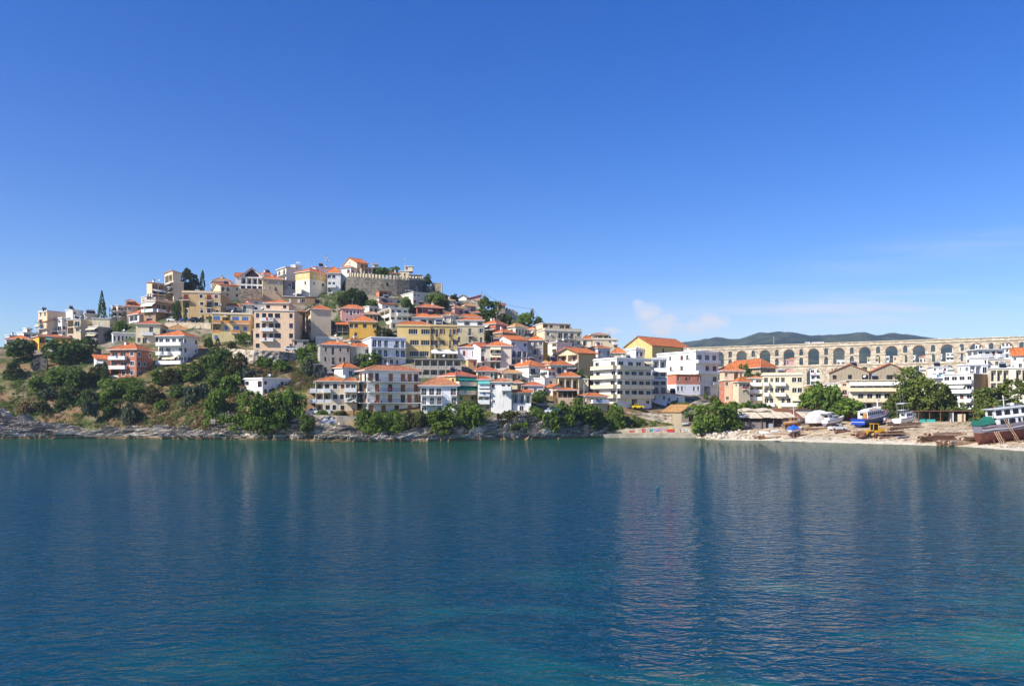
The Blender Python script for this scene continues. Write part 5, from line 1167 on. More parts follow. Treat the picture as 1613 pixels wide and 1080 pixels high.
# ------------------------------------------------ masonry
def stone_mat(name, a, d, scale=1.6):
    m = bpy.data.materials.new(name); N, L, b = nt(m); b.inputs['Roughness'].default_value = .95; b.inputs['Specular IOR Level'].default_value = .1
    tc = N.new('ShaderNodeTexCoord'); mp = N.new('ShaderNodeMapping'); mp.inputs['Scale'].default_value = (1, 1, 1.8)
    vo = N.new('ShaderNodeTexVoronoi'); vo.inputs['Scale'].default_value = scale; n1 = N.new('ShaderNodeTexNoise'); n1.inputs['Scale'].default_value = .5; n1.inputs['Detail'].default_value = 8
    L.new(tc.outputs['Object'], mp.inputs[0]); L.new(mp.outputs[0], vo.inputs['Vector']); L.new(tc.outputs['Object'], n1.inputs['Vector'])
    se = N.new('ShaderNodeSeparateColor'); L.new(vo.outputs['Color'], se.inputs[0])
    ad = N.new('ShaderNodeMath'); ad.operation = 'ADD'; L.new(se.outputs[0], ad.inputs[0]); L.new(n1.outputs['Fac'], ad.inputs[1])
    cr = N.new('ShaderNodeValToRGB'); cr.color_ramp.elements[0].position = .35; cr.color_ramp.elements[1].position = 1.3; cr.color_ramp.elements[0].color = (*d, 1); cr.color_ramp.elements[1].color = (*a, 1)
    cr.color_ramp.elements[1].position = 1.0
    mr = N.new('ShaderNodeMath'); mr.operation = 'MULTIPLY'; mr.inputs[1].default_value = .72; L.new(ad.outputs[0], mr.inputs[0]); L.new(mr.outputs[0], cr.inputs[0])
    L.new(cr.outputs[0], b.inputs['Base Color'])
    bp = N.new('ShaderNodeBump'); bp.inputs['Distance'].default_value = .12; L.new(se.outputs[0], bp.inputs['Height']); L.new(bp.outputs[0], b.inputs['Normal'])
    _m[name] = m; return m
FORT = stone_mat('fortress stone', (.195, .18, .15), (.08, .075, .065)); MERL = stone_mat('pale merlon stone', (.62, .55, .40), (.40, .34, .24))
AQ = stone_mat('aqueduct stone', (.64, .55, .41), (.36, .30, .22), .9); AQ2 = stone_mat('aqueduct coping', (.68, .60, .46), (.50, .42, .31), 1.1)
RUB = stone_mat('rubble', (.62, .54, .42), (.16, .13, .10), 1.0); SEAW = mat('weathered concrete', (.50, .44, .34), .9, var=.22, scale=.5); DSTONE = stone_mat('dark field stone', (.24, .20, .16), (.09, .08, .06), 1.6)
RENDER = mat('stained render', (.58, .49, .36), .9, var=.2, scale=.7)
def pathwall(name, label, cat, pts, thick, m, base=None, group=None, drop=1.5, bump=0, kind=None, cap=None):
    """pts: (u, top row, base row or None, Y or None): a wall standing on the ground along those points"""
    q = []
    for (u, yt, yb, Y) in pts:
        Yd = Y if Y else hit(u, yb); a = P(u, yt, Yd); zb = (CH + (HOR - yb) / F * Yd if yb else gz(a.x, Yd)); q.append((a, zb - drop))
    o = q[0][0].copy(); o.z = q[0][1] + drop
    b = MB(); n = len(q)
    dirs = []
    for i in range(n):
        d = (q[min(i + 1, n - 1)][0] - q[max(i - 1, 0)][0]); d.z = 0; d.normalize(); dirs.append(Vector((-d.y, d.x, 0)))
    for i in range(n - 1):
        (a, za), (c, zc) = q[i], q[i + 1]; na, nc = dirs[i] * thick, dirs[i + 1] * thick
        S = max(1, int((c - a).length / 1.2)) if bump else 1; V = 5 if bump else 1
        def pt(s, t):
            p = a.lerp(c, s); z = (za * (1 - s) + zc * s) * (1 - t) + p.z * t; p = Vector((p.x, p.y, z))
            if bump: k = noise.noise(p * .9) * bump; p.y -= k + (1 - t) * .6
            return p - o
        for s in range(S):
            for t in range(V): b.poly([pt(s / S, t / V), pt((s + 1) / S, t / V), pt((s + 1) / S, (t + 1) / V), pt(s / S, (t + 1) / V)], m)
        A, B_ = a - o, c - o; A2, B2 = a + na - o, c + nc - o
        b.poly([A, B_, B2, A2], cap or m); b.poly([(B2.x, B2.y, zc - o.z), (A2.x, A2.y, za - o.z), A2, B2], m)
        if i == 0: b.poly([(A2.x, A2.y, za - o.z), (A.x, A.y, za - o.z), A, A2], m)
        if i == n - 2: b.poly([(B_.x, B_.y, zc - o.z), (B2.x, B2.y, zc - o.z), B2, B_], m)
    t = thing(name, label, cat, o, 0, group); b.obj('wall_body', t)
    return t, q, o, dirs
def merlons(t, q, o, dirs, n, wd, ht, th, m, skip=()):
    seg = [(q[i][0], q[i + 1][0]) for i in range(len(q) - 1)]; Ls = [(b - a).length for a, b in seg]; tot = sum(Ls)
    me = {}
    for k in range(n):
        s = (k + .5) / n * tot; i = 0
        while s > Ls[i]: s -= Ls[i]; i += 1
        a, c = seg[i]; p = a.lerp(c, s / Ls[i]) - o; rz = math.atan2(c.y - a.y, c.x - a.x)
        if 'm' not in me:
            b = MB(); b.box(-wd / 2, wd / 2, 0.05, th - .05, .004, ht, m); b.box(-wd / 2 + .08, wd / 2 - .08, .15, th - .15, ht, ht + .15, m); me['m'] = b.mesh('merlon')
        link('merlon', me['m'], t, tuple(p), rz)
t, q, o, d = pathwall('castle_wall', 'curved grey fortress wall with pale battlements near the hilltop', 'castle wall',
    [(536, 455, 472, 323), (541, 444, 472, 319), (548, 435.2, 472, 315), (556, 435.6, 472, 312), (575, 437, 474, 309), (600, 438.6, 475, 307), (625, 440, 476, 307), (645, 441, 475, 309), (660, 441.5, 473, 312), (668, 442, 472, 316), (672, 443, 470, 321)], 1.3, FORT, drop=6)
merlons(t, q[2:-1], o, d, 26, .78, 1.35, 1.25, MERL)
b = MB(); dk = plain('dark opening', (.02, .018, .015)); 
for (u, y, Y, w_, h_) in ((551, 462, 311.6, 1.2, 1.6), (609, 449, 306.8, .35, 1.1)):
    p = P(u, y, Y) - o; b.box(p.x - w_ / 2, p.x + w_ / 2, p.y - .25, p.y + .3, p.z, p.z + h_, dk)
b.obj('gate_opening', t)
# turret and tower
c = P(677, 470, 317); t = thing('round_turret', 'dark round stone turret at the right end of the battlements', 'turret', c); z1 = (470 - 451) / F * 317
b = MB(); b.cone((0, 0, -6), (0, 0, z1), 2.4, 2.1, FORT, 16); b.obj('wall_body', t)
c = P(680, 470, 321); t = thing('stone_tower', 'square pale stone tower standing free against the sky', 'tower', c, R(4)); h_ = (470 - 445.5) / F * 321
b = MB(); b.box(0, 3.7, 0, 4, -6, h_, stone_mat('tower stone', (.50, .43, .30), (.30, .25, .17))); b.obj('wall_body', t)
b = MB()
for x, z in ((2.5, .42), (1.8, .12)): b.box(x, x + .45, -.03, .1, h_ * z, h_ * z + .55, dk)
b.obj('window', t)
t, q, o, d = pathwall('castle_wall', 'ruined fortress wall with four merlons running down the ridge', 'castle wall', [(793, 488, 512, 322), (800, 489.5, 512, 323), (808, 492, 512, 324), (817, 497, 513, 325)], 1.0, MERL, drop=4)
merlons(t, q, o, d, 6, .7, 1.1, .9, MERL)
pathwall('stone_wall', 'old stone wall under the white and pink gables on the hilltop', 'stone wall', [(720, 474, 486, 321), (738, 472, 486, 320), (757, 473, 486, 320)], .8, RUB, drop=2)
pathwall('stone_wall', 'high dark retaining wall under the white gabled house', 'stone wall', [(376, 454.3, 475, 303.5), (395, 454.4, 474, 303), (412, 454.5, 474, 303)], .8, DSTONE, drop=4)
pathwall('stone_wall', 'plastered parapet wall with parked cars behind it below the tan mansion', 'retaining wall', [(260, 508.3, 517, None), (285, 508.0, 517, None), (310, 508.2, 517, None), (332, 508.6, 518, None)], .5, RENDER, drop=2)
pathwall('rubble_wall', 'long pale rubble retaining wall under the bright white house', 'retaining wall', [(341, 547.5, 556, None), (360, 548.5, 560, None), (380, 550, 568, None), (400, 551, 575, None), (420, 552, 574, None), (440, 553, 572, None), (455, 554.5, 569, None), (472, 558, 567, None)], .8, RUB, bump=.5, drop=1.5)
pathwall('stone_wall', 'dark stone wall ruin on the left slope', 'stone wall', [(53, 564, 590, None), (64, 562, 586, None), (75, 566, 584, None)], .6, DSTONE, bump=.3)
pathwall('stone_wall', 'dark retaining wall above the big trees left of the salmon villa', 'stone wall', [(138, 549, 560, None), (158, 549, 560, None)], .6, DSTONE)
# seawall with painted tag below the beige seaside house
t, q, o, d = pathwall('seawall', 'tall concrete seawall with a blue and black spray tag below the beige seaside house', 'seawall', [(471.5, 652.8, 687, 205.5), (490, 653, 688, 203.5), (530, 654, 684, 203), (562, 655.5, 672, 204), (572, 657, 668, 205)], 2.6, SEAW, drop=1)
b = MB(); rg = random.Random(5); sp = [plain('spray blue', (.12, .20, .42)), plain('spray black', (.03, .035, .05)), plain('spray pale', (.60, .66, .72))]
for i in range(34):
    u = rg.uniform(505, 523); y = rg.uniform(657, 665); p = P(u, y, 203.2) - o; a = rg.uniform(-.9, .9); l = rg.uniform(.4, 1.1)
    p.y = 203.32 - o.y - .012 * (i % 9) - .38
    b.bar(p, p + Vector((math.cos(a) * l, 0, math.sin(a) * l)), .02, sp[i % 3], rg.uniform(.15, .32))
b.obj('spray_tag', t)
# quay and painted wall
pathwall('concrete_quay', 'low concrete quay sloping into the water below the painted wall', 'quay', [(918, 686.2, 690, 219), (935, 684.8, 690, 219.6), (975, 682.4, 690, 220.2), (1030, 681.8, 690, 219), (1072, 681.6, 690.5, 218), (1108, 682.5, 691, 217)], 2.4, SEAW, drop=1.2)
t, q, o, d = pathwall('painted_wall', 'long low harbour wall painted with colourful graffiti letters', 'graffiti wall', [(935, 684, 685, 221.6), (975, 676.3, 685, 222), (1030, 672.2, 684, 221), (1071, 669.2, 684, 220.2)], .5, RENDER, drop=1, cap=plain('wall capping', (.62, .56, .45)))
t2, q2, o2, d2 = pathwall('painted_wall', 'short harbour wall lettered ONE beside the fig trees', 'graffiti wall', [(1072.5, 671.5, 684, 219.6), (1092, 671.8, 684, 219.2)], .5, RENDER, drop=1)
def word(txt, u, y, hpx, Y, m, parent, o, name='graffiti_lettering', rz=0, ex=.01, face=None, bold=.02):
    cu = bpy.data.curves.new(name, 'FONT'); cu.body = txt; cu.size = hpx / F * Y * 1.35; cu.extrude = ex; cu.offset = bold; cu.materials.append(m)
    ob = link(name, cu, parent); p = P(u, y, Y) - o; ob.location = p; ob.rotation_euler = (R(90), 0, rz); return ob
def wally(q, u):   # distance of the wall face at column u
    us_ = [CX + a.x / a.y * F for a, _ in q]; return float(np.interp(u, us_, [a.y for a, _ in q])) - .03
gr = dict(red=plain('spray red', (.62, .05, .07)), teal=plain('spray teal', (.02, .36, .38)), violet=plain('spray violet', (.40, .28, .60)), pink=plain('spray pink', (.70, .36, .45)), white=WHITE, yellow=plain('spray yellow', (.72, .62, .08)), lilac=plain('spray lilac', (.66, .50, .60)))
for txt, u, y, hh, c_ in (('cosmos', 991, 680.3, 4.2, 'red'), ('D', 1011.3, 680.4, 5.6, 'red'), ('Y', 1017, 680, 5, 'lilac'), ('M', 1023, 679.6, 5.2, 'teal'), ('O', 1029.5, 679.5, 4.6, 'violet'), ('M', 1034, 679.3, 4.6, 'violet'), ('E', 1040, 679.2, 4.6, 'pink'), ('7', 1045, 679, 5.5, 'lilac')):
    word(txt, u, y, hh, wally(q, u + 2) - .05, gr[c_], t, o, rz=R(-1.5), bold=.06 if txt == 'D' else .02)
b = MB()
for k in range(7):
    u = 1051 + k * 1.7; Yw = wally(q, u) - .04; p = P(u, 677.5 + (k % 2) * .8, Yw) - o; b.box(p.x - .14, p.x + .22, p.y - .01 * (k + 1), p.y + .1, p.z - .32, p.z + .3, gr['red'])
    if 1 < k < 6: b.box(p.x - .1, p.x + .2, p.y - .01 * (k + 1), p.y + .1, p.z + .42, p.z + .8 - abs(k - 3.5) * .08, gr['yellow'])
b.obj('graffiti_patch', t)
word('ONE', 1074.5, 679.3, 5.4, wally(q2, 1080) - .06, WHITE, t2, o2, rz=R(-1), bold=.03)
pathwall('stone_wall', 'pale stone retaining wall below the yellow car', 'retaining wall', [(986, 648.5, 665, 234), (1005, 649.5, 665, 233.5), (1030, 650.5, 665.5, 233), (1058, 652, 666, 232.5)], .7, RUB, drop=1.5)
pathwall('stone_wall', 'grey stone wall carrying the big white four storey apartment house', 'retaining wall', [(574, 651.3, 659, 206.4), (620, 651.2, 660, 206.2), (663, 651.4, 659, 206.6)], .8, DSTONE, drop=2)
pathwall('stone_wall', 'grey terrace wall beneath the plain white house', 'retaining wall', [(766, 651.2, 657, 212.2), (790, 651, 657, 212.2), (806, 650.8, 657, 212.4)], .6, RUB, drop=2)
pathwall('stone_wall', 'stone base wall of the terrace below the outside stair', 'retaining wall', [(807, 646, 656, 213.5), (838, 646, 656, 215), (866, 649, 655, 217)], .6, RUB, drop=2)
pathwall('stone_wall', 'pale garden wall with an iron gate behind the shore bushes', 'garden wall', [(846, 635, 648, 222), (872, 634.5, 646, 224)], .5, RENDER, drop=2)
c = P(765, 669, 207.5); t = thing('stone_buttress', 'triangular stone buttress beside the twin round trees', 'buttress', c)
b = MB(); s = 207.5 / F; b.prism([(0, 0), (17.5 * s, 0), (17.5 * s, 3), (0, 3)], -1.5, 7 * s, RUB); b.poly([(0, 0, 7 * s), (17.5 * s, 0, 7 * s), (17.5 * s, 0, 18 * s), (14 * s, 0, 18 * s)], RUB); b.poly([(0, 0, 7 * s), (14 * s, 0, 18 * s), (14 * s, 3, 18 * s), (0, 3, 7 * s)], RUB)
b.poly([(14 * s, 0, 18 * s), (17.5 * s, 0, 18 * s), (17.5 * s, 3, 18 * s), (14 * s, 3, 18 * s)], RUB); b.poly([(17.5 * s, 0, 7 * s), (17.5 * s, 3, 7 * s), (17.5 * s, 3, 18 * s), (17.5 * s, 0, 18 * s)], RUB); b.obj('wall_body', t)

# ------------------------------------------------ aqueduct with two tiers of arches
A0 = Vector(((1080 - CX) / F * 336, 336.0)); A1 = Vector(((1640 - CX) / F * 279, 279.0)); AD = (A1 - A0).normalized(); AN = Vector((AD.y, -AD.x))
if AN.y > 0: AN = -AN
def s_at(u):
    k = (u - CX) / F; return (k * A0.y - A0.x) / (AD.x - k * AD.y)
sa, sb = s_at(1168.2), s_at(1585); MOD = (sb - sa) / 10
def ztop(s): p = A0 + AD * s; return CH + (float(np.interp(s, [s_at(1130), s_at(1605)], [97, 115.5]))) / F * p.y
aq = thing('aqueduct', 'long pale stone aqueduct with tall round arches crossing behind the boat yard', 'aqueduct', (A0.x, A0.y, 0), math.atan2(AD.y, AD.x))
Z0 = 31.2; TH = 2.6     # height of the cornice, thickness
k_ = A0.y / F
zt_of = lambda px_, s: CH + (HOR - px_) / F * (A0 + AD * s).y
sr = sa + 4 * MOD     # reference module near column 1331
ZU1 = zt_of(547.6, sr); ZU0 = zt_of(573.0, sr); ZL1 = zt_of(578.4, sr); ZSM_U = (zt_of(547.5, sr), zt_of(558, sr)); ZSM_L = (zt_of(561.5, sr), zt_of(573, sr)); ZC = zt_of(544.2, sr); ZTP = zt_of(539.2, sr)
b = MB(); HB = (A0 + AD * sr).y / F * 8.3; HL = HB * 1.12; HS = (A0 + AD * sr).y / F * 2.9; ZB = -3.0
def arch_top(x, r, z1): return z1 - r + math.sqrt(max(r * r - x * x, 0))
s0 = sa - 4 * MOD
for k in range(0, 22):
    m0 = s0 + (k - .5) * MOD; cx_ = s0 + k * MOD; px2 = cx_ + MOD / 2
    # strips over the big arch, then over the pier
    N_ = 12
    xs_ = [m0 + (MOD / 2 - HL) * 0] + [cx_ - HL] + [cx_ + HB * math.sin(math.pi * (i / N_ - .5)) for i in range(N_ + 1)] + [cx_ + HL]
    low = [cx_ + HL * math.sin(math.pi * (i / N_ - .5)) for i in range(N_ + 1)]
    xs_ = sorted(set([round(v, 4) for v in [m0 + HS, cx_ - HL, cx_ + HL, m0 + MOD - HS] + low + [cx_ - HB, cx_ + HB]]))
    for xa, xb in zip(xs_, xs_[1:]):
        mid = (xa + xb) / 2
        def iv(x):
            out = []; z = ZB
            if abs(mid - cx_) < HL: z = arch_top(x - cx_, HL, ZL1)
            if abs(mid - cx_) < HB: out.append((z, ZU0)); z = arch_top(max(min(x - cx_, HB), -HB), HB, ZU1)
            out.append((z, ZC)); return out
        for (a0, a1), (b0, b1) in zip(iv(xa), iv(xb)):
            for yy, rev in ((0, False), (TH, True)):
                f = [(xa, yy, a0), (xb, yy, b0), (xb, yy, b1), (xa, yy, a1)]; b.poly(f[::-1] if rev else f, AQ)
            if a0 > ZB: b.poly([(xa, 0, a0), (xa, TH, a0), (xb, TH, b0), (xb, 0, b0)], AQ)
            if a1 < ZC: b.poly([(xa, 0, a1), (xb, 0, b1), (xb, TH, b1), (xa, TH, a1)], AQ)
    # jambs
    for r, z0_, z1_ in ((HB, ZU0, ZU1 - HB), (HL, ZB, ZL1 - HL)):
        for sg in (-1, 1):
            x = cx_ + sg * r; b.poly([(x, 0, z0_), (x, TH, z0_), (x, TH, z1_), (x, 0, z1_)], AQ)
    # pier strips with two small arches, centred half a module on
    xs_ = [m0 + MOD - HS + 2 * HS * i / 8 for i in range(9)]; pc = m0 + MOD
    for xa, xb in zip(xs_, xs_[1:]):
        f_ = lambda x, z1: arch_top(x - pc, HS, z1)
        for (a0, a1, b0, b1) in ((ZB, ZSM_L[1], ZB, ZSM_L[1]),):
            pass
        lows = [(ZB, ZSM_L[1] if False else ZSM_L[1])]
        segs = [((ZB, ZB), (ZSM_L[1], ZSM_L[1])), ((f_(xa, ZSM_L[0]), f_(xb, ZSM_L[0])), (ZSM_U[1], ZSM_U[1])), ((f_(xa, ZSM_U[0]), f_(xb, ZSM_U[0])), (ZC, ZC))]
        for (lo_, hi_) in segs:
            for yy, rev in ((0, False), (TH, True)):
                f = [(xa, yy, lo_[0]), (xb, yy, lo_[1]), (xb, yy, hi_[1]), (xa, yy, hi_[0])]; b.poly(f[::-1] if rev else f, AQ)
            if lo_[0] > ZB: b.poly([(xa, 0, lo_[0]), (xa, TH, lo_[0]), (xb, TH, lo_[1]), (xb, 0, lo_[1])], AQ)
            if hi_[0] < ZC: b.poly([(xa, 0, hi_[0]), (xb, 0, hi_[1]), (xb, TH, hi_[1]), (xa, TH, hi_[0])], AQ)
    for z0_, z1_ in ((ZSM_L[1], ZSM_L[0] - HS), (ZSM_U[1], ZSM_U[0] - HS)):
        for sg in (-1, 1): x = pc + sg * HS; b.poly([(x, 0, z0_), (x, TH, z0_), (x, TH, z1_), (x, 0, z1_)], AQ)
b.obj('arcade_wall', aq)
sL, sR = s0 - MOD / 2, s0 + 21.5 * MOD
b = MB(); b.box(sL, sR, -.05, TH + .05, ZC + .004, ZTP - .3, AQ); b.box(sL, sR, -.3, TH + .3, ZTP - .3, ZTP, AQ2); b.box(sL, sR, -.25, TH + .25, ZC - .1, ZC + .25, AQ2); b.obj('cornice', aq)
for z in (ZU0 - .35,):
    b = MB(); b.box(sL, sR, -.22, -.004, z - .3, z, AQ2); b.obj('string_course', aq)
b = MB()
for k in range(22):
    pc = s0 + (k + .5) * MOD; b.box(pc - MOD / 2 + HB + .05, pc + MOD / 2 - HB - .05, -.15, -.004, zt_of(560.2, sr) - .12, zt_of(560.2, sr) + .12, AQ2)
    b.box(s0 + k * MOD + HL + .2, s0 + (k + 1) * MOD - HL - .2, -.4, -.004, ZB, ZU0 - 1.6, AQ)
b.obj('pilaster', aq)
# the brickwork ring over each arch
BR = plain('arch brick', (.48, .27, .16), .9, var=.2)
for k in range(22):
    c0 = s0 + k * MOD; b = MB(); n = 14
    for i in range(n):
        a0_, a1_ = math.pi * i / n, math.pi * (i + 1) / n
        for r0, r1, cz in ((HB, HB + .24, ZU1 - HB),):
            pts = [(c0 + r * math.cos(a_), -.02, cz + r * math.sin(a_)) for r, a_ in ((r0, a0_), (r1, a0_), (r1, a1_), (r0, a1_))]; b.poly(pts[::-1], BR)
    if k < 20: b.obj('arch_ring', aq)

# ------------------------------------------------ far blocks seen through and over the aqueduct
fi = 0
for (x0, x1, ye, yb, Y, wc, rf, pat, lab) in (
    (1238, 1256, 567, 577, 430, 'pink', 'hip', 'w.w', 'pink roofed far house seen through the second arch left of the warehouses'),
    (1276, 1302, 580, 610, 400, 'white', 'flat', 'bbb/bbb/bbb', 'white far apartment block filling a lower aqueduct arch'),
    (1318, 1338, 567, 580, 440, 'white', 'flat', 'bbb', 'white far flat with brown shutters behind the arch above the left warehouse'),
    (1346, 1353, 566, 580, 410, 'cream', 'flat', 'w', 'cream far house end in the small arch between the warehouses'),
    (1366, 1384, 563, 582, 430, 'paleyellow', 'flat', 'bbbb/....', 'bright yellow striped far block behind the arch between the warehouses'),
    (1389, 1401, 561, 580, 440, 'white', 'flat', 'bb/bb', 'white far balconies in a small arch above the right warehouse'),
    (1407, 1425, 561, 580, 400, 'peach', 'flat', 'w../...', 'peach far block with a blank wall behind the arch above the right warehouse'),
    (1432, 1442, 560, 580, 470, 'white', 'flat', 'bb/bb/bb', 'white far tower in a narrow arch right of the peach far block'),
    (1448, 1460, 563, 582, 520, 'warmwhite', 'hip', 'bb/bb', 'cluttered far house low in the arch above the plane tree'),
    (1459, 1468, 556, 580, 600, 'cream', 'flat', 'ww/ww/ww', 'cream far house climbing the slope in the arch above the plane tree'),
    (1473, 1484, 558, 582, 480, 'white', 'flat', 'bb/bb/bb', 'white far block with a red shutter in a narrow right hand arch'),
    (1490, 1503, 556, 582, 520, 'white', 'flat', 'bb/bb/bb/bb', 'stepped white far block low in the arch left of the bluish terrace house'),
    (1500, 1513, 547, 580, 640, 'warmwhite', 'flat', 'ww/bb/bb/bb', 'taller off-white far block in the arch left of the bluish terrace house'),
    (1517, 1530, 555, 580, 560, 'white', 'flat', 'bb/bb/bb', 'white far block in the dark small arch by the stepped apartments'),
    (1536, 1552, 542, 560, 640, 'white', 'flat', 'bbb/bbb', 'white far block directly above the stepped apartment roof'),
    (1577, 1596, 539, 575, 520, 'white', 'flat', 'bbb/bbb/bbb/bbb', 'white far apartment tower framed by the last arch at the right'),
    (1268, 1276, 538.6, 542, 2100, 'white', 'flat', '.', 'tiny white far building on the hill just above the aqueduct'),
    (1278, 1298, 538.8, 542, 2110, 'white', 'hip', '....', 'long white far building with a red roof above the aqueduct'),
    (1224, 1237, 540.4, 543, 2080, 'warmwhite', 'hip', '..', 'small reddish roofed far building above the aqueduct')):
    h('Z', x0, x0, x1, ye, yb, rf, 'orange', wc, '', pat, lab, name='far_building', cat='building', Y=Y, D=10, group='far buildings beyond the aqueduct', rise=1.4, rail='p', al=None)

# ------------------------------------------------ poles, flag, masts, wires
def pole(u, yt, yb, label, arm=True, r=.12, Y=None, m=None, cat='utility pole', name='utility_pole'):
    Yd = Y or hit(u, yb); p = P(u, yb, Yd); H_ = (yb - yt) / F * Yd; t = thing(name, label, cat, p); b = MB()
    b.cone((0, 0, -1), (0, 0, H_), r, r * .7, m or mat('weathered pole wood', (.30, .26, .21), .9), 8); b.obj('post', t)
    if arm: b = MB(); b.box(-.7, .7, -.06, .06, H_ - .7, H_ - .58, STEEL); [b.cone((x, 0, H_ - .58), (x, 0, H_ - .4), .05, .04, WHITE, 6) for x in (-.6, 0, .6)]; b.obj('crossarm', t)
    return p + Vector((0, 0, H_))
w1 = pole(758.5, 459.5, 474, 'utility pole left of the large round tree on the ridge', Y=318); w2 = pole(839.5, 486, 500, 'utility pole rising from the pointed tree on the ridge', Y=316)
pole(920, 604, 642, 'tall pale pole in front of the dark veranda house', Y=219, arm=False, m=CONC); pole(509, 470, 487, 'short concrete pole on the rock outcrop', arm=False, m=CONC)
pole(307.6, 505, 520, 'thin lamp pole behind the parapet wall of the parked cars', arm=False, m=STEEL, name='lamp_pole', cat='lamp pole'); pole(391, 534, 552, 'pole at the right corner of the blue shutter house'); pole(172.5, 483, 506, 'slim pole right of the skyline conifer', arm=False, r=.08)
p0 = pole(638, 410, 432, 'antenna mast with a box on its tip behind the battlements', arm=False, r=.08, Y=330, m=STEEL, name='antenna_mast', cat='mast')
pole(696, 445.6, 470, 'thick grey mast beside the free standing tower', arm=False, r=.4, Y=321, m=STEEL, name='steel_mast', cat='mast')
def wire(name, label, a, c, sag, tgt=None):
    b = MB(); n = 14; pp = [a.lerp(c, i / n) - Vector((0, 0, sag * 4 * (i / n) * (1 - i / n))) for i in range(n + 1)]
    for x, y in zip(pp, pp[1:]): b.bar(x - a, y - a, .07, DARKMETAL)
    tag(b.obj(name, None, loc=tuple(a)), label, 'power line')
wire('power_line', 'sagging black cable between the two ridge poles', w1, w2, 1.6); wire('power_line', 'cable dropping from the right ridge pole to the beige flats', w2, P(872, 522, 300), 1.0)
b = MB(); b.box(-.35, .35, -.3, .3, 0, .8, STEEL); tag(b.obj('antenna_box', None, loc=tuple(p0)), 'small grey antenna box on the tip of the mast behind the battlements', 'antenna')
p = P(511.6, 424, 334); t = thing('flagpole', 'flagpole with a hanging blue and white striped flag on the hilltop', 'flagpole', p); Hh = (424 - 401) / F * 334
b = MB(); b.cone((0, 0, -6), (0, 0, Hh), .07, .05, STEEL, 6); b.obj('post', t)
b = MB(); fb = plain('flag blue', (.03, .08, .35)); n = 9
for i in range(n):
    z1_, z0_ = Hh - .3 - i * .30, Hh - .3 - (i + 1) * .30; x = .05 + i * .1
    for j in range(4):
        xa, xb = x + j * .2, x + (j + 1) * .2; y = lambda q_: .12 * math.sin(q_ * 9 + i * .5); b.poly([(xa, y(xa), z0_), (xb, y(xb), z0_), (xb - .1, y(xb), z1_), (xa - .1, y(xa), z1_)], fb if i % 2 == 0 else WHITE)
b.obj('flag', t)
for (u, yt, yb, lab) in ((1214.7, 516.5, 521.5, 'left radio mast on the distant wooded hill'), (1234, 518, 521.5, 'middle radio mast on the distant wooded hill'), (1243, 516, 521.5, 'right radio mast on the distant wooded hill'), (1219, 530, 541, 'red and white radio mast on the lower slope of the distant hill')):
    pole(u, yt, yb, lab, arm=False, r=.8, Y=2590 if yb < 530 else 1900, m=plain('mast red white', (.6, .45, .42)), name='radio_mast', cat='radio mast')
# ------------------------------------------------ boats and boat yard
NAVY = plain('navy hull paint', (.02, .035, .14), .35); BLUEH = plain('bright blue hull paint', (.02, .07, .42), .35); HULLW = plain('white hull paint', (.78, .78, .78), .35); REDB = plain('red brown antifouling', (.19, .065, .045), .7, var=.2, scale=1.5)
PURP = plain('grey lilac hull paint and shade', (.24, .22, .27), .4); WOOD = mat('weathered wood', (.52, .34, .22), .9, var=.25, scale=3); WOODD = mat('dark wet wood', (.24, .12, .07), .9, var=.25, scale=3); WOODL = mat('pale driftwood', (.66, .50, .35), .9, var=.2, scale=3); TEAK = plain('varnished wood', (.50, .24, .07), .4)
TARPW = mat('white tarpaulin', (.72, .70, .67), .8, var=.12, scale=.8, bump=.4); TARPG = mat('green tarpaulin', (.02, .17, .12), .7, var=.2, scale=1.5, bump=.5); TARPB = plain('blue tarpaulin', (.02, .15, .68), .6); REDT = plain('red trim', (.55, .06, .03), .4); CREAMH = plain('cream hull paint', (.66, .54, .38), .5); RUST = mat('rusty sheet', (.30, .12, .06), .9, var=.3, scale=1.5)
YEL = plain('machine yellow', (.78, .42, .02), .45, var=.12, scale=1.2); TYRE = plain('tyre rubber', (.025, .024, .023), .9)
def hull_obj(par, L, B, H, up, low, bow=1.0, trim=None, deck=None, band=.5, keel=0.0, full=.8):
    """stern at x=0, bow at x=L; the keel lies at z=0"""
    b = MB(); n = 14; secs = []
    for i in range(n + 1):
        s = i / n; hb = B / 2 * (1 - max(0, (s - .45) / .55) ** 2.2) * (full + (1 - full) * min(1, s / .3)); hb = max(hb, .03)
        sh = H * (1 + .10 * (1 - s) ** 2 + .42 * bow * s ** 2.4); k = H * .95 * max(0, (s - .72) / .28) ** 2.2
        x = L * s + (0 if s < .7 else L * .07 * ((s - .7) / .3))
        mk = lambda f, z: (x - (sh - z) * .30 * s ** 4, hb * f, z)
        secs.append([mk(.04, k), mk(.55, k + (sh - k) * .22), mk(.86, k + (sh - k) * band), mk(.97, k + (sh - k) * .86), mk(1.0, sh), mk(.90, sh), mk(.88, sh - .28)])
    mats_ = [low, low, up, trim or up, up, up]
    for a, c in zip(secs, secs[1:]):
        for j in range(6):
            q = [a[j], c[j], c[j + 1], a[j + 1]]; b.poly(q[::-1], mats_[j]); b.poly([(p[0], -p[1], p[2]) for p in q], mats_[j])
        b.poly([a[6], c[6], (c[6][0], -c[6][1], c[6][2]), (a[6][0], -a[6][1], a[6][2])], deck or WOOD)
    a = secs[0]; b.poly([a[0], a[1], a[2]] + [(p[0], -p[1], p[2]) for p in (a[2], a[1], a[0])], low); b.poly([a[2], a[3], a[4]] + [(p[0], -p[1], p[2]) for p in (a[4], a[3], a[2])], up)
    return b.obj('hull', par)
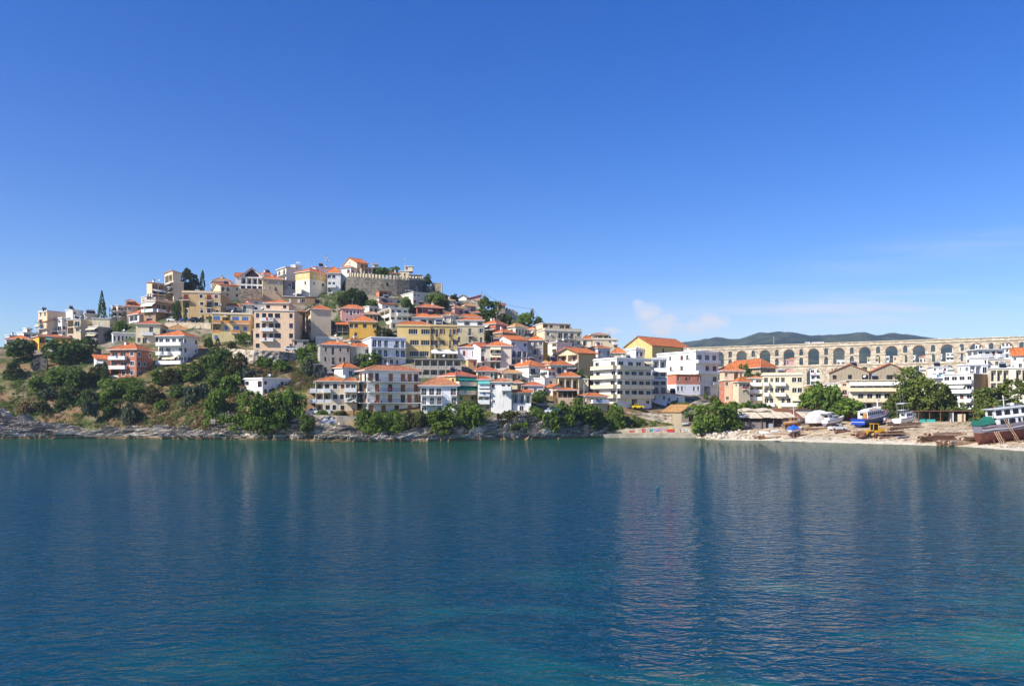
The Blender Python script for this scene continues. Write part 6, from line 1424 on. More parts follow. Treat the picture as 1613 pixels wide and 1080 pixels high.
def cabin(par, x0, x1, hw, z0, z1, wins=3, m=None, roof=None, wz=(.45, .8), slope=.25, name='cabin', oh=.15):
    b = MB(); m = m or HULLW
    c0 = [(x0, -hw), (x1, -hw), (x1, hw), (x0, hw)]; c1 = [(x0, -hw * .93), (x1 - slope, -hw * .93), (x1 - slope, hw * .93), (x0, hw * .93)]
    A = [(*p, z0) for p in c0]; B_ = [(*p, z1) for p in c1]
    for i in range(4): j = (i + 1) % 4; b.poly([A[i], A[j], B_[j], B_[i]], m)
    b.poly(B_, m); ob = b.obj(name, par)
    b = MB(); b.box(x0 - oh, x1 - slope + oh * 1.5, -hw - oh * .5, hw + oh * .5, z1 + .003, z1 + .1, roof or m); b.obj('cabin_roof', ob)
    if wins:
        b = MB(); zl, zh = z0 + (z1 - z0) * wz[0], z0 + (z1 - z0) * wz[1]; W = (x1 - slope - x0)
        for i in range(wins):
            xa = x0 + W * (i + .16) / wins; xb = x0 + W * (i + .84) / wins
            for sg in (-1, 1):
                f = lambda z: sg * (hw * (1 - .07 * (z - z0) / (z1 - z0)) + .012); q = [(xa, f(zl), zl), (xb, f(zl), zl), (xb, f(zh), zh), (xa, f(zh), zh)]; b.poly(q if sg < 0 else q[::-1], GLASS)
        fx = lambda z: x1 - slope * (z - z0) / (z1 - z0) + .012; b.poly([(fx(zl), -hw * .75, zl), (fx(zl), hw * .75, zl), (fx(zh), hw * .75, zh), (fx(zh), -hw * .75, zh)], GLASS)
        b.poly([(x0 - .012, hw * .5, zl), (x0 - .012, -hw * .5, zl), (x0 - .012, -hw * .5, zh), (x0 - .012, hw * .5, zh)], GLASS)
        b.obj('window', ob)
    return ob
def rails(par, pts, h, m=None, name='guard_rail'):
    b = MB(); railing(b, [p[:2] for p in pts], pts[0][2], h, 'r', m or STEEL); b.obj(name, par)
def boat(u, y, Y, head, pitch, label, name='boat', group='boats hauled out on the beach'):
    p = P(u, y, Y); p.z = max(p.z, gz(p.x, p.y) + .1)
    t = thing(name, label, 'boat', p, 0, group); t.rotation_euler = (0, -R(pitch), R(head)); return t
def props(t, L, B, n=3, z=-.9, m=None):
    b = MB()
    for i in range(n):
        x = L * (.15 + .6 * i / max(n - 1, 1)); b.box(x - .12, x + .12, -B * .5, B * .5, -.28, -.02, m or WOODD)
        for sg in (-1, 1): b.bar((x, sg * B * .62, z), (x, sg * B * .36, .7), .12, m or WOODD); b.box(x - .1, x + .1, sg * B * .35 - .15, sg * B * .35 + .15, z, -.28, m or WOODD)
    b.bar((-.3, -.35, -.4), (L * .85, -.35, -.4), .2, m or WOODD); b.bar((-.3, .35, -.4), (L * .85, .35, -.4), .2, m or WOODD)
    b.obj('cradle', t)
# white and blue trawler
t = boat(1352, 676, 206.5, 33, 6, 'large blue and white passenger trawler with an orange striped cabin roof', 'trawler')
hull_obj(t, 13.4, 4.5, 2.1, NAVY, NAVY, 1.15, trim=HULLW, full=.95, band=.45); props(t, 12, 4.2, 4)
b = MB(); b.box(-.06, -.005, -1.95, 1.95, .75, 2.15, BLUEH); b.box(-.09, -.061, -1.9, 1.9, 1.35, 1.45, HULLW); b.obj('transom_panel', t)
b = MB()
for sg in (-1, 1):
    b.bar((0, sg * 2.12, 2.2), (6, sg * 2.16, 2.12), .12, REDT); b.bar((6, sg * 2.16, 2.12), (9.4, sg * 1.72, 2.45), .12, REDT); b.bar((9.4, sg * 1.72, 2.45), (12.9, sg * .1, 3.1), .12, REDT)
b.obj('rubbing_strake', t)
cabin(t, 2.2, 8.6, 1.5, 1.75, 3.9, 7, wz=(.5, .82)); b = MB(); b.box(2.2, 2.26, -1.2, .2, 1.8, 3.6, TEAK); b.box(2.1, 2.185, -1.0, -.2, 1.8, 3.5, TEAK); b.obj('cabin_door', t)
b = MB(); b.box(3.2, 7.8, -1.1, 1.1, 4.02, 4.22, HULLW); b.box(3.4, 7.4, -1.14, -1.105, 4.05, 4.19, AWN['orange']); b.box(3.9, 7.2, -.8, .8, 4.223, 4.4, HULLW); b.obj('roof_hatch', t)
cabin(t, 9.2, 10.6, .7, 2.15, 3.3, 1); rails(t, [(9.6, -1.6, 2.5), (12.2, -.4, 2.5), (12.2, .4, 2.5), (9.6, 1.6, 2.5)], .8)
b = MB(); b.cone((8.9, 0, 2), (8.9, 0, 6.3), .16, .16, HULLW, 8); b.box(8.7, 9.9, -.12, .12, 6.1, 6.3, HULLW); b.obj('funnel', t)
for x in (8.2, 9.6):
    b = MB(); b.ball((x, -2.1 + (x - 8) * .35, 1.2), .42, HULLW, 10, 7, (1, 1, 1.2)); b.cone((x, -2.1 + (x - 8) * .35, .55), (x, -2.1 + (x - 8) * .35, .8), .3, .34, REDT, 10); b.obj('fender', t)
# sport fishing boat with flybridge frame
t = boat(1413, 674, 207, 28, 6, 'white fishing boat with a tall tubular frame beside the plane trees', 'motor_boat')
hull_obj(t, 7.4, 2.9, 1.5, HULLW, HULLW, 1.1, trim=PURP, full=.95); props(t, 7, 2.8); cabin(t, 2.6, 5.6, 1.05, 1.3, 2.9, 3, slope=.7)
b = MB()
for x, y in ((1.6, -1.0), (1.6, 1.0), (3.4, -1.0), (3.4, 1.0)): b.bar((x, y, 1.5), (x + .1, y * .9, 5.3), .07, STEEL)
for z in (3.6, 5.3): b.bar((1.6, -1, z), (1.6, 1, z), .06, STEEL); b.bar((3.5, -1, z), (3.5, 1, z), .06, STEEL); b.bar((1.6, -1, z), (3.5, -1, z), .06, STEEL); b.bar((1.6, 1, z), (3.5, 1, z), .06, STEEL)
b.box(1.5, 3.6, -1.1, 1.1, 5.34, 5.42, HULLW); b.box(1.6, 3.3, -.9, .9, 3.6, 3.68, HULLW); b.obj('flybridge_frame', t)
b = MB(); b.bar((2.0, -.9, 5.3), (1.6, -.9, 8.2), .04, STEEL); b.bar((3.2, .9, 5.3), (3.0, .9, 8.6), .04, STEEL); b.obj('antenna', t); rails(t, [(4.8, -1.2, 1.75), (7.4, -.2, 1.9), (7.4, .2, 1.9), (4.8, 1.2, 1.75)], .7)
# cruiser
t = boat(1299, 672, 212, 28, 6, 'white motor cruiser with a raked windscreen next to the tarpaulin covered boat', 'motor_boat')
hull_obj(t, 7.2, 2.8, 1.5, HULLW, PURP, 1.0, trim=PURP); props(t, 7, 2.6); cabin(t, 2.0, 5.4, 1.0, 1.35, 2.5, 3, slope=1.3); cabin(t, .8, 2.6, 1.05, 1.35, 3.3, 2, m=HULLW, slope=.6, name='canopy')  # grey lilac lower hull: shade painted onto the white cruiser
b = MB(); b.poly([(-.3, -1.1, 3.4), (2.6, -1.1, 3.6), (2.6, 1.1, 3.6), (-.3, 1.1, 3.4)], TARPW); b.poly([(-.3, 1.1, 3.34), (2.6, 1.1, 3.54), (2.6, -1.1, 3.54), (-.3, -1.1, 3.34)], TARPW); b.obj('awning', t)
# covered boat
t = boat(1277, 674, 214, 12, 2, 'boat wrapped in a big domed white tarpaulin', 'covered_boat')
hull_obj(t, 5.6, 2.6, 1.0, WOODD, WOODD, .6); props(t, 5.4, 2.4)
b = MB(); n = 12; prev = None
for i in range(11):
    s = i / 10; x = -.8 + 7.2 * s; r = 1.9 * (math.sin(math.pi * min(max(.16 + s * .72, 0), 1)) ** .6); zt_ = .8 + 3.5 * math.sin(math.pi * (.22 + .62 * s)) ** .7; ring = [(x + .15 * math.sin(j * 2.1), -r * math.cos(math.pi * j / n) * (1 + .04 * math.sin(j * 5 + i)), .9 + (zt_ - .9) * math.sin(math.pi * j / n) ** .75 + .06 * math.sin(i * 3 + j * 2)) for j in range(n + 1)]
    if prev:
        for j in range(n): b.poly([prev[j], prev[j + 1], ring[j + 1], ring[j]], TARPW)
    else: b.poly(ring[::-1], TARPW)
    prev = ring
b.poly(prev, TARPW); b.obj('tarpaulin', t)
t = boat(1337, 668, 222, 18, 4, 'old reddish brown wooden hull behind the trawler stern', 'boat'); hull_obj(t, 5.0, 2.2, 1.5, REDB, REDB, .6, full=.7); props(t, 4.6, 2.0)
# small boat with blue tarpaulin
t = boat(1244, 683, 200, 25, 5, 'small white boat half covered by a bright blue tarpaulin', 'dinghy'); hull_obj(t, 4.0, 1.8, 1.0, HULLW, PURP, .9, trim=REDT); props(t, 3.6, 1.6)
b = MB(); pts = [(-.2, -1.0, 1.1), (1.2, -1.0, 1.15), (2.7, -.8, 1.15), (3.0, 0, 1.25), (2.7, .8, 1.15), (1.2, 1.0, 1.15), (-.2, 1.0, 1.1)]; top = [(.1, 0, 1.75), (1.2, 0, 2.1), (2.4, 0, 1.75)]
for q in ([pts[0], pts[1], top[1], top[0]], [pts[1], pts[2], top[2], top[1]], [pts[2], pts[3], top[2]], [pts[3], pts[4], top[2]], [pts[4], pts[5], top[1], top[2]], [pts[5], pts[6], top[0], top[1]], [pts[6], pts[0], top[0]]): b.poly(q, TARPB)
b.obj('tarpaulin', t)
t = boat(1236, 671, 210, 6, 2, 'small wooden cabin boat with a white mast in front of the shed', 'fishing_boat'); hull_obj(t, 4.8, 2.0, 1.1, TEAK, WOODD, .9, trim=HULLW); props(t, 4.4, 1.8); cabin(t, 1.5, 3.4, .7, .9, 2.3, 2, m=TEAK, roof=HULLW); cabin(t, 3.5, 4.2, .4, .9, 1.7, 0)
b = MB(); b.cone((2.6, 0, 1), (2.6, 0, 5.6), .09, .07, HULLW, 6); b.bar((1.6, 0, 4.4), (3.6, 0, 4.4), .06, HULLW); b.obj('mast', t)
# big boat at the right edge
t = boat(1541, 699, 168, 4, 6, 'big wooden boat with a red brown hull and green tarpaulin at the right edge', 'fishing_boat')
t.location.z -= 0
hull_obj(t, 15.5, 4.8, 3.5, PURP, REDB, .9, trim=PURP, band=.6, full=.6); props(t, 15, 4.4, 5, z=-1.2)
b = MB()
for z, m_ in ((3.55, WOOD), (2.95, HULLW)):
    for sg in (-1, 1): b.bar((0, sg * 1.75, z), (6, sg * 2.32, z - .12), .1, m_); b.bar((6, sg * 2.32, z - .12), (11, sg * 2.2, z + .3), .1, m_)
b.obj('rubbing_strake', t)
cabin(t, 3.6, 13, 1.75, 3.3, 5.0, 0); ob = cabin(t, 3.2, 11.5, 1.5, 5.1, 6.9, 4, slope=.9, name='wheelhouse', wz=(.25, .85), oh=.5)
b = MB()
for x, w_ in ((4.1, 1.6), (6.0, 1.3)): b.box(x, x + w_, -1.80, -1.70, 3.5, 4.7, GLASS)
for x in (8.0, 9.0, 10.0, 11.0): b.box(x, x + .5, -1.80, -1.70, 3.9, 4.7, GLASS)
b.obj('window', t)
b = MB(); g0 = [(-.2, -1.9, 3.9), (0, -1.3, 5.0), (1.4, -1.1, 4.7), (2.7, -1.2, 5.5), (3.1, -1.8, 4.1)]; g1 = [(-.2, 1.6, 3.9), (0, 1.3, 5.0), (1.4, 1.1, 4.7), (2.7, 1.2, 5.5), (3.1, 1.8, 4.6)]
for i in range(4):
    b.poly([g0[i], g0[i + 1], g1[i + 1], g1[i]], TARPG)
b.poly([g0[0], g0[4], g0[3], g0[2], g0[1]], TARPG); b.obj('tarpaulin', t)
b = MB(); b.cone((6.4, 0, 6.9), (6.4, 0, 9.6), .1, .06, HULLW, 6); b.bar((5.4, 0, 8.6), (7.4, 0, 8.6), .07, HULLW); b.box(7.2, 8.4, -.25, .25, 7.6, 7.75, HULLW); b.ball((8.2, 0, 7.5), .5, HULLW, 10, 6, (1, 1, .7)); b.cone((3.2, -1, 3.3), (3.2, -1, 7.6), .08, .06, REDB, 6); b.obj('mast', t)
rails(t, [(3.0, -1.6, 6.9), (9, -1.6, 6.9)], .7)
p = P(1603, 693, 163.6); lt = thing('ladder', 'long wooden ladder leaning on the big red brown boat', 'ladder', p); b = MB(); a0, a1 = Vector((0, 0, -.2)), Vector((-1.9, 1.7, 4.4))
for o_ in (0, .45): b.bar(a0 + Vector((o_, 0, 0)), a1 + Vector((o_, 0, 0)), .09, WOOD)
for i in range(13): q = a0.lerp(a1, (i + .5) / 13); b.bar(q, q + Vector((.45, 0, 0)), .05, WOOD)
b.obj('ladder_frame', lt)
pr0 = None
for i, u in enumerate((1575.5, 1578.5, 1582)):
    b = MB(); b.bar((0, 0, -.2), (-.6, 1.0, 2.1), .14, WOOD); p = P(u, 696, 165.3); o = tag(b.obj('wooden_prop', None, loc=tuple(p)), 'pale timber prop leaning under the big red brown boat', 'prop', 'timber props under the big boat')
# upturned and small craft
def dinghy(u, y, Y, head, L, m, label, up=True, roll=0):
    t = boat(u, y, Y, head, 0, label, 'dinghy'); hull_obj(t, L, L * .38, L * .16, m, m, .5, deck=WOOD)
    if up: t.rotation_euler = (R(180 + roll), 0, R(head)); t.location.z += L * .16
    return t
dinghy(1196, 681.5, 202, -12, 2.6, HULLW, 'white upturned dinghy left of the shed opening on the stones'); dinghy(1215, 679.5, 204, 8, 2.4, HULLW, 'narrow white dinghy lying among planks before the shed'); dinghy(1231, 690, 193.5, 14, 3.0, CREAMH, 'cream upturned boat at the waterline below the blue tarpaulin boat')
dinghy(1414, 692, 186, 12, 3.0, PURP, 'small grey flat dinghy on the sand right of the wheel loader', up=False); dinghy(1206, 688, 197, 4, 3.2, CREAMH, 'half sunk cream hull in the stones near the water', up=True)
t = boat(1075.5, 671, 221.5, 6, 2, 'old white rowing boat in front of the stone hut', 'rowing_boat'); hull_obj(t, 2.5, 1.1, .9, HULLW, PURP, .6)

# ------------------------------------------------ boat shed
c = P(1161, 676.5, 217.5); c.z = gz(c.x, c.y); s = 217.5 / F; t = thing('boat_shed', 'long open boat shed with a patched corrugated roof', 'shed', c, R(-3)); W = 113 * s
zr = (676.5 - 658) * s; PL = mat('grey planks', (.30, .27, .25), .9, var=.3, scale=1.2, stretch=(4, 4, .4)); CR = mat('pale corrugated sheet', (.72, .62, .46), .8, var=.2, scale=1.5); BLK = plain('shed darkness', (.03, .027, .024))
b = MB(); b.box(0, W, 6.8, 7, -1, zr + 1.4, PL); b.box(0, .15, 0, 6.8, -1, zr + .4, PL); b.box(W - .15, W, 0, 6.8, -1, zr + .4, PL); b.box(.15, W * .40, .3, .42, -.5, zr * .62, PL); b.box(W * .62, W - .15, .6, .72, -.5, zr * .9, PL); b.box(W * .44, W * .50, .35, .5, -.5, zr * .5, plain('faded blue board', (.35, .40, .48))); b.obj('plank_wall', t)
for i in range(7): b = MB(); x = .1 + (W - .2) * i / 6; b.box(x - .1, x + .1, -.05, .15, -1, zr, WOODD); b.obj('post', t)
n = 11
for i in range(n):
    b = MB(); x0, x1 = W * i / n - .1, W * (i + 1) / n - (.28 if i % 2 else .1) + .02; m_ = RUST if i in (9,) else CR; dz = .1 * math.sin(i * 1.9)
    A = [(x0, -.5, zr - .1 + dz), (x1, -.5, zr - .1 + dz), (x1 - .9, 3.2, zr + 1.45), (x0 - .9, 3.2, zr + 1.45)]; b.poly(A, m_); b.poly([(p[0], p[1], p[2] - .07) for p in A[::-1]], RUST)
    b.poly([(A[0][0], -.5, A[0][2] - .07), (A[1][0], -.5, A[1][2] - .07), A[1], A[0]], RUST); b.obj('roof_sheet', t)
b = MB(); n = 16; pr = None
for i in range(n + 1):
    x = -1.6 + (W * .66) * i / n; z = zr + 1.75 + .16 * math.sin(i * 1.1); q = [(x, 3.0, z - .05), (x, 3.0, z + .06), (x, 6.9, z + .75), (x, 6.9, z + .62)]
    if pr:
        for j in range(4): k = (j + 1) % 4; b.poly([pr[j], q[j], q[k], pr[k]], CR if j != 3 else RUST)
    pr = q
b.obj('upper_roof', t)
b = MB(); b.poly([(W * .56, 3.0, zr + 1.7), (W * .85, 2.8, zr + 1.55), (W * .85, 6.9, zr + 2.5), (W * .56, 6.9, zr + 2.6)], RUST); b.poly([(W * .56, 6.9, zr + 2.5), (W * .85, 6.9, zr + 2.4), (W * .85, 2.8, zr + 1.45), (W * .56, 3.0, zr + 1.6)], RUST); b.obj('upper_roof', t)
c = P(1276, 668, 225); t = thing('low_outbuilding', 'low grey block outbuilding behind the domed tarpaulin', 'outbuilding', c); s = 225 / F
b = MB(); b.box(-16 * s, 3 * s, 0, 4, -1, 24 * s, wall_mat('grey')); b.obj('wall', t); b = MB(); b.box(-20 * s, 5 * s, -.5, 4.5, 24 * s + .004, 24 * s + .25, RUST); b.obj('roof', t)
# stone hut
h('R', 560, 838, 1122, 530, 668, 'gy', 'tan', 'stonehouse', '...', '.pw', 'old stone hut with a low tiled roof and dark doorway above the harbour wall', name='stone_hut', cat='hut', ridge=428, al=12, D=9, oh=.35, frame='brown', Y=226, slab='stonehouse')
# beach tavern
c = P(1447, 671, 213); c.z = gz(c.x, c.y); s = 213 / F; t = thing('beach_tavern', 'low dark beach tavern with teal panels under the vines', 'tavern', c, R(-6)); W = 82 * s
b = MB(); b.box(0, W, 5, 5.2, -1, 3.0, PL); b.box(W * .62, W * .64, 0, 5, -1, 2.7, HULLW); b.box(W * .72, W * .86, .2, .3, -.3, 2.2, wall_mat('cream')); b.box(W * .64, W * .72, .6, .7, -.3, 2.2, BLK); b.obj('wall', t)
b = MB(); b.box(-.3, W + .3, -.4, 5.4, 2.9, 3.1, WOODD); b.obj('roof', t)
for i in range(6): b = MB(); x = W * i / 5; b.box(x - .08, x + .08, -.08, .08, -1, 2.9, WOODD); b.obj('post', t)
for x0, x1 in ((.02, .12), (.14, .30)): b = MB(); b.box(W * x0, W * x1, -.2, -.12, -.2, .8, plain('teal panel', (.06, .42, .36))); b.obj('panel', t)

# ------------------------------------------------ wheel loader (bucket towards the left)
p = P(1374, 691, 190.5); p.z = gz(p.x, p.y); t = thing('wheel_loader', 'yellow wheel loader with a dark bucket on the sand', 'wheel loader', p, R(8)); s = .98
b = MB(); b.prism([(0.2, -.9), (2.7, -.9), (2.7, .9), (.2, .9)], .9, 1.75, YEL); b.box(1.2, 2.7, -.8, .8, 1.75, 2.15, YEL); b.box(-1.2, .2, -.55, .55, .8, 1.5, YEL); b.box(2.7, 2.95, -.85, .85, .8, 1.6, YEL); b.obj('body', t)
b = MB()
for x in (-.15, 1.15):
    for y_ in (-.75, .75): b.bar((x, y_, 1.75), (x + (.12 if x < 0 else -.05), y_ * .92, 3.2), .12, YEL)
b.box(-.1, 1.2, -.62, .62, 1.8, 3.1, GLASS); b.box(-.25, 1.3, -.85, .85, 3.2, 3.34, YEL); b.obj('cab', t)
for x, y_ in ((-.75, -1.0), (-.75, 1.0), (2.0, -1.0), (2.0, 1.0)):
    b = MB(); b.cone((x, y_ - .28, .75), (x, y_ + .28, .75), .75, .75, TYRE, 18); w_ = b.obj('wheel', t); b = MB(); b.cone((x, y_ - .3, .75), (x, y_ + .3, .75), .34, .34, YEL, 12); b.obj('rim', w_)
b = MB()
for y_ in (-.5, .5): b.bar((.1, y_, 1.7), (-1.9, y_, 1.35), .22, YEL, .3); b.bar((-1.9, y_, 1.35), (-2.5, y_, .6), .2, YEL, .28)
b.obj('lift_arm', t)
b = MB()
for q, m_ in (([(-2.5, 0.05), (-3.5, .02), (-3.5, .12), (-2.6, .16)], 1), ([(-2.5, .05), (-2.35, .5), (-2.45, 1.35), (-2.6, 1.3), (-2.5, .5), (-2.6, .16)], 1)):
    n = len(q)
    b.poly([(a[0], -1.45, a[1]) for a in q], TYRE); b.poly([(a[0], 1.45, a[1]) for a in q[::-1]], TYRE)
    for i in range(n): a, c_ = q[i], q[(i + 1) % n]; b.poly([(a[0], -1.45, a[1]), (a[0], 1.45, a[1]), (c_[0], 1.45, c_[1]), (c_[0], -1.45, c_[1])], WOODD)
for y_ in (-1.45, 1.4): b.poly([(-3.5, y_, .02), (-2.45, y_, .05), (-2.45, y_, 1.3)], REDB); b.poly([(-2.45, y_ + .05, 1.3), (-2.45, y_ + .05, .05), (-3.5, y_ + .05, .02)], REDB)
b.obj('bucket', t)

# ------------------------------------------------ cars
def car(u, y, head, paint, label, L=4.2, kind='car', Y=None, off=0):
    Yd = Y or hit(u, y, off); p = P(u, y, Yd); p.z = max(gz(p.x, p.y) + .02, p.z)
    t = thing('pickup_truck' if kind == 'pickup' else 'parked_car', label, 'pickup' if kind == 'pickup' else 'car', p, R(head), 'parked cars')
    pm = plain('car paint ' + paint[0], paint[1], .3); b = MB(); W = .85
    prof = [(0, .3), (L, .3), (L, .75), (L - .9, .95), (.15, .98), (0, .7)] if kind == 'car' else [(0, .45), (L, .45), (L, .95), (L - 1.1, 1.1), (0, 1.1)]
    n = len(prof); b.poly([(a[0], -W, a[1]) for a in prof], pm); b.poly([(a[0], W, a[1]) for a in prof[::-1]], pm)
    for i in range(n): a, c_ = prof[i], prof[(i + 1) % n]; b.poly([(a[0], -W, a[1]), (a[0], W, a[1]), (c_[0], W, c_[1]), (c_[0], -W, c_[1])], pm)
    b.obj('body', t)
    b = MB(); x0, x1, z0, z1 = (.5, L - 1.1, .97, 1.45) if kind == 'car' else (L - 2.5, L - 1.0, 1.1, 1.75)
    A = [(x0, -.8, z0), (x1, -.8, z0), (x1, .8, z0), (x0, .8, z0)]; B_ = [(x0 + .35, -.65, z1), (x1 - .6, -.65, z1), (x1 - .6, .65, z1), (x0 + .35, .65, z1)]
    for i in range(4): j = (i + 1) % 4; b.poly([A[i], A[j], B_[j], B_[i]], GLASS)
    b.obj('window', t); b = MB(); b.box(x0 + .3, x1 - .55, -.67, .67, z1 + .002, z1 + .06, pm)
    for x in (x0 + .3, (x0 + x1) / 2 - .1, x1 - .6): b.bar((x, -.67, z1), (x + (-.2 if x < 1 else .1), -.82, z0), .07, pm)
    b.obj('roof', t)
    for x in (.8, L - .85):
        for y_ in (-.78, .78): b = MB(); b.cone((x, y_ - .1, .32), (x, y_ + .1, .32), .33, .33, TYRE, 12); b.obj('wheel', t)
    return t
white_ = ('white', (.75, .75, .76)); t = car(484, 652, 4, white_, 'white car parked on the seawall beside the beige seaside house', Y=206.5, L=2.6 and 4.0)
car(264, 508.5, -4, white_, 'white car parked behind the parapet wall left of the tan mansion', Y=hit(264, 509) + 1.5); car(283.5, 508.3, 6, ('blue', (.05, .12, .45)), 'blue car parked at the foot of the tan mansion', Y=hit(283, 509) + 1.5); car(299, 508.6, 3, ('dark', (.04, .045, .06)), 'dark car parked in front of the tan mansion windows', Y=hit(299, 509) + 1.5)
car(449, 553, -4, ('silver', (.5, .52, .54)), 'pale car parked on the rubble wall beside the bright white house', Y=hit(449, 571) + 1.6); car(995, 644.5, 4, ('yellow', (.85, .62, .03)), 'bright yellow car parked above the pale stone wall', Y=238.5, L=3.6); car(863.5, 648.5, 2, ('green', (.03, .10, .09)), 'dark green car parked on the bank below the veranda house', Y=215, L=3.2); car(858, 651, 2, white_, 'white van nose beside the dark green car', Y=213.5, L=2.8)
car(1307, 680.5, 12, white_, 'white pickup truck standing between the cruiser and the trawler', L=4.4, kind='pickup', Y=205)
p = P(1392, 681, 197); p.z = gz(p.x, p.y); b = MB(); b.cone((0, 0, 0), (0, 0, .9), .3, .3, TARPB, 12); b.cone((0, 0, .9), (0, 0, .93), .32, .32, TARPB, 12); tag(b.obj('barrel', None, loc=tuple(p)), 'blue plastic barrel beside the timber rails', 'barrel')
# ------------------------------------------------ timber
def pile(u, y, Y, head, L, n, label, name='timber_pile', seed=1, thick=.42, spread=1.6, tilt=0.0, rungs=0, hmax=1.2):
    p = P(u, y, Y); p.z = gz(p.x, p.y); t = thing(name, label, 'timber', p, R(head), 'slipway timber on the beach'); rg = random.Random(seed)
    t.rotation_euler = (0, -R(tilt), R(head))
    for i in range(int(n * 1.8)):
        b = MB(); l = L * rg.uniform(.5, 1); yy = rg.uniform(-spread, spread); x0 = rg.uniform(0, L - l); z = rg.uniform(.1, hmax * 1.3); a = rg.uniform(-.09, .09)
        b.bar((x0, yy, z), (x0 + l, yy + a * l, z + rg.uniform(-.1, .15)), thick * rg.uniform(.6, 1.2), rg.choice([WOOD, WOODD, WOOD, WOODL, WOODD]), thick * rg.uniform(.6, 1.1)); b.obj('beam', t)
    for i in range(rungs): b = MB(); x = L * (i + .5) / rungs; b.bar((x, -spread, .35), (x, spread, .38), .18, WOODD); b.obj('cross_beam', t)
pile(1380, 691, 188, 24, 9, 7, 'two long slipway rails of red brown timber right of the wheel loader', seed=2, spread=.9, rungs=8); pile(1399, 683, 199, 22, 11, 6, 'timber slipway track leading up beside the white fishing boat', seed=3, spread=.8, rungs=9)
pile(1444, 695, 178, 20, 10, 12, 'long stack of old beams in the middle of the right beach', seed=4, thick=.42, spread=1.0, hmax=1.1); pile(1462, 690, 184, 18, 10, 14, 'wide heap of brown planks behind the long beam stack', seed=5, spread=1.6, hmax=.8); pile(1484, 700, 172, 16, 9, 18, 'tangled heap of broken planks left of the big boat bow timber', seed=6, spread=2.0, hmax=.9); pile(1512, 698, 172, 20, 7, 14, 'steep pile of light planks under the stern of the big boat', seed=7, spread=1.2, hmax=1.1)
pile(1502, 707, 161, 3, 5.2, 5, 'few thin planks lying at the water line on the right', seed=8, thick=.14, spread=.4, hmax=.25); pile(1341, 686, 195, 10, 3.2, 7, 'small broken wooden cradle left of the loader bucket', seed=9, spread=.9, hmax=.9); pile(1312, 682, 201, 20, 5, 8, 'scrap timber below the white pickup truck', seed=10, spread=.9, hmax=.5); pile(1190, 684, 203, 8, 7, 12, 'weathered planks on the stones in front of the boat shed', seed=11, spread=1.0, hmax=.5); pile(1218, 684, 203, -14, 5, 9, 'loose boards between the shed and the blue tarpaulin boat', seed=12, spread=1.0, hmax=.5); pile(1266, 675, 208, 14, 8, 8, 'dark beams lying under the domed tarpaulin boat', seed=13, spread=.8, hmax=.5)
p = P(1036, 770, 81); p.z = 0; t = thing('mooring_buoy', 'small dark mooring buoy floating in the bay', 'buoy', p); b = MB(); b.ball((0, 0, 0), .16, plain('buoy green', (.02, .12, .10)), 10, 6); b.obj('float', t); 
p = P(238, 595, hit(238, 597) - 3); b = MB(); b.poly([(0, 0, 0), (2.0, -.2, -.4), (2.2, 1.2, .3), (.3, 1.3, .5)], TARPB); b.poly([(.3, 1.3, .45), (2.2, 1.2, .25), (2.0, -.2, -.45), (0, 0, -.05)], TARPW); tag(b.obj('tarpaulin_sheet', None, loc=tuple(p)), 'small blue and white tarpaulin sheet among the slope trees', 'tarpaulin')
p = P(354.5, 507, hit(341, 539) - .9); t = thing('parasol', 'cream parasol on the balcony of the blue shutter house', 'parasol', p); b = MB(); b.cone((0, 0, 1.6), (0, 0, 2.1), 1.2, .03, AWN['cream'], 10, False); b.obj('canopy', t); b = MB(); b.bar((0, 0, -.4), (0, 0, 1.7), .06, WOOD); b.obj('pole', t)
# ------------------------------------------------ riprap boulders
BO = mat('pale boulder stone', (.66, .58, .46), .9, var=.18, scale=1.2, bump=.4)
bm_ = []
for k in range(5): b = MB(); b.ball((0, 0, 0), 1, BO, 7, 5, (1, .85, .7), .75, k * 3.3 + 1); bm_.append(b.mesh('boulder'))
rg = random.Random(3)
for i in range(95):
    u = rg.uniform(1098, 1212); y = 691.5 - rg.random() ** 1.3 * (15 - max(0, u - 1150) * .09)
    if u < 1112: y = max(y, 684)
    Yd = hit(u, min(y, 691)); p = P(u, y, Yd); p.z = gz(p.x, p.y) + .15
    o = link('boulder', bm_[i % 5], None, tuple(p)); sc = rg.uniform(.35, .95) * (1 if u < 1165 else .6); o.scale = (sc, sc * .9, sc * rg.uniform(.8, 1.1)); o.rotation_euler = (rg.uniform(-.5, .5), rg.uniform(-.5, .5), rg.uniform(0, 6))
    tag(o, 'pale boulder in the riprap pile between the fig trees and the boat shed', 'boulder', 'riprap boulders')
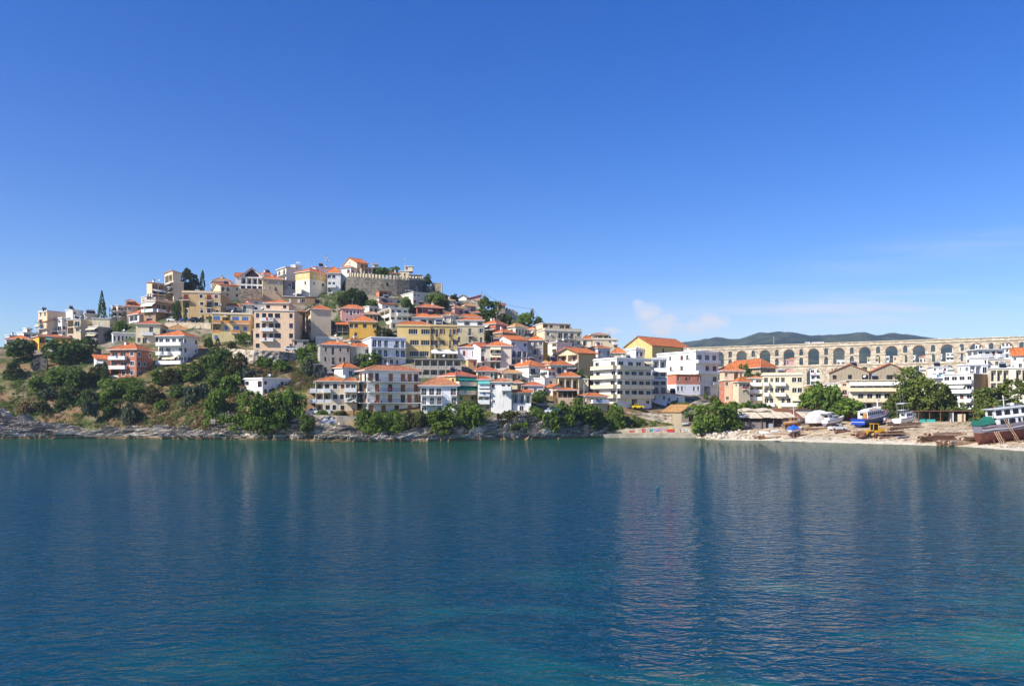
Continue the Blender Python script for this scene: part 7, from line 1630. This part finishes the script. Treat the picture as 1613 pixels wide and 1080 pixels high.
# ------------------------------------------------ air
hz = bpy.data.materials.new('haze'); hz.use_nodes = True; N, L = hz.node_tree.nodes, hz.node_tree.links; N.remove(N['Principled BSDF'])
pv = N.new('ShaderNodeVolumePrincipled'); pv.inputs['Color'].default_value = (.62, .78, 1, 1); pv.inputs['Density'].default_value = .00014; pv.inputs['Anisotropy'].default_value = .2; L.new(pv.outputs[0], N['Material Output'].inputs['Volume'])
if HAZE:
    b = MB(); b.box(-5200, 5200, -520, 9800, -16, 260, hz); tag(b.obj('haze'), kind='stuff')

# ------------------------------------------------ rock outcrop under the hilltop houses, litter on the beach
for (u, y, w_, h_, Yo, lab) in ((512, 476, 44, 14, 309, 'dark overhanging rock outcrop below the yellow topped corner house'), (541, 478, 26, 12, 308, 'jagged rock outcrop at the left foot of the fortress wall'), (1108, 641, 34, 20, 243, 'pale tilted rock slab between the white stepped block and the pink house'), (500, 562, 26, 9, 250, 'small rock face under the round green tree')):
    s = Yo / F; b = MB(); nu, nv = 26, 14
    def rp(i, j):
        a = i / nu; t = j / nv; x = (a - .5) * w_ * s; z = t * h_ * s * (1 - .35 * (2 * a - 1) ** 2); bed = z * .9 - x * .35
        d = strata(bed * .7 + noise.noise(Vector((x * .2, z * .2, y)))) * 1.1 + noise.noise(Vector((x * .5, z * .7, u))) * .6
        return (x, -d * (1 - t * .2) + t * 2.2, z - 1.5)
    for i in range(nu):
        for j in range(nv): b.poly([rp(i, j), rp(i + 1, j), rp(i + 1, j + 1), rp(i, j + 1)], rm)
    for i in range(nu): p_, q_ = rp(i, nv), rp(i + 1, nv); b.poly([p_, q_, (q_[0], q_[1] + 5, q_[2] - .5), (p_[0], p_[1] + 5, p_[2] - .5)], rm)
    p = P(u, y, Yo); tag(b.obj('rock_outcrop', None, loc=tuple(p)), lab, 'rock')
rg = random.Random(21); b = MB()
for i in range(520):
    u = rg.uniform(1180, 1640); Ys = float(shoreY(u)); Y = Ys + 3 + rg.random() ** 1.2 * 36; X = (u - CX) / F * Y; z = gz(X, Y) + .06; a = rg.gauss(.35, .5); l = rg.uniform(.2, 1.3)
    b.bar((X, Y, z), (X + l * math.cos(a), Y + l * math.sin(a), z + rg.uniform(0, .12)), rg.uniform(.07, .22), rg.choice([WOOD, WOODL, WOODD, BO, BO, TYRE, HULLW]), rg.uniform(.06, .16))
tag(b.obj('debris'), 'scraps of timber, stones and rubbish strewn over the sand', 'debris', kind='stuff')
